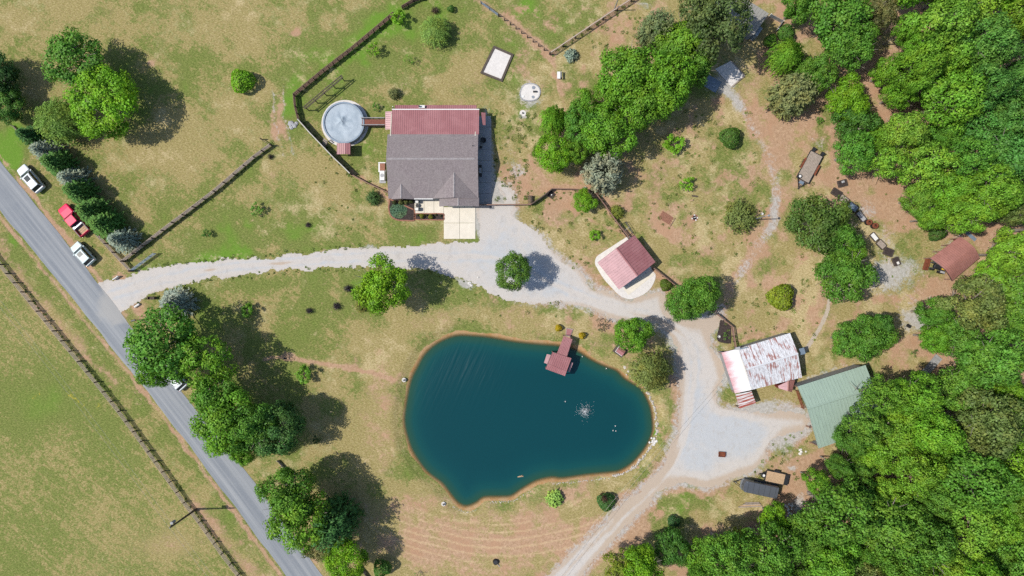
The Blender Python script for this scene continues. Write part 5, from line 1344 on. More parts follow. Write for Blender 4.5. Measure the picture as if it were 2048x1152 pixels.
# ------------------------------------------------------------------ pool with ramp and shade roof
def pool():
    c = P(687, 245, 1.3); b = Vector((c.x, c.y, 0)); r = 40.5 / S * (H - 1.3) / H
    ring = P(690, 247); 
    t = thing("gravel_ring", "pale gravel ring around the pool", "gravel", (ring.x, ring.y, 0)); MB().ringwall((0, 0), r - .3, r + .55, -.02, .03, 48).local("gravel_bed", M['slab_white'], t)
    t = thing("swimming_pool", "round above-ground pool under a wrinkled grey-blue cover", "pool", b)
    MB().ringwall((0, 0), r - .10, r, 0, 1.22, 48).local("wall", M['steel'], t, None, False)
    MB().ringwall((0, 0), r - .16, r + .08, 1.22, 1.30, 48).local("rim", M['blue_steel'], t)
    g = np.random.default_rng(4); V = [(0, 0, 0)]; F = []; nr, na = 20, 64; rr = r - .14
    cx, cy = -.25, .35
    for i in range(1, nr + 1):
        for j in range(na):
            a = 2 * math.pi * j / na; q = rr * i / nr; x = q * math.cos(a); y = q * math.sin(a)
            d = math.hypot(x - cx, y - cy); th = math.atan2(y - cy, x - cx)
            z = 1.14 + .42 * math.exp(-(d / .45) ** 2) + .07 * math.cos(5 * th + .6) * math.exp(-(d / 1.4) ** 2) + (fbm(np.array([x * .9 + 9]), np.array([y * .9 + 3]), 3, 8)[0] - .5) * .22 * (1 - (i / nr) ** 4)
            V.append((x, y, z))
    z0 = 1.14 + .42 * math.exp(-((cx ** 2 + cy ** 2) / .45 ** 2)); V[0] = (0, 0, z0)
    for j in range(na): F.append((0, 1 + j, 1 + (j + 1) % na))
    for i in range(nr - 1):
        for j in range(na): a = 1 + i * na; k = (j + 1) % na; F.append((a + j, a + na + j, a + na + k, a + k))
    mb = MB(); mb.add(V, F); mb.local("cover", M['bluegrey_cover'], t, None, True)
    for k in range(14):
        a = 2 * math.pi * k / 14; MB().box(((r + .05) * math.cos(a), (r + .05) * math.sin(a), .61), (.12, .16, 1.22), a).local("wall_post", M['steel'], t)
    # ramp to the house
    a, b2 = P(724, 245, 1.2), P(771, 245, 1.2); t = thing("deck_ramp", "narrow red-brown deck walk from pool to house", "deck", ((a.x + b2.x) / 2, a.y, 0))
    L = b2.x - a.x; w = .95; n = 26
    for k in range(n): MB().box((-L / 2 + (k + .5) * L / n, 0, 1.18), (L / n - .015, w, .05)).local("board", M['deck_red'], t)
    for s in (-1, 1):
        MB().box((0, s * (w / 2 + .03), 1.07), (L, .06, .18)).local("joist", M['fence_brown'], t); MB().box((0, s * (w / 2 + .06), 2.05), (L, .10, .06)).local("handrail", M['wood_grey'], t)
        for k in range(5): MB().box((-L / 2 + .1 + k * (L - .2) / 4, s * (w / 2 + .06), 1.01), (.09, .09, 2.02)).local("post", M['fence_brown'], t)
        for z in (1.45, 1.75): MB().box((0, s * (w / 2 + .06), z), (L, .04, .05)).local("rail", M['fence_brown'], t)
    # red-roofed pump shelter
    b3 = P(687, 297.5, 1.9); t = thing("pump_shelter", "small red metal roof on posts below the pool", "shelter", (b3.x, b3.y, 0)); x, y = 1.02, .84
    roof_plane(t, "roof", [Vector((b3.x - x, b3.y - y, 1.85)), Vector((b3.x + .3, b3.y - y, 2.05)), Vector((b3.x + .3, b3.y + y, 2.05)), Vector((b3.x - x, b3.y + y, 1.85))], M['metal_red'], .06, .34)
    roof_plane(t, "roof", [Vector((b3.x + .31, b3.y - y, 2.04)), Vector((b3.x + x, b3.y - y, 1.9)), Vector((b3.x + x, b3.y + y, 1.9)), Vector((b3.x + .31, b3.y + y, 2.04))], M['metal_red'], .06, .34)
    for sx in (-1, 1):
        for sy in (-1, 1): MB().box((sx * (x - .15), sy * (y - .15), .9), (.1, .1, 1.8)).local("post", M['fence_brown'], t)
    MB().box((0, 0, .45), (1.2, .9, .9)).local("pump_box", M['dark'], t)
    # ladder to the pool
    l0 = P(651, 288); t = thing("wooden_steps", "small wooden step ladder leaning at the fence below the pool", "ladder", (l0.x, l0.y, 0), R(-38))
    for s in (-1, 1): MB().hexa([(s * .35 - .03, -.6, 0), (s * .35 + .03, -.6, 0), (s * .35 + .03, -.5, 0), (s * .35 - .03, -.5, 0), (s * .35 - .03, .5, 1.1), (s * .35 + .03, .5, 1.1), (s * .35 + .03, .6, 1.1), (s * .35 - .03, .6, 1.1)]).local("side_rail", M['wood'], t)
    for k in range(5): MB().box((0, -.45 + k * .23, .15 + k * .24), (.66, .16, .04)).local("tread", M['wood'], t)
pool()

# pergola / grape arbour frame beside the pool
def arbour():
    a, b = P(617, 222), P(690, 161); d = (b - a); L = d.length; an = math.atan2(d.y, d.x)
    t = thing("arbour_frame", "long open timber arbour frame above the pool", "arbour", (a.x, a.y, 0), an)
    for k in range(5):
        x = .1 + k * (L - .2) / 4
        MB().box((x, 0, .95), (.13, .13, 1.9)).local("post", M['fence_dark'], t)
        MB().box((x, 0, 1.95), (.12, .5, .12)).local("cross_arm", M['fence_dark'], t)
        for s in (-1, 1): MB().path([(x, 0, 1.45), (x, s * .2, 1.88)], [.04, .04], 4).local("brace", M['fence_dark'], t)
    for s in (-.16, .16): MB().box((L / 2, s, 2.05), (L + .3, .13, .12)).local("beam", M['fence_dark'], t)
    MB().box((L / 2, 0, 1.2), (L, .05, .05)).local("wire_rail", M['fence_dark'], t)
arbour()

# sand pad and septic oval on the lawn
def pads():
    pc = [(988, 92), (1027, 109), (1004, 164), (961, 147)]; c = P(994.5, 128)
    t = thing("sand_pad", "white sand rectangle framed by dark timbers on the rear lawn", "sand pad", c)
    inn = [Vector(P(*p)).lerp(c, .10) for p in pc]; MB().prism([(p.x, p.y) for p in inn][::-1], -.04, .09).build("sand", M['slab_white'], t)
    for i in range(4):
        a, b = P(*pc[i]).lerp(c, .07), P(*pc[(i + 1) % 4]).lerp(c, .07); mb = MB(); dd = (b - a).normalized() * .16
        wall_between(mb, a - dd, b - dd * 1.05, 0, .2, .34); mb.build("timber", M['timber_dark'], t)
    c = P(1059, 185); t = thing("septic_cover", "oval pale gravel bed with dark lids and stone edging", "septic cover", c)
    q = catmull([(1048, 170), (1066, 168), (1077, 174), (1080, 186), (1074, 198), (1058, 202), (1044, 198), (1040, 186)], 5, True)
    MB().prism([(P(x, y).x, P(x, y).y) for x, y in q][::-1], -.03, .10).build("gravel_bed", M['slab_white'], t)
    st = resample(np.vstack([q, q[:1]]), 31)
    for i in range(30):
        a, b = P(*st[i]), P(*st[i + 1]); mb = MB(); wall_between(mb, a.lerp(b, .08), a.lerp(b, .92), 0, .15, .17); mb.build("edging_stone", M['concrete_grey'], t)
    for x, y, r in ((1067, 175.5, .27), (1066, 194.5, .22), (1045.5, 193.5, .22)):
        p = P(x, y); MB().disc((p.x, p.y), r, .08, .16, 18).build("lid", M['steel'] if x > 1050 else M['white'], t)
    p = P(1070, 184); MB().box((p.x, p.y, .2), (.62, .24, .22)).build("riser_box", M['dark'], t)
    c = P(1045.5, 226.5); t = thing("vent_cap", "small white cap in a pale gravel spot below the oval bed", "vent", c); MB().disc((c.x, c.y), .12, 0, .25, 12).build("pipe", M['dark'], t); MB().disc((c.x, c.y), .5, 0, .03, 16).build("gravel_spot", M['slab_white'], t)
    c = P(1117, 152); t = thing("stone_bench", "white bench frame beside the dirt path to the yard", "bench", c)
    MB().box((c.x, c.y, .42), (.5, 1.1, .08)).build("seat", M['white'], t)
    for s in (-.42, .42): MB().box((c.x, c.y + s, .19), (.42, .1, .38)).build("leg", M['white'], t)
    MB().box((c.x + .36, c.y, .72), (.06, 1.1, .4)).build("backrest", M['concrete_grey'], t)
    for s in (-.52, .52): MB().box((c.x + .36, c.y + s, .5), (.09, .09, 1.0)).build("post", M['dark'], t)
pads()

# ------------------------------------------------------------------ gable buildings from measured roof corners
def gable_building(name, label, cat, L0, L1, R0, R1, G0, G1, ze, zr, material, wall, ribs=.32, t_=.09, rm=None, inset=.35, closed=(True, True, True, True), zeR=None):
    """L0-L1 left eave, R0-R1 right eave, G0-G1 ridge (photo pixels), in the same direction"""
    zeR = ze if zeR is None else zeR
    l0, l1, r0, r1, g0, g1 = P(*L0, ze), P(*L1, ze), P(*R0, zeR), P(*R1, zeR), P(*G0, zr), P(*G1, zr)
    c = (l0 + l1 + r0 + r1) / 4; c.z = 0
    t = thing(name, label, cat, c)
    gap = Vector((0, 0, 0))
    roof_plane(t, "roof", [l0, l1, g1, g0], material if not isinstance(material, tuple) else material[0], t_, ribs, rm)
    roof_plane(t, "roof", [r1, r0, g0, g1], material if not isinstance(material, tuple) else material[1], t_, ribs, rm)
    cap(t, "ridge_cap", g0 + Vector((0, 0, .03)), g1 + Vector((0, 0, .03)), .3, rm or (material if not isinstance(material, tuple) else material[1]), .05)
    if wall:
        cs = [l0, l1, r1, r0]; k = [p.lerp(c, inset / max(1, (p - c).length)) for p in cs]
        ed = [(k[0], k[1]), (k[1], k[2]), (k[2], k[3]), (k[3], k[0])]
        for i, (a, b) in enumerate(ed):
            if not closed[i]: continue
            mb = MB(); d = (b - a); d.z = 0; d.normalize(); wall_between(mb, a + d * .08, b - d * .08, 0, min(ze, zeR) - .12)
            if i in (1, 3):
                g = g1 if i == 1 else g0; gg = Vector((g.x, g.y, 0)).lerp(Vector((c.x, c.y, 0)), inset / max(1, (Vector((g.x, g.y, 0)) - c).length)); n = Vector((-d.y, d.x, 0)) * .07; zz = min(ze, zeR) - .12
                A, B = a + d * .1, b - d * .1; A.z = B.z = zz; G = Vector((gg.x, gg.y, zr - .18))
                mb.add([tuple(A - n), tuple(B - n), tuple(G - n), tuple(A + n), tuple(B + n), tuple(G + n)], [(0, 1, 2), (5, 4, 3), (0, 2, 5, 3), (1, 4, 5, 2)])
            mb.build("wall", wall, t)
        for i, (a, b) in enumerate(ed):
            if not closed[i]:
                for p in (a, b): MB().box((p.x, p.y, (ze - .12) / 2), (.16, .16, ze - .12)).build("corner_post", M['fence_brown'], t)
    return t
gar = gable_building("garage", "red metal-roofed garage on a pale concrete apron beside the drive", "garage", (1195, 525), (1238, 579), (1269, 470), (1311, 524), (1233, 496), (1275.6, 551.7), 2.15, 3.35, (M['metal_pale'], M['metal_red']), M['cream'], .42, .09, None, .45)  # left slope faces the sun: its lighter look is put into the colour
def garage_extras():
    a, b = P(1243, 573, 2), P(1303, 528, 2); a.z = b.z = 0; d = (b - a).normalized(); n = Vector((d.y, -d.x, 0)); a = a - n * .12; b = b - n * .12
    mb = MB(); wall_between(mb, a + d * 1.0, a + d * 3.6, .05, 2.0, .06); o = mb.build("garage_door", M['white'], gar)
    t, q = poly_prism_thing("garage_apron", "pale concrete apron around the red garage", "pavement", [(1191, 518), (1197, 510), (1222, 494), (1247, 478), (1262, 474), (1290, 512), (1304, 540), (1311, 549), (1309, 562), (1300, 578), (1285, 590), (1262, 598), (1250, 596), (1238, 590), (1222, 574), (1207, 557), (1194, 536), (1190, 527)], -.04, .05, M['slab_white'], 3, "slab")
    a, b, c, e = P(1247, 578), P(1302, 541), P(1309, 549), P(1257, 590)
    MB().prism([(p.x, p.y) for p in (a, e, c, b)], .03, .075).build("pale_slab", M['concrete'], t)
garage_extras()

# rusty barn with lean-to, porch strip and little red annex
rb = gable_building("rusty_barn", "large barn with rust-streaked white tin roof", "barn", (1502, 780), (1604, 755), (1475, 698), (1580, 666), (1493, 739), (1596, 707), 2.5, 3.5, M['rusty'], M['wood_grey'], .6, .07, None, .3)
def barn_extras():
    z0, z1 = 2.05, 2.55
    a, b, c, d = P(1443, 705, z0), P(1470, 787, z0), P(1503, 780, z1), P(1476, 697.5, z1)
    roof_plane(rb, "lean_to_roof", [a, b, c, d], M['faded'], .06, .6)
    cap(rb, "flashing", P(1475.5, 698, 2.66), P(1502, 779, 2.66), .55, M['white'], .04)
    for p in (a, b):
        q = p.lerp((c + d) / 2, .06); MB().box((q.x, q.y, 1.0), (.15, .15, 2.0)).build("lean_to_post", M['fence_brown'], rb)
    mb = MB(); wall_between(mb, a.lerp(d, .08), b.lerp(c, .08), 0, 1.85); mb.build("lean_to_wall", M['wood_grey'], rb)
    a, b, c, d = P(1479, 817, 2.0), P(1512, 806, 2.15), P(1503, 782.5, 2.15), P(1471, 789, 2.0)
    o = roof_plane(rb, "porch_roof", [d, a, b, c], M['stripe'], .05, .45)
    for p in (a, b): MB().box((p.x, p.y + .1, .95), (.13, .13, 1.9)).build("porch_post", M['fence_brown'], rb)
    # oddments at the roof's upper left corner
    p = P(1487, 696, 2.6); MB().box((p.x, p.y, 2.72), (1.2, .16, .12), R(12)).build("roof_pipe", M['blue_steel'], rb); MB().box((p.x - .9, p.y - .05, 2.7), (.7, .4, .1), R(10)).build("roof_sheet", M['concrete_grey'], rb)
    p = P(1599, 702, 1.8); MB().box((p.x + .25, p.y, 2.2), (.8, 1.0, .05), R(15)).build("clear_awning", M['blue_steel'], rb)
    # little red annex
    a0 = P(1555, 774, 1.9)
    t = gable_building("red_annex", "little red metal-roofed annex below the rusty barn", "shed", (1556, 772), (1558, 777), (1590, 760), (1584, 784), (1577, 762), (1576, 782), 1.7, 2.1, (M['metal_pale'], M['metal_brown']), M['red_wall'], .3, .05, None, .2)
barn_extras()

# green-roofed barn by the wood
gb = gable_building("green_barn", "wide open barn with pale green metal roof at the wood's edge", "barn", (1637, 897), (1769, 853), (1595, 773), (1731, 730), (1615, 818), (1749, 776), 3.0, 3.9, M['green_tin'], M['wood_grey'], .5, .08, None, .35, (True, True, True, False))
def green_extras():
    p0, p1 = P(1590, 780), P(1602, 815)
    t = thing("cattle_gate", "rusty tube gate leaning left of the green-roofed barn", "gate", (p0.x, p0.y, 0)); d = (p1 - p0)
    for k in range(5): MB().tube((0, 0, .25 + k * .25), (d.x, d.y, .25 + k * .25), .035, .035, 6).local("rail", M['rust'], t)
    for f in (0, .5, 1): MB().tube((d.x * f, d.y * f, 0), (d.x * f, d.y * f, 1.35), .045, .045, 6).local("upright", M['rust'], t)
    for x, y in ((1627, 853), (1630, 884)):
        p = P(x, y); MB().box((p.x, p.y, 1.3), (.2, .2, 2.6)).build("pole_post", M['fence_brown'], gb)
    for k, (x, y) in enumerate(((1618, 853), (1625, 884))):
        p = P(x, y); t = thing("leaning_plank", ("upper" if k == 0 else "lower") + " brown plank lying by the green-roofed barn's left side", "plank", (p.x, p.y, 0), R(-12 + 20 * k)); MB().bevbox((0, 0, .05), (1.1, .22, .1), .02).local("board", M['fence_brown'], t); MB().box((.1, .0, .13), (.16, .5, .06)).local("cleat", M['fence_dark'], t)
green_extras()

# arched red barn with tractor
def arch_barn():
    ze, zt = 2.1, 3.0
    l0, l1, r0, r1 = P(1860, 517, ze), P(1920, 473, ze), P(1904, 562, ze), P(1959, 516, ze)
    c = (l0 + l1 + r0 + r1) / 4; t = thing("arched_barn", "open-ended barn with curved brown-red metal roof in the wood's gap", "barn", (c.x, c.y, 0))
    n = 14; pts0 = []; pts1 = []
    for i in range(n + 1):
        f = i / n; a = math.pi * f; s = f; z = ze + (zt - ze) * (1 - abs(2 * f - 1) ** 1.45)
        p = l0.lerp(r0, s); q = l1.lerp(r1, s); p.z = q.z = z; pts0.append(p); pts1.append(q)
    for k in range(2):
        rng_ = range(0, n // 2) if k == 0 else range(n // 2, n); mb = MB()
        for i in rng_: mb.slab([pts0[i + 1], pts1[i + 1], pts1[i], pts0[i]][::-1], .07)
        mb.build("curved_roof", M['metal_brown'], t)
    rbm = MB(); m = 17
    for j in range(m + 1):
        f = .005 + .99 * j / m
        rbm.path([tuple(pts0[i].lerp(pts1[i], f) + Vector((0, 0, .03))) for i in range(n + 1)], .035, 4)
    rbm.build("roof_ribs", M['metal_brown'], t, "stuff")
    mb = MB(); mb.path([tuple(p + Vector((0, 0, .0))) for p in pts0], .06, 5); mb.build("end_trim", M['dark'], t)
    for a, b in ((l0, l1), (r0, r1)):
        for f in (.03, .35, .66, .97):
            p = a.lerp(b, f).lerp(c, .05); MB().box((p.x, p.y, ze / 2), (.16, .16, ze)).build("post", M['fence_brown'], t)
    mb = MB(); wall_between(mb, l1.lerp(r1, .06), l1.lerp(r1, .94), 0, 1.9, .1); mb.build("back_wall", M['red_wall'], t)
    p = P(1934, 473); d = thing("metal_panel", "blue-grey metal panel on the earth behind the arched barn", "panel", (p.x + .4, p.y + .2, 0), R(-40)); MB().bevbox((0, 0, .06), (2.4, .55, .08), .02).local("sheet", M['blue_steel'], d)
    for k in (-.8, 0, .8): MB().box((k, 0, .12), (.06, .5, .04)).local("rib", M['blue_steel'], d)
    p = P(1962, 521); d = thing("lumber_pile", "pale boards stacked at the arched barn's right corner", "boards", (p.x, p.y, 0), R(38))
    for k in range(4): MB().box((0, -.3 + .2 * k, .08 + .06 * (k % 2)), (1.1, .17, .1)).local("board", M['wood_warm'], d)
    # tractor with front bucket
    b = P(1872, 535); t = thing("tractor", "small yellow and dark tractor with bucket under the arched barn's mouth", "tractor", (b.x, b.y, 0), R(163))
    MB().bevbox((.35, 0, .85), (1.1, .6, .5), .08).local("hood", M['dark'], t); MB().box((-.55, 0, .75), (.8, .8, .3)).local("platform", M['dark'], t); MB().bevbox((-.6, 0, 1.05), (.55, .55, .35), .06).local("seat", M['yellow'], t)
    for s in (-1, 1):
        MB().tube((-.55, s * .48, .52), (-.55, s * .78, .52), .52, .52, 16).local("rear_wheel", M['black'], t); MB().tube((.75, s * .42, .34), (.75, s * .64, .34), .34, .34, 14).local("front_wheel", M['black'], t)
        MB().box((-.55, s * .63, 1.08), (.7, .3, .06)).local("fender", M['concrete_grey'], t); MB().path([(-.1, s * .42, .95), (.9, s * .42, 1.0), (1.55, s * .42, .45)], .06, 6).local("loader_arm", M['dark'], t)
    for s in (-.36, .36): MB().box((-.95, s, 1.5), (.08, .06, 1.2)).local("roll_bar", M['dark'], t)
    MB().box((-.95, 0, 2.1), (.08, .8, .08)).local("roll_bar_top", M['dark'], t)
    MB().add([(1.5, -.95, .1), (1.5, .95, .1), (2.05, -.95, .1), (2.05, .95, .1), (1.5, -.95, .7), (1.5, .95, .7), (1.7, -.95, .72), (1.7, .95, .72)], [(0, 2, 3, 1), (0, 1, 5, 4), (4, 5, 7, 6), (0, 4, 6, 2), (1, 3, 7, 5)]).local("bucket", M['rust'], t)
    MB().tube((-.1, 0, 1.1), (.0, 0, 1.35), .03).local("steering_column", M['dark'], t); MB().ringwall((0, 0), .14, .18, 1.35, 1.38, 14).local("steering_wheel", M['dark'], t)
arch_barn()

# grey-roofed building at the top with pen, concrete slab in the shade
def top_building():
    z = 2.6; l0, l1, r1, r0 = P(1400, -40, 2.9), P(1495, 0, z), P(1536, 27, 2.4), P(1508, 68, 2.2)
    c = P(1470, 30, 2.4); t = thing("grey_roof_building", "building with flat grey metal roof half under the olive trees", "building", (c.x, c.y, 0))
    q = [P(1408, 10, 2.35), P(1508, 70, 2.35), P(1538, 27, 2.65), P(1440, -35, 2.65)]
    roof_plane(t, "roof", q, mat("grey_metal_roof", (0.30, 0.29, 0.26), .6, 0, .3, .08, .5), .1, .5)
    k = [p.lerp(c, .06) for p in q]
    for i in range(4):
        mb = MB(); wall_between(mb, k[i], k[(i + 1) % 4], 0, 2.25); mb.build("wall", M['wood_grey'], t)
    a, b = P(1496, 68), P(1512, 72); mb = MB(); 
    MB().box((P(1506, 71).x, P(1506, 71).y, 1.0), (.9, 1.5, 2.0), R(-35)).build("entry_box", M['blue_steel'], t)
    # pen of sheet metal
    pc = [(1538, 33), (1563, 46), (1552, 62)]
    t = thing("sheet_pen", "low pale sheet-metal fence corner beside the grey-roofed building", "fence", P(1552, 47))
    for i in range(2):
        a, b = P(*pc[i]), P(*pc[i + 1]); m = 4 if i == 0 else 3
        for j in range(m):
            mb = MB(); wall_between(mb, a.lerp(b, j / m), a.lerp(b, (j + .94) / m), 0, .95 if i == 0 else .6, .05); mb.build("sheet", M['steel'], t)
    for p in pc: q_ = P(*p); MB().box((q_.x, q_.y, .55), (.1, .1, 1.1)).build("post", M['white'], t)
    # slab
    pc = [(1430, 138), (1462, 122), (1489, 152), (1463, 174)]; c = P(1460, 148)
    t = thing("concrete_slab", "white concrete slab in dappled shade below the olive tree", "slab", c)
    pts = [P(*p) for p in pc]; MB().prism([(p.x, p.y) for p in pts][::-1], -.02, .12).build("slab", M['slab_white'], t)
    for i in (1, 2):
        a, b = pts[i], pts[(i + 1) % 4]; mb = MB(); wall_between(mb, a.lerp(b, .02), a.lerp(b, .98), 0, .16, .2); mb.build("edge_timber", M['wood'], t)
    p = P(1424, 168); t = thing("grey_tarp", "blue-grey tarp in the shade left of the white slab", "tarp", (p.x, p.y, 0), R(-30))
    g = np.random.default_rng(2); V = []; F = []
    for i in range(7):
        for j in range(6): V.append(((i - 3) * .38, (j - 2.5) * .38, .05 + .1 * g.random()))
    for i in range(6):
        for j in range(5): F.append((i * 6 + j, (i + 1) * 6 + j, (i + 1) * 6 + j + 1, i * 6 + j + 1))
    MB().add(V, F).local("sheet", M['blue_steel'], t)
top_building()
# ------------------------------------------------------------------ fences: posts and rails are single pieces sharing mesh data
def unit_box(name, material, d, bottom=False):
    return MB().box((0, 0, d[2] / 2 if bottom else 0), d).mesh(name, material)
def fence(name, label, pts_px, spacing, h, rails, post_mat, rail_mat, post=.13, rail=(.04, .14), cap_mat=None, z_first=.25, side=1, wire=False, ends=True, cat="fence"):
    pts = [P(*p) for p in pts_px]; t = thing(name, label, cat, pts[0])
    pm = unit_box("post", post_mat, (post, post, h), True); rm = unit_box("rail", rail_mat, (1.0, rail[0], rail[1]))
    cm = unit_box("cap_rail", cap_mat, (1.0, .14, .05)) if cap_mat else None
    g = random.Random(len(pts_px) * 7 + int(spacing * 10)); o0 = pts[0]
    first = True
    for a, b in zip(pts[:-1], pts[1:]):
        L = (b - a).length; n = max(1, round(L / spacing)); an = math.atan2(b.y - a.y, b.x - a.x); nrm = Vector((-math.sin(an), math.cos(an), 0)) * side * (post / 2 + rail[0] / 2)
        for i in range(n + 1):
            if i == 0 and not first: continue
            p = a.lerp(b, i / n); o = link("post", pm, t); o.location = p - o0; o.rotation_euler = (g.uniform(-.02, .02), g.uniform(-.02, .02), an)
        first = False
        for i in range(n):
            p, q = a.lerp(b, i / n), a.lerp(b, (i + 1) / n); m = (p + q) / 2 - o0 + nrm; l = (q - p).length
            for k in range(rails):
                z = z_first + (h - z_first - .12) * (k / max(1, rails - 1)) if rails > 1 else h - .12
                o = link("rail", rm, t); o.location = m + Vector((0, 0, z + g.uniform(-.015, .015))); o.rotation_euler = (0, g.uniform(-.006, .006), an); o.scale = (l - .01, 1, 1)
            if cm:
                o = link("cap_rail", cm, t); o.location = (p + q) / 2 - o0 + Vector((0, 0, h + .03)); o.rotation_euler = (0, 0, an); o.scale = (l - .01, 1, 1)
    return t
FB, FG, FD = M['fence_brown'], M['fence_grey'], M['fence_dark']
fence("rail_fence", "long brown rail fence along the far side of the lane", [(-60, 440), (7, 529), (66, 602), (130, 681), (197, 763), (243, 821), (287, 881), (330, 941), (373, 1002), (403, 1041), (448, 1104), (480, 1146), (530, 1212)], 2.05, 1.2, 4, FD, FG, .13, (.05, .11), None, .25, -1)
fence("rail_fence", "brown rail fence running from lane corner up to the pasture", [(253, 522), (330, 462), (433, 384), (512, 316), (545, 292)], 1.9, 1.4, 5, FD, FG, .13, (.05, .15), None, .22)
fence("rail_fence", "short brown fence along the lane behind the parked silver car", [(200, 470), (232, 505), (266, 541)], 1.7, 1.2, 4, FD, FG, .13, (.05, .14), None, .22, -1)
fence("board_fence", "curving dark brown board fence behind the pool and rear lawn", [(592, 193), (650, 145), (707, 101), (760, 57), (789, 32)], 1.0, 1.5, 5, FD, FB, .12, (.05, .18), None, .18)
fence("board_fence", "dark brown board fence curving out at the top edge behind the willow", [(806, 19), (828, 6), (855, -2), (890, -12)], 1.0, 1.35, 5, FD, FB, .12, (.05, .18), None, .18)
fence("board_fence", "short dark brown fence left of the pool", [(592, 193), (594, 215), (601, 243)], 1.3, 1.35, 5, FD, FB, .12, (.05, .18), None, .18, -1)
fence("privacy_fence", "tall dark slatted fence with pale top rail below the pool", [(601, 243), (625, 270), (651, 297), (672, 319), (690, 336), (704, 350)], 1.25, 1.55, 9, FD, FD, .12, (.03, .15), M['fence_white'], .12)
fence("low_fence", "low brown board fence reaching the house corner", [(706, 351), (740, 369), (777, 386)], 1.6, .55, 2, FD, FB, .11, (.05, .16), FB, .15)
fence("slat_fence", "brown fence from the house corner along the gravel", [(957, 411.5), (1010, 411), (1062, 410.5)], 1.4, 1.1, 5, FD, FB, .11, (.04, .15), FB, .15)
fence("slat_fence", "dark fence climbing beside the mulch mat right of the house", [(1064, 409), (1084, 395), (1103, 380)], 1.3, 1.1, 6, FD, FB, .11, (.04, .14), FD, .12)
fence("slat_fence", "brown fence beneath the grey pine", [(1104, 379), (1145, 380), (1184, 382)], 1.5, 1.1, 4, FD, FB, .11, (.04, .14), FB, .15)
fence("slat_fence", "brown fence descending to the garage's back corner", [(1185, 382), (1208, 412), (1230, 443), (1256, 477)], 1.7, 1.1, 4, FD, FB, .12, (.04, .14), FB, .15)
fence("slat_fence", "brown fence from the garage to the two-part tree", [(1305, 537), (1325, 553), (1345, 569), (1366, 585)], 1.5, 1.1, 4, FD, FB, .12, (.04, .14), FB, .15)
fence("slat_fence", "small bent dark fence above the rusty barn", [(1431, 628), (1446, 641), (1461, 653), (1464, 672), (1468, 694)], 1.1, 1.1, 4, FD, FB, .12, (.04, .13), FB, .15)
fence("wire_fence", "dark wire-and-pole fence slanting to the top edge", [(1101, 110), (1150, 77), (1205, 40), (1262, 3), (1290, -16)], 2.9, 1.3, 3, FD, FD, .14, (.05, .06), M['fence_grey'], .25)
fence("post_fence", "thin fence with dark posts along the bare strip behind the sand pad", [(998, 33), (1032, 58), (1066, 84), (1099, 109)], 1.0, .9, 1, FD, FD, .13, (.03, .03), None, .2)
fence("wire_gate_run", "grey mesh gate section at the top of the post fence", [(962, 8), (996, 33)], 1.6, 1.1, 6, M['blue_steel'], M['blue_steel'], .07, (.025, .06), None, .15, 1, False, True, "gate")
fence("brush_fence", "low weathered fence at the bottom edge beside the round dark bush", [(717, 1130), (728, 1143), (740, 1160)], 1.0, .8, 6, FG, M['wood'], .1, (.04, .1), None, .1)
fence("brush_fence", "low weathered fence stub between the two roadside clumps", [(556, 921), (566, 932), (575, 944)], 1.0, .7, 5, FG, M['wood'], .1, (.04, .1), None, .1)
fence("brush_fence", "low weathered fence stub at the left edge above the conifer row", [(26, 252), (36, 262), (46, 274)], 1.0, .6, 3, FG, M['wood'], .1, (.04, .1), None, .1)
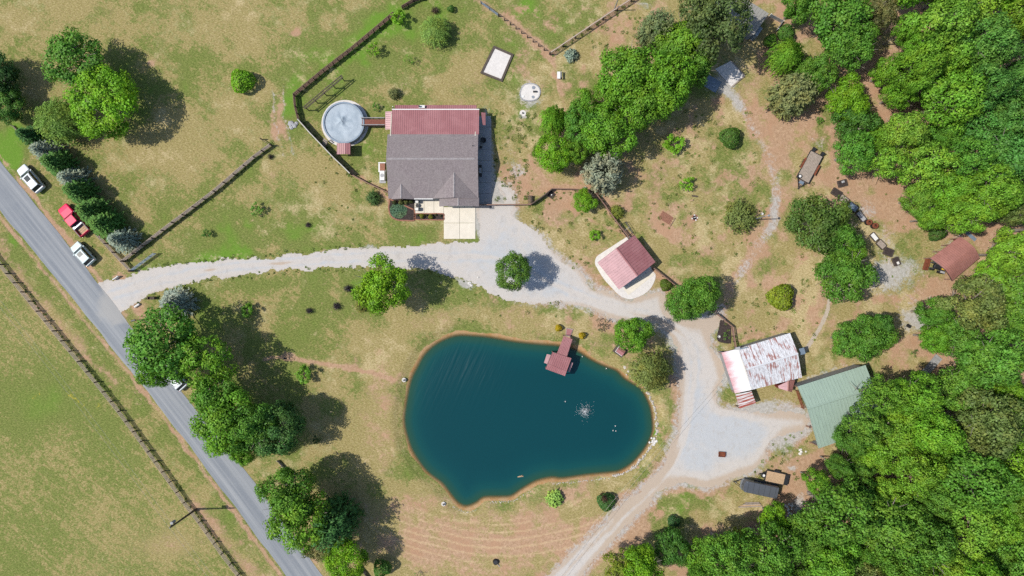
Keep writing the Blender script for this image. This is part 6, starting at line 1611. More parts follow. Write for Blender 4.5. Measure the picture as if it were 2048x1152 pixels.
def more_fences():
    # steel farm gate standing open
    a, b = P(268, 541), P(314, 507); d = b - a; L = d.length; an = math.atan2(d.y, d.x)
    t = thing("farm_gate", "blue-grey steel tube gate standing open at the drive mouth", "gate", (a.x, a.y, 0), an)
    for k in range(6): MB().tube((0, 0, .2 + k * .2), (L, 0, .2 + k * .2), .03, .03, 6).local("rail", M['blue_steel'], t)
    for k in range(6): MB().tube((L * k / 5, 0, .15), (L * k / 5, 0, 1.25), .035, .035, 6).local("upright", M['blue_steel'], t)
    MB().box((-.15, 0, .7), (.2, .2, 1.4)).local("hinge_post", FD, t)
    # grille panel pen by the garage
    pc = [(1237, 452), (1250, 444), (1264, 466), (1254, 475)]
    t = thing("wire_pen", "small dark wire pen behind the garage", "pen", P(1251, 459))
    for i in range(4):
        p, q = P(*pc[i]), P(*pc[(i + 1) % 4])
        for z in (.05, .45, .9): MB().tube((p.x, p.y, z), (q.x, q.y, z), .03, .03, 5).build("rail", M['dark'], t)
        MB().tube((p.x, p.y, 0), (p.x, p.y, .95), .035, .035, 5).build("upright", M['dark'], t)
    p, q = P(*pc[0]).lerp(P(*pc[3]), .5), P(*pc[1]).lerp(P(*pc[2]), .5); MB().tube((p.x, p.y, .9), (q.x, q.y, .9), .025, .025, 5).build("middle_rail", M['fence_white'], t)
    # trellis arch at the fence bend
    p = P(1060, 400); t = thing("trellis_gate", "dark slatted wooden gate standing open right of the house fence", "gate", (p.x, p.y, 0), R(90))
    for k in range(9): MB().box((0, -.3 + k * .075, .6), (1.25, .045, .08)).local("slat", FD, t)
    for s in (-.6, .6): MB().box((s, 0, .6), (.08, .75, .12)).local("frame_bar", FB, t)
    for s in (-.6, .6): MB().box((s, -.32, .27), (.08, .08, .54)).local("leg", FB, t)
    # two planks with wire at the pasture end
    p = P(534, 286); t = thing("fence_brace", "diagonal dark brace at the upper end of the paddock fence", "brace", (p.x, p.y, 0), R(-32)); MB().box((0, 0, .6), (1.9, .09, .12)).local("rail", FD, t)
    for s in (-.85, .85): MB().box((s, .1, .6), (.13, .11, 1.2)).local("post", FD, t)
    # stacked slabs beside the left fence corner
    p = P(586, 250); t = thing("grey_boulder", "rough grey boulder heap outside the fence corner left of the pool", "rocks", (p.x, p.y, 0))
    for k, (x, y, s) in enumerate(((-.3, .2, .55), (.25, -.1, .5), (-.2, -.35, .4), (.55, .25, .35))): rock(t, x, y, s, M['concrete_grey'], 80 + k)
def rock(parent, x, y, s, material, seed, name="stone"):
    g = np.random.default_rng(seed); D = []
    rings = []
    for z, r in ((-.05, .8), (.25, 1.0), (.5, .7), (.6, .3)):
        rings.append([(x + s * r * math.cos(k * 1.047 + z) * g.uniform(.75, 1.15), y + s * r * math.sin(k * 1.047 + z) * g.uniform(.75, 1.15), s * z * g.uniform(.85, 1.1)) for k in range(6)])
    return MB().loft(rings).local(name, material, parent)
more_fences()

# ------------------------------------------------------------------ vehicles
def wheel(t, x, y, r, w):
    s = 1 if y > 0 else -1
    ty = MB().tube((x, y - s * w, r), (x, y, r), r, r, 20).local("wheel", M['black'], t)
    MB().tube((x, y, r), (x, y + s * .015, r), r * .6, r * .55, 12).local("rim", M['chrome'], ty)
def section(w, z0, z1, c=.18):
    """rounded car cross-section, ccw"""
    h = z1 - z0
    return [(-w * .86, z0), (w * .86, z0), (w, z0 + h * .25), (w, z0 + h * .62), (w * .95, z1 - h * .12), (w * .82, z1), (-w * .82, z1), (-w * .95, z1 - h * .12), (-w, z0 + h * .62), (-w, z0 + h * .25)]
def car_body(stations, name, material, t):
    rings = [[(x, y, z) for y, z in section(w, z0, z1)] for x, w, z0, z1 in stations]
    return MB().loft(rings).local(name, material, t)
def suv(px, py, an, paint, label, L=4.75, sun_roof=True, name="parked_car"):
    b = P(px, py, .8); t = thing(name, label, "car", (b.x, b.y, 0.02), an); k = L / 4.75
    st = [(-2.37, .78, .45, .80), (-2.30, .88, .32, .98), (-1.6, .93, .24, 1.02), (0, .94, .22, 1.02), (.95, .93, .24, 1.0), (1.7, .90, .26, .93), (2.2, .82, .34, .84), (2.37, .66, .45, .70)]
    car_body([(x * k, w, a, c) for x, w, a, c in st], "body", M[paint], t)
    # greenhouse: dark glass volume under a painted roof
    bt = [(-2.15, .80), (1.15, .80)]; tp = [(-1.85, .64), (.35, .64)]; z0, z1 = .98, 1.60
    A = [(-2.15 * k, -.80, z0), (1.15 * k, -.80, z0), (1.15 * k, .80, z0), (-2.15 * k, .80, z0)]; B = [(-1.80 * k, -.64, z1), (.35 * k, -.64, z1), (.35 * k, .64, z1), (-1.80 * k, .64, z1)]
    MB().hexa([(x * .995, y * .985, z) for x, y, z in A] + [(x * .995, y * .985, z) for x, y, z in B]).local("cabin_core", M['black'], t)
    def pane(nm, p, q, r, s, inset=.06, out=.012):
        P4 = [Vector(v) for v in (p, q, r, s)]; c = sum(P4, Vector()) / 4; n = (P4[1] - P4[0]).cross(P4[3] - P4[0]).normalized(); P4 = [v.lerp(c, inset) + n * out for v in P4]
        MB().add([tuple(v) for v in P4] + [tuple(v - n * .01) for v in P4], [(0, 1, 2, 3), (7, 6, 5, 4), (0, 4, 5, 1), (1, 5, 6, 2), (2, 6, 7, 3), (3, 7, 4, 0)]).local(nm, M['glass'], t)
    pane("windscreen", A[1], A[2], B[2], B[1]); pane("rear_window", A[3], A[0], B[0], B[3], .08)
    for s in (0, 1):
        a0, a1, b0, b1 = (A[0], A[1], B[0], B[1]) if s == 0 else (A[3], A[2], B[3], B[2])
        for f0, f1 in ((.03, .34), (.37, .66), (.69, .97)):
            v = [Vector(a0).lerp(Vector(a1), f0), Vector(a0).lerp(Vector(a1), f1), Vector(b0).lerp(Vector(b1), f1), Vector(b0).lerp(Vector(b1), f0)]
            if s: v = [v[1], v[0], v[3], v[2]]
            pane("side_window", *v, .06)
    for i, j in ((0, 0), (1, 1), (2, 2), (3, 3)): MB().tube(A[i], B[j], .045, .04, 6).local("pillar", M[paint], t)
    rf = MB().loft([[(x * k, y, z) for x, y in ((-1.86, -.6), (-1.86, .6), (-1.7, .68), (.28, .68), (.40, .56), (.40, -.56), (.28, -.68), (-1.7, -.68))][::-1] for z in (1.585, 1.63)] + [[(x * k, y, 1.66) for x, y in ((-1.7, -.5), (-1.7, .5), (-1.55, .58), (.12, .58), (.22, .48), (.22, -.48), (.12, -.58), (-1.55, -.58))][::-1]]).local("roof", M[paint], t)
    if sun_roof: MB().bevbox((-.22 * k, 0, 1.663), (.85 * k, .80, .02), .006).local("sunroof", M['glass'], t)
    for s in (-.6, .6): MB().tube((-1.6 * k, s, 1.69), (.1 * k, s, 1.69), .02, .02, 5).local("roof_rail", M['dark'], t)
    for s in (-1, 1):
        for x in (-1.42, 1.45): wheel(t, x * k, s * .94, .36, .24)
        MB().bevbox((2.20 * k, s * .62, .70), (.24, .34, .13), .04).local("headlight", M['lamp_w'], t); MB().bevbox((-2.26 * k, s * .72, .84), (.14, .24, .22), .03).local("taillight", M['lamp_r'], t)
        MB().bevbox((.78 * k, s * 1.02, 1.05), (.16, .2, .14), .03).local("mirror", M[paint], t)
        for x in (-.75, .25): MB().box((x * k, s * .945, .85), (.2, .03, .03)).local("door_handle", M['chrome'], t)
    MB().box((2.33 * k, 0, .58), (.08, .8, .16)).local("grille", M['dark'], t)
    MB().box((2.36 * k, 0, .42), (.02, .45, .12)).local("number_plate", M['white'], t)
    return t
AN = math.atan2(.77, -.62) + .04
suv(60.5, 357, AN, 'car_white', "white car with dark sunroof parked uppermost on the lane verge", 4.8)
suv(165, 507.5, AN + .03, 'car_silver', "pale silver-blue car parked lowest on the lane verge", 4.0)
suv(348, 755, AN + .02, 'car_white', "white car half hidden under the roadside trees", 4.5, False)
def pickup(px, py, an, label):
    b = P(px, py, .9); t = thing("pickup_truck", label, "pickup truck", (b.x, b.y, .02), an); pt = M['car_red']
    car_body([(.35, .96, .42, 1.12), (1.0, .97, .40, 1.12), (2.0, .95, .40, 1.08), (2.55, .90, .45, 1.0), (2.75, .80, .50, .88)], "hood", pt, t)
    car_body([(-.95, .96, .42, 1.12), (.36, .96, .42, 1.12)], "cab_body", pt, t)
    A = [(-.85, -.86, 1.10), (1.0, -.86, 1.10), (1.0, .86, 1.10), (-.85, .86, 1.10)]; B = [(-.78, -.68, 1.78), (.35, -.68, 1.78), (.35, .68, 1.78), (-.78, .68, 1.78)]
    MB().hexa([(x, y * .985, z) for x, y, z in A] + [(x, y * .985, z) for x, y, z in B]).local("cabin_core", M['black'], t)
    def pane(nm, v):
        P4 = [Vector(q) for q in v]; c = sum(P4, Vector()) / 4; n = (P4[1] - P4[0]).cross(P4[3] - P4[0]).normalized(); P4 = [q.lerp(c, .07) + n * .012 for q in P4]
        MB().add([tuple(q) for q in P4] + [tuple(q - n * .01) for q in P4], [(0, 1, 2, 3), (7, 6, 5, 4), (0, 4, 5, 1), (1, 5, 6, 2), (2, 6, 7, 3), (3, 7, 4, 0)]).local(nm, M['glass'], t)
    pane("windscreen", (A[1], A[2], B[2], B[1])); pane("rear_window", (A[3], A[0], B[0], B[3]))
    pane("side_window", (A[0], A[1], B[1], B[0])); pane("side_window", (A[2], A[3], B[3], B[2]))
    for i in range(4): MB().tube(A[i], B[i], .05, .045, 6).local("pillar", pt, t)
    MB().bevbox((-.22, 0, 1.82), (1.32, 1.46, .10), .06).local("roof", pt, t)
    # bed: floor, side walls, tailgate, toolbox
    MB().box((-1.85, 0, .62), (1.75, 1.6, .08)).local("bed_floor", M['wood'], t)
    for s in (-1, 1):
        MB().bevbox((-1.85, s * .88, .80), (1.8, .18, .64), .05).local("bed_side", pt, t); MB().box((-1.85, s * .86, 1.14), (1.78, .12, .04)).local("bed_rail", M['dark'], t)
        for x in (-1.85, 1.75): wheel(t, x, s * 1.0, .42, .27)
        MB().bevbox((2.62, s * .66, .80), (.2, .3, .16), .04).local("headlight", M['lamp_w'], t); MB().bevbox((-2.76, s * .84, .85), (.08, .16, .3), .02).local("taillight", M['lamp_r'], t)
        MB().bevbox((.80, s * 1.08, 1.15), (.18, .22, .22), .03).local("mirror", M['dark'], t)
    MB().bevbox((-2.72, 0, .80), (.12, 1.56, .62), .04).local("tailgate", pt, t); MB().box((-2.78, 0, .46), (.14, 1.7, .16)).local("bumper", M['chrome'], t); MB().box((2.76, 0, .52), (.14, 1.5, .2)).local("bumper", M['chrome'], t)
    MB().bevbox((-1.16, 0, 1.02), (.42, 1.62, .36), .04).local("toolbox", M['steel'], t)
    MB().box((2.72, 0, .74), (.06, .9, .22)).local("grille", M['dark'], t)
    for x in (-1.72, -2.05, -2.4): MB().box((x, 0, .675), (.26, 1.5, .03)).local("bed_board", M['wood_warm'], t)
pickup(147, 440, AN + .0, "red pickup truck with open bed parked on the lane verge")

# trailers
def planks(t, x0, x1, w, z, n, material, name="plank"):
    for k in range(n): MB().box(((x0 + x1) / 2, -w / 2 + (k + .5) * w / n, z), (x1 - x0, w / n - .015, .05)).local(name, material, t)
def flatbed(px, py, an, L, W, label, wood, n, ramp=True, fenders=True):
    b = P(px, py, .5); t = thing("flatbed_trailer", label, "trailer", (b.x, b.y, .01), an)
    planks(t, -L / 2, L / 2, W, .56, n, M[wood])
    for s in (-1, 1):
        MB().box((0, s * (W / 2 + .05), .54), (L + .1, .10, .16)).local("side_rail", M['dark'], t)
        for x in ((-.35, .45) if L > 4 else (.0,)): wheel(t, x - .1, s * (W / 2 + .32), .33, .2)
        if fenders: MB().bevbox((-.05, s * (W / 2 + .20), .72), (1.75 if L > 4 else .95, .30, .06), .02).local("fender", M['rust'] if L > 4 else M['dark'], t)
    MB().box((L / 2 + .05, 0, .54), (.1, W + .2, .16)).local("front_rail", M['dark'], t); MB().box((-L / 2 - .05, 0, .54), (.1, W + .2, .16)).local("rear_rail", M['dark'], t)
    tl = 1.35 if L > 4 else .95
    for s in (-1, 1): MB().path([(L / 2, s * W * .42, .5), (L / 2 + tl, 0, .5)], [.06, .06], 4).local("tongue", M['dark'], t)
    MB().box((L / 2 + tl + .1, 0, .5), (.3, .1, .1)).local("coupler", M['dark'], t); MB().tube((L / 2 + tl * .7, .0, 0), (L / 2 + tl * .7, .0, .9), .05).local("jack", M['steel'], t)
    MB().box((L / 2 + .45, .0, .6), (.5, .7, .12)).local("tool_tray", M['blue_steel'] if L > 4 else M['dark'], t)
    sp = MB().ringwall((L / 2 - (.25 if L > 4 else -.45), -W * .36 if L > 4 else 0), .14, .32, .62, .82, 18).local("spare_tyre", M['black'], t)
    c = (L / 2 - (.25 if L > 4 else -.45), -W * .36 if L > 4 else 0); MB().disc(c, .2, .66, .84, 14).local("rim", M['white'], sp)
    if ramp:
        for s in (-1, 1):
            MB().hexa([(-L / 2 - .75, s * W * .38 - .22, .5), (-L / 2 - .1, s * W * .38 - .22, .5), (-L / 2 - .1, s * W * .38 + .22, .5), (-L / 2 - .75, s * W * .38 + .22, .5), (-L / 2 - .55, s * W * .38 - .22, 1.1), (-L / 2 - .12, s * W * .38 - .22, .62), (-L / 2 - .12, s * W * .38 + .22, .62), (-L / 2 - .55, s * W * .38 + .22, 1.1)]).local("ramp", M['dark'], t)
    else:
        MB().box((-L / 2 - .35, 0, .6), (.62, W, .06)).local("ramp", M['dark'], t)
        for k in range(4): MB().box((-L / 2 - .12 - .15 * k, 0, .65), (.04, W, .04)).local("ramp_bar", M['dark'], t)
    return t
flatbed(1619, 334, math.atan2(-.86, -.55) + 0.08, 4.6, 2.0, "long flatbed trailer with grey plank deck by the wood", 'wood', 9)
flatbed(1550, 955, R(180 - 12), 2.9, 1.6, "small utility trailer with warm plank deck behind the black trailer", 'wood_warm', 8, False)
def enclosed():
    b = P(1521, 979, 1.9); t = thing("enclosed_trailer", "long black enclosed trailer with rounded front in the yard", "trailer", (b.x, b.y, .01), R(180 - 12))
    L, W = 5.4, 1.75
    out = [(-L / 2, -W / 2), (L / 2 - .35, -W / 2), (L / 2 - .08, -W / 2 + .3), (L / 2, 0), (L / 2 - .08, W / 2 - .3), (L / 2 - .35, W / 2), (-L / 2, W / 2)]
    MB().loft([[(x, y, .5) for x, y in out], [(x, y, 2.02) for x, y in out], [(x * .985, y * .95, 2.10) for x, y in out]]).local("box_body", M['trailer_black'], t)
    for k in range(6): MB().box((-L / 2 + .45 + k * .85, 0, 2.106), (.03, W * .94, .012)).local("roof_seam", M['dark'], t)
    nose = MB(); wall = [(L / 2 - .33, -W / 2 - .01), (L / 2 - .06, -W / 2 + .29), (L / 2 + .02, 0), (L / 2 - .06, W / 2 - .29), (L / 2 - .33, W / 2 + .01)]
    for a, c in zip(wall[:-1], wall[1:]): wall_between(nose, a, c, .5, 1.0, .03)
    nose.local("stone_guard", M['steel'], t)
    for s in (-1, 1):
        for x in (-.55, .3): wheel(t, x, s * (W / 2 + .02), .34, .2)
        MB().box((-.12, s * (W / 2 + .12), .78), (1.8, .22, .05)).local("fender", M['dark'], t); MB().path([(L / 2 - .1, s * .6, .45), (L / 2 + 1.0, 0, .45)], [.05, .05], 4).local("tongue", M['dark'], t)
        MB().box((L / 2 - .42, s * (W / 2 - .12), 2.06), (.1, .1, .14)).local("corner_cap", M['steel'], t)
    MB().tube((L / 2 + .75, 0, 0), (L / 2 + .75, 0, .9), .045).local("jack", M['steel'], t); MB().box((L / 2 + 1.05, 0, .45), (.24, .1, .1)).local("coupler", M['dark'], t)
    dr = MB(); dr.box((-L / 2 - .02, 0, 1.25), (.04, W * .92, 1.4)); dr.local("rear_door", M['dark'], t)
enclosed()

# ------------------------------------------------------------------ dock
def dock():
    c = P(1120, 715); t = thing("covered_dock", "dock with red metal roofs reaching into the pond", "dock", (c.x, c.y, 0)); z = 1.85
    a, b, d, e = P(1127.7, 672, z), P(1145, 678.6, z), P(1133.6, 713.8, z), P(1114, 706.6, z)
    roof_plane(t, "walkway_roof", [e, d, b, a], M['metal_red'], .06)
    rbm = MB()
    for k in range(7):
        f = (k + .5) / 7; rbm.path([tuple(a.lerp(b, f) + Vector((0, 0, .03))), tuple(e.lerp(d, f) + Vector((0, 0, .03)))], [.03, .03], 4)
    rbm.build("roof_ribs", M['metal_red'], t, "stuff")
    zr, ze = 2.35, 2.0; A, B, C, D = P(1105, 704, ze), P(1142.7, 716.4, ze), P(1129.7, 752, 1.95), P(1091, 738, 1.95); G0, G1 = P(1095.3, 728, zr), P(1132.8, 743.5, zr)
    roof_plane(t, "main_roof", [B, A, G0, G1], M['metal_red'], .06, .3); roof_plane(t, "main_roof", [D, C, G1, G0], M['metal_red'], .06, .3)
    cap(t, "ridge_cap", G0, G1, .22, M['metal_red'], .05)
    for q in (((1093.8, 708), (1101.7, 710), (1094.5, 728), (1088, 725.5)), ((1142.7, 724), (1146, 726), (1139.4, 743.7), (1136, 743))):
        p = [P(x, y, 1.5) for x, y in q]; MB().slab(p[::-1] if (p[1] - p[0]).cross(p[2] - p[1]).z < 0 else p, .06).build("side_roof", M['metal_pale'], t)
    # deck boards
    p0, p1 = P(1136, 675, -.1), P(1123, 711, -.1); d = p1 - p0; L = d.length; an = math.atan2(d.y, d.x); n = 14
    for k in range(n): q = p0 + d * (k + .5) / n - c; o = MB().box((0, 0, 0), (L / n - .02, 1.4, .05), 0).local("board", M['deck_red'], t); o.location = (q.x, q.y, -.12); o.rotation_euler = (0, 0, an)
    q0 = P(1117, 728, -.1) - c; mb = [MB().box((0, -1.25 + k * .2, 0), (2.9, .18, .05)).local("board", M['deck_red'], t) for k in range(13)]
    for o in mb: o.location = (q0.x, q0.y, -.12); o.rotation_euler = (0, 0, R(-20))
    for p in (A, B, C, D): MB().tube((p.x + (c.x - p.x) * .06, p.y + (q0.y + c.y - p.y) * .06, -2.4), (p.x + (c.x - p.x) * .06, p.y + (q0.y + c.y - p.y) * .06, 1.9), .08, .08, 8).build("pile", M['fence_brown'], t)
    for p in (a, b, d and P(1133.6, 713.8, z), e): MB().tube((p.x, p.y, -1.6), (p.x, p.y, 1.8), .06, .06, 6).build("pile", M['fence_brown'], t)
    # landing on the shore
    pts = [P(x, y) for x, y in ((1132, 655), (1146.5, 658), (1141, 674), (1131, 672))]
    MB().prism([(p.x, p.y) for p in pts][::-1], -.05, .12).build("landing", M['wood'], t); pts2 = [p.lerp(P(1138, 665), .22) for p in pts]; MB().prism([(p.x, p.y) for p in pts2][::-1], .12, .16).build("mat", M['metal_red'], t)
dock()

def pump_house():
    b = P(1241, 702, .7); t = thing("pump_house", "tiny gable-roofed pump house near the pond on a dark mat", "shed", (b.x, b.y, 0), R(-36)); 
    MB().prism([(-.9, -.75), (.9, -.75), (.9, .75), (-.9, .75)], -.02, .05).local("mat", M['timber_dark'], t); MB().box((0, 0, .42), (1.0, .8, .74)).local("wall", M['red_wall'], t)
    for s in (-1, 1): MB().slab([Vector(p) for p in ([(-.62, -.5, .78), (.62, -.5, .78), (.62, 0, 1.05), (-.62, 0, 1.05)] if s < 0 else [(.62, .5, .78), (-.62, .5, .78), (-.62, 0, 1.05), (.62, 0, 1.05)])], .05).local("roof", M['metal_red'] if s < 0 else M['metal_brown'], t)
    MB().box((-.64, 0, .92), (.06, 1.05, .08)).local("white_trim", M['white'], t); MB().box((0, -.53, .77), (1.25, .06, .06)).local("white_trim", M['white'], t)
pump_house()

# fountain, floats, shore stones
def fountain():
    b = P(1169, 822, WL); t = thing("fountain", "white spray of a small fountain in the pond", "fountain", (b.x, b.y, WL))
    MB().ringwall((0, 0), .18, .38, -.06, .10, 18).local("float_ring", M['dark'], t); MB().tube((0, 0, -.2), (0, 0, .3), .06, .04).local("nozzle", M['dark'], t)
    g = np.random.default_rng(3); mb = MB()
    for k in range(520):
        a = g.uniform(0, 6.28); r = abs(g.normal()) * .62; z = max(.02, .9 * (1 - (r / 1.3) ** 2) * g.uniform(.05, 1)); s = g.uniform(.012, .045)
        x, y = r * math.cos(a), r * math.sin(a); mb.add([(x - s, y, z), (x, y - s, z), (x + s, y, z), (x, y + s, z), (x, y, z + s), (x, y, z - s)], [(0, 1, 4), (1, 2, 4), (2, 3, 4), (3, 0, 4), (1, 0, 5), (2, 1, 5), (3, 2, 5), (0, 3, 5)])
    mb.local("spray_drops", mat("water_drops", (.82, .86, .88), .25, 0, .5), t, "stuff")
    for x, y, lab in ((1131, 803, "small white float left of the fountain"), (1231, 852, "uppermost of the three small white floats right of the fountain"), (1226.5, 861, "left of the two lower white floats right of the fountain"), (1232, 862, "right of the two lower white floats right of the fountain"), (1165, 713, "small white float just off the dock's right side"), (1213, 737, "small white float near the tiny pump house shore")):
        p = P(x, y, WL); t = thing("pond_float", lab, "float", (p.x, p.y, WL), 0, "small white floats on the pond")
        MB().loft([[(.11 * r * math.cos(k * .785), .11 * r * math.sin(k * .785), z) for k in range(8)] for r, z in ((.3, -.08), (.9, -.03), (1, .03), (.7, .11), (.25, .14))]).local("ball", M['white'], t); MB().ringwall((0, 0), .02, .05, .13, .19, 8).local("eyelet", M['dark'], t)
    p = P(1041, 953, WL); t = thing("driftwood", "pale piece of driftwood near the pond's lower shore", "log", (p.x, p.y, WL + .03), R(8)); MB().path([(-.45, 0, 0), (0, .05, .04), (.45, -.02, 0)], [.07, .12, .06], 7).local("log", M['wood_warm'], t); MB().path([(.1, .04, .04), (.3, .25, .1)], [.05, .02], 5).local("branch_stub", M['wood_warm'], t)
    # stones along the right shore: too many and small to tell apart, plus the larger heaps
    g = np.random.default_rng(6); mb = MB()
    def pebble(x, y, z, s):
        rings = [[(x + s * r * math.cos(k * 1.257 + q) * g.uniform(.7, 1.2), y + s * r * math.sin(k * 1.257 + q) * g.uniform(.7, 1.2), z + s * h) for k in range(5)] for r, h, q in ((.8, -.3, 0), (1, .2, .4), (.4, .6, .2))]; mb.loft(rings)
    q = np.array([(1289, 772), (1297, 791), (1307, 815), (1312, 841), (1312, 865), (1302, 891), (1285, 915), (1265, 936), (1242, 949), (1225, 952)]); q = resample(catmull(q, 6), 150)
    for x, y in q:
        if g.random() < .75: p = P(x + g.normal() * 1.2 + 2, y + g.normal() * 1.2 + .5); pebble(p.x, p.y, -.30, g.uniform(.10, .24))
    q = resample(catmull([(985, 1004), (1024, 1002), (1050, 990), (1080, 975), (1110, 968), (1170, 962), (1220, 956)], 6), 130)
    for x, y in q:
        p = P(x + g.normal() * 2, y + abs(g.normal()) * 3); pebble(p.x, p.y, -.29, g.uniform(.05, .13))
    q = resample(catmull([(905, 1012), (932, 1025), (960, 1016), (985, 1005)], 6), 60)
    for x, y in q: p = P(x + g.normal() * 2, y + abs(g.normal()) * 3); pebble(p.x, p.y, -.27, g.uniform(.04, .10))
    o = mb.local("shore_stones", M['rock'], None, "stuff"); o["label"] = "small pale stones lining the pond's right and lower shore"
    for x, y, n, s, lab, m in ((1310, 880, 12, .19, "heap of white rocks at the pond's right shore", 'rock_white'), (1599, 907, 5, .24, "white rock pile beside the path to the green-roofed barn", 'rock_white'), (1579, 1022, 14, .22, "scattered white rubble heap at the wood's lower left", 'rock_white'), (1255, 751, 4, .24, "pale rocks at the water's edge under the feathery willow", 'rock'), (1593, 1008, 6, .2, "small pale stones above the white rubble heap", 'rock'), (942, 569, 7, .18, "white stones at the drive's inner bend", 'rock_white')):
        p = P(x, y); t = thing("rock_pile", lab, "rocks", (p.x, p.y, -.25 if lab.startswith("pale rocks") or "right shore" in lab else 0))
        for k in range(n): rock(t, g.normal() * .5, g.normal() * .45, s * g.uniform(.6, 1.3), M[m], 200 + int(x) + k)
    for x, y, lab in ((808, 760, "white boxed pump on the pond's left shore"), (887, 1008, "white-ringed pipe head at the pond's lower left")):
        p = P(x, y); t = thing("pond_pump", lab, "pump", (p.x, p.y, -.05)); MB().loft([[(.34 * r * math.cos(k * .785), .34 * r * math.sin(k * .785), z) for k in range(8)] for r, z in ((1.1, -.1), (1, .12), (.7, .16), (.6, .1))]).local("stone_collar", M['rock_white'], t); MB().tube((.05, 0, 0), (.05, 0, .34), .13).local("pump_head", M['dark'], t)
fountain()

# ------------------------------------------------------------------ utility poles and lines
def poles():
    b = P(393, 1018); t = thing("utility_pole", "tall wooden utility pole standing in the lane fence", "utility pole", b); MB().tube((b.x, b.y, -.2), (b.x, b.y, 8.3), .17, .11, 10).build("pole", M['fence_dark'], t)
    MB().tube((b.x - .32, b.y + .25, 6.3), (b.x - .32, b.y + .25, 7.2), .22, .22, 12).build("transformer", M['concrete_grey'], t); MB().box((b.x - .15, b.y + .12, 6.8), (.4, .08, .08), R(140)).build("bracket", M['dark'], t)
    MB().tube((b.x, b.y, 8.3), (b.x, b.y, 8.5), .05, .03).build("insulator", M['white'], t); MB().box((b.x - .14, b.y, 7.6), (.12, .3, .3)).build("cutout", M['dark'], t)
    b2 = P(-170, 300); t2 = thing("power_line", "thin overhead wires running along the lane from the utility pole", "wires", (b.x, b.y, 0))
    for dz, off in ((8.45, 0), (7.3, .25)):
        far = Vector((b.x - 45, b.y + 57, dz + .5)); pts = []
        for k in range(13):
            f = k / 12; p = Vector((b.x - off, b.y + off, dz)).lerp(far, f); p.z -= 1.2 * 4 * f * (1 - f); pts.append(tuple(p))
        MB().path(pts, .011, 4).build("wire", M['wood_grey'], t2)
        far = Vector((b.x + 30, b.y - 40, dz + .3)); pts = [tuple(Vector((b.x, b.y, dz)).lerp(far, k / 6) - Vector((0, 0, 2.5 * (k / 6) * (1 - k / 6)))) for k in range(7)]
        MB().path(pts, .011, 4).build("wire", M['wood_grey'], t2)
    b = P(1507, 439); t = thing("light_pole", "dark yard light pole beside the wide juniper", "light pole", b); MB().tube((b.x, b.y, 0), (b.x, b.y, 5.0), .10, .07, 8).build("pole", M['steel'], t); MB().path([(b.x, b.y, 4.8), (b.x + .5, b.y + .1, 5.0)], [.04, .03], 5).build("arm", M['steel'], t); MB().disc((b.x + .6, b.y + .1), .2, 4.8, 4.98, 12, .1).build("lamp_head", M['steel'], t)
    b = P(1228, 21); t = thing("wooden_pole", "slim grey pole rising from the wire fence at the top", "utility pole", b); MB().tube((b.x, b.y, 0), (b.x, b.y, 4.6), .10, .07, 8).build("pole", M['wood_grey'], t); MB().box((b.x, b.y, 4.5), (.5, .08, .08)).build("cross_arm", M['wood_grey'], t)
    # service cables from the rusty barn down to a pole beyond the bottom edge
    b = P(1068, 1165); t = thing("utility_pole", "wooden pole below the bottom edge at the lane", "utility pole", b); MB().tube((b.x, b.y, 0), (b.x, b.y, 6.2), .14, .1, 8).build("pole", M['fence_dark'], t); MB().box((b.x, b.y, 5.8), (1.2, .1, .1), R(45)).build("cross_arm", M['fence_dark'], t)
    a = P(1452, 748, 2.8); t2 = thing("service_cables", "pair of pale overhead cables crossing from rusty barn over the lane verge", "wires", (a.x, a.y, 0))
    for s in (-1, 1):
        e = Vector((b.x + s * .25, b.y - s * .25, 5.9)); st = a + Vector((s * .2, -s * .2, 0)); pts = []
        for k in range(15):
            f = k / 14; p = st.lerp(e, f); p.z -= 1.0 * 4 * f * (1 - f); pts.append(tuple(p))
        MB().path(pts, .012, 4).build("cable", M['fence_white'], t2)
poles()

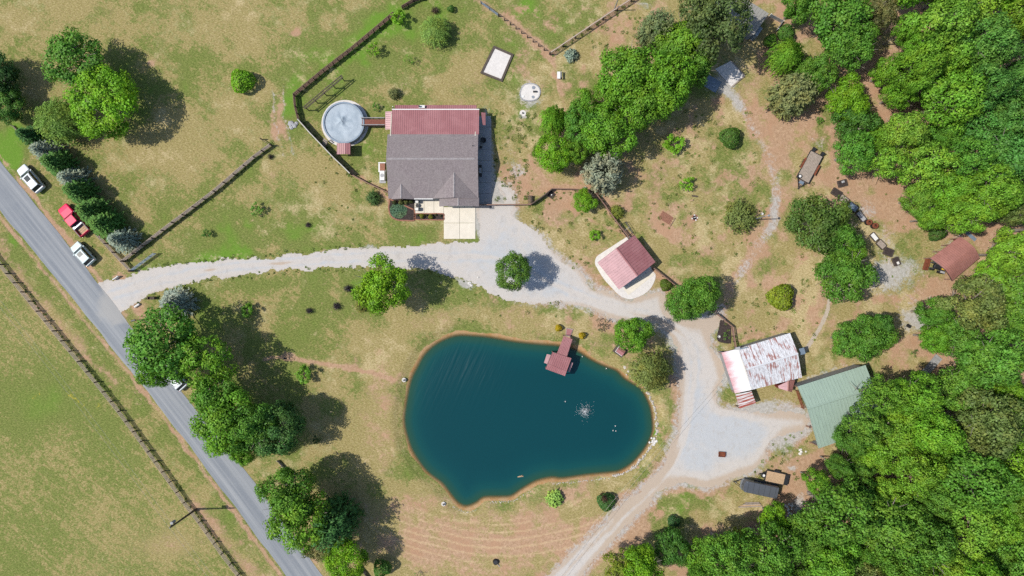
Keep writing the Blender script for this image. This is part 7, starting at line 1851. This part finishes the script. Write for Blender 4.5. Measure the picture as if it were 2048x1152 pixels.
# ------------------------------------------------------------------ raised beds, scrap and small things
def small_things():
    row = [(1683.5, 367, 1.35, 1.0, 15, 'dark', "dark tray with a pale sack, topmost of the scrap row"), (1672, 386, 1.5, 1.0, -32, 'dark', "dark flat bed second from the top of the scrap row"), (1686, 399, 1.5, 1.0, -38, 'wood', "pale-filled bed third from the top of the scrap row"), (1704, 414, 1.6, 1.0, -38, 'blue_steel', "grey bed fourth from the top of the scrap row"), (1721, 433, 1.7, .8, -52, 'concrete_grey', "grey-white narrow bed fifth in the scrap row"), (1747, 474, 1.3, .75, -50, 'white', "white board bed in the lower scrap row"), (1761, 489, 1.4, .95, -45, 'wood', "pale wooden bed left of the lower dark bed"), (1775.5, 504, 1.4, 1.1, -22, 'dark', "large dark bed near the end of the scrap row"), (1791, 523, 1.25, .95, -68, 'dark', "dark bed with a white block, lowest of the scrap row")]
    for x, y, L, W, an, m, lab in row:
        p = P(x, y); t = thing("garden_bed", lab, "bed", (p.x, p.y, 0), R(an), "row of scrap beds by the wood")
        MB().box((0, 0, .14), (L - .1, W - .1, .26)).local("filling", M['mulch'] if m == 'dark' else M[m], t)
        for s in (-1, 1):
            MB().box((0, s * W / 2, .18), (L, .07, .36)).local("side_board", M['timber_dark'], t); MB().box((s * L / 2, 0, .18), (.07, W - .08, .36)).local("end_board", M['timber_dark'], t)
        if lab.startswith("dark tray"): MB().bevbox((.1, .2, .38), (.45, .35, .22), .06).local("sack", M['concrete_grey'], t)
        if "white block" in lab: MB().bevbox((.3, .1, .38), (.45, .35, .2), .05).local("block", M['rock_white'], t)
    for x, y, lab in ((1734, 445, "left of the two old tyre coils in the scrap row"), (1746, 452, "right of the two old tyre coils in the scrap row")):
        p = P(x, y); t = thing("tyre_stack", lab, "tyres", (p.x, p.y, 0), R(-40), "tyre coils in the scrap row")
        for k in range(3): MB().ringwall((.04 * k, .03 * k), .22, .46, .02 + .2 * k, .2 + .2 * k, 20).local("tyre", M['black'] if k < 2 else M['rust'], t)
        MB().box((.0, .0, .3), (.5, .12, .5)).local("iron_bar", M['rust'], t)
    # brick patch
    p = P(1332, 436); t = thing("paver_patch", "small patch of brown pavers in the bare earth", "pavers", (p.x, p.y, 0), R(-32))
    pm = MB().bevbox((0, 0, .03), (.235, .165, .06), .012).mesh("paver", M['brick'])
    for i in range(8):
        for j in range(7):
            o = link("paver", pm, t); o.location = (-.95 + i * .26 + (j % 2) * .08, -.56 + j * .19, random.uniform(-.01, .006))
    MB().box((1.22, 0, .06), (.1, 1.6, .12)).local("edge_board", M['fence_brown'], t)
    # fire ring
    p = P(1389.5, 435.5); t = thing("fire_ring", "round stone fire ring with dark ash in the yard", "fire pit", (p.x, p.y, 0))
    for k in range(11):
        a = k * .571; rock(t, .42 * math.cos(a), .42 * math.sin(a), .15, M['brick'] if k % 3 else M['rock_white'], 300 + k)
    MB().disc((0, 0), .36, 0, .05, 16).local("ash", M['black'], t); MB().path([(-.2, 0, .1), (.2, .1, .14)], [.05, .05], 6).local("log", M['rock_white'], t)
    for x, y, an, L, lab, m in ((1389, 392.5, -8, .9, "dark log bench above the stone fire ring", 'fence_dark'), (1383, 401, 10, .5, "short pale log left of the dark log bench", 'wood_warm')):
        p = P(x, y); t = thing("log_seat", lab, "log", (p.x, p.y, .12), R(an)); MB().path([(-L / 2, 0, 0), (0, .02, .02), (L / 2, 0, 0)], [.11, .13, .11], 8).local("log", M[m], t); MB().path([(.1, 0, .1), (.16, .1, .2)], [.04, .03], 5).local("branch_stub", M[m], t)
    # rusted fire box in the yard
    p = P(1443, 908); t = thing("fire_box", "square rusted iron fire box in the gravel yard", "fire box", (p.x, p.y, 0), R(-3)); MB().box((0, 0, .1), (.9, .72, .16)).local("base", M['rust'], t)
    for s in (-1, 1): MB().box((0, s * .36, .25), (1.0, .06, .3)).local("side_plate", M['rust'], t); MB().box((s * .48, 0, .25), (.06, .68, .3)).local("end_plate", M['rust'], t)
    # drum in the mown grass
    p = P(991.5, 1123); t = thing("black_drum", "black round drum lid in the mown grass at the bottom", "drum", (p.x, p.y, 0)); MB().disc((0, 0), .46, 0, .34, 20, .42).local("drum", M['black'], t); MB().path([(.2, -.3, .2), (.5, -.62, .05), (.6, -.8, .03)], .05, 6).local("spout", M['concrete_grey'], t); MB().disc((0, 0), .3, .34, .37, 16).local("lid", M['dark'], t)
    # entrance stones, mailbox, bench
    p = P(235, 556); t = thing("name_board", "white board lying on red earth above the drive mouth", "sign", (p.x, p.y, 0), R(35)); MB().bevbox((0, 0, .45), (1.0, .12, .5), .02).local("board", M['white'], t)
    for s in (-.4, .4): MB().box((s, .09, .3), (.08, .08, .6)).local("post", M['white'], t)
    p = P(275.5, 611); t = thing("stone_block", "pale stone block on red earth below the drive mouth", "stone", (p.x, p.y, 0), R(33)); MB().bevbox((0, 0, .2), (.95, .3, .4), .06).local("block", M['rock_white'], t); MB().box((0, .2, .12), (.8, .1, .24)).local("footing", M['timber_dark'], t)
    p = P(276, 640); t = thing("mailbox", "dark mailbox on a post at the lane below the drive mouth", "mailbox", (p.x, p.y, 0), R(15)); MB().box((0, 0, .55), (.11, .11, 1.1)).local("post", M['fence_dark'], t); MB().loft([[(x, y, z) for y, z in ((-.12, 1.08), (.12, 1.08), (.12, 1.24), (.06, 1.32), (-.06, 1.32), (-.12, 1.24))] for x in (-.38, .25)]).local("box", M['dark'], t); MB().box((.1, .14, 1.3), (.03, .03, .2)).local("flag", M['lamp_r'], t)
    p = P(306, 596); t = thing("garden_bench", "small dark bench in the grass left of the lone blue spruce", "bench", (p.x, p.y, 0), R(0))
    for k in range(3): MB().box((0, -.18 + k * .15, .42), (1.15, .12, .04)).local("seat_slat", M['fence_dark'], t)
    for k in range(2): MB().box((0, .22, .6 + k * .18), (1.15, .04, .12)).local("back_slat", M['fence_dark'], t)
    for s in (-.5, .5): MB().box((s, 0, .35), (.07, .45, .7)).local("leg", M['fence_dark'], t)
    p = P(586.5, 716.5 - 0); p = P(570, 717); t = thing("valve_box", "small dark valve box on red earth at the trench's end", "box", (p.x, p.y, 0)); MB().bevbox((0, 0, .1), (.42, .34, .2), .03).local("box", M['dark'], t); MB().box((0, 0, .21), (.3, .22, .03)).local("lid", M['black'], t)
    # plank ramp at the wood edge
    a, b = P(1841, 755), P(1877, 713); d = b - a; t = thing("plank_ramp", "grey plank ramp leading into the wood", "ramp", ((a.x + b.x) / 2, (a.y + b.y) / 2, 0), math.atan2(d.y, d.x)); L = d.length; n = 9
    for k in range(n): MB().box((-L / 2 + (k + .5) * L / n, 0, .18), (L / n - .025, 1.25, .07)).local("plank", M['wood_grey'], t)
    for s in (-.5, .5): MB().box((0, s, .07), (L, .12, .14)).local("joist", M['fence_brown'], t)
    p = P(1816, 652); t = thing("dark_crate", "small dark crate on the pale bare patch by the wood", "crate", (p.x, p.y, 0), R(-30)); MB().box((0, 0, .15), (.6, .42, .3)).local("box", M['dark'], t); MB().box((0, 0, .32), (.64, .46, .04)).local("lid", M['black'], t)
    # lumber by the trailer
    p = P(1500, 1009); t = thing("timber_stack", "long weathered timbers lying below the black trailer", "timber", (p.x, p.y, 0), R(2))
    for k in range(4): MB().box((.1 * k, -.3 + .2 * k, .1 + (.08 if k == 2 else 0)), (3.7 - .5 * k, .17, .16)).local("beam", M['wood_warm'] if k == 1 else M['wood'], t)
    p = P(1256, 1108); t = thing("timber_edge", "weathered board row at the wood's lower left edge", "timber", (p.x, p.y, 0), R(33))
    for k in range(3): MB().box((-1.0 + k * 1.0, 0, .15), (.96, .16, .3)).local("board", M['wood'], t)
    # white bucket under the grey pine, white globe in the bed
    for x, y, lab in ((1169.5, 376.5, "white bucket beside the fence under the grey pine"), (1437, 673, "white pot at the left of the dark mulch bed"), (1523, 428, "white bucket beside the wide juniper")):
        p = P(x, y); t = thing("bucket", lab, "bucket", (p.x, p.y, 0)); MB().loft([[(r * math.cos(k * .524), r * math.sin(k * .524), z) for k in range(12)] for r, z in ((.15, 0), (.2, .36), (.17, .36), (.14, .1))]).local("bucket", M['white'], t); MB().ringwall((0, 0), .19, .215, .32, .36, 12).local("rim", M['white'], t)
    # black rubber mat / mulch mat at the fence bend
    p = P(1103, 390); t = thing("mulch_mat", "small square of dark mulch at the fence bend", "mulch", (p.x, p.y, 0), R(-35)); MB().box((0, 0, .02), (1.0, 1.0, .08)).local("mulch", M['mulch'], t); MB().disc((0, 0), .1, .05, .25, 10).local("white_stub", M['white'], t)
    p = P(615, 222)
small_things()
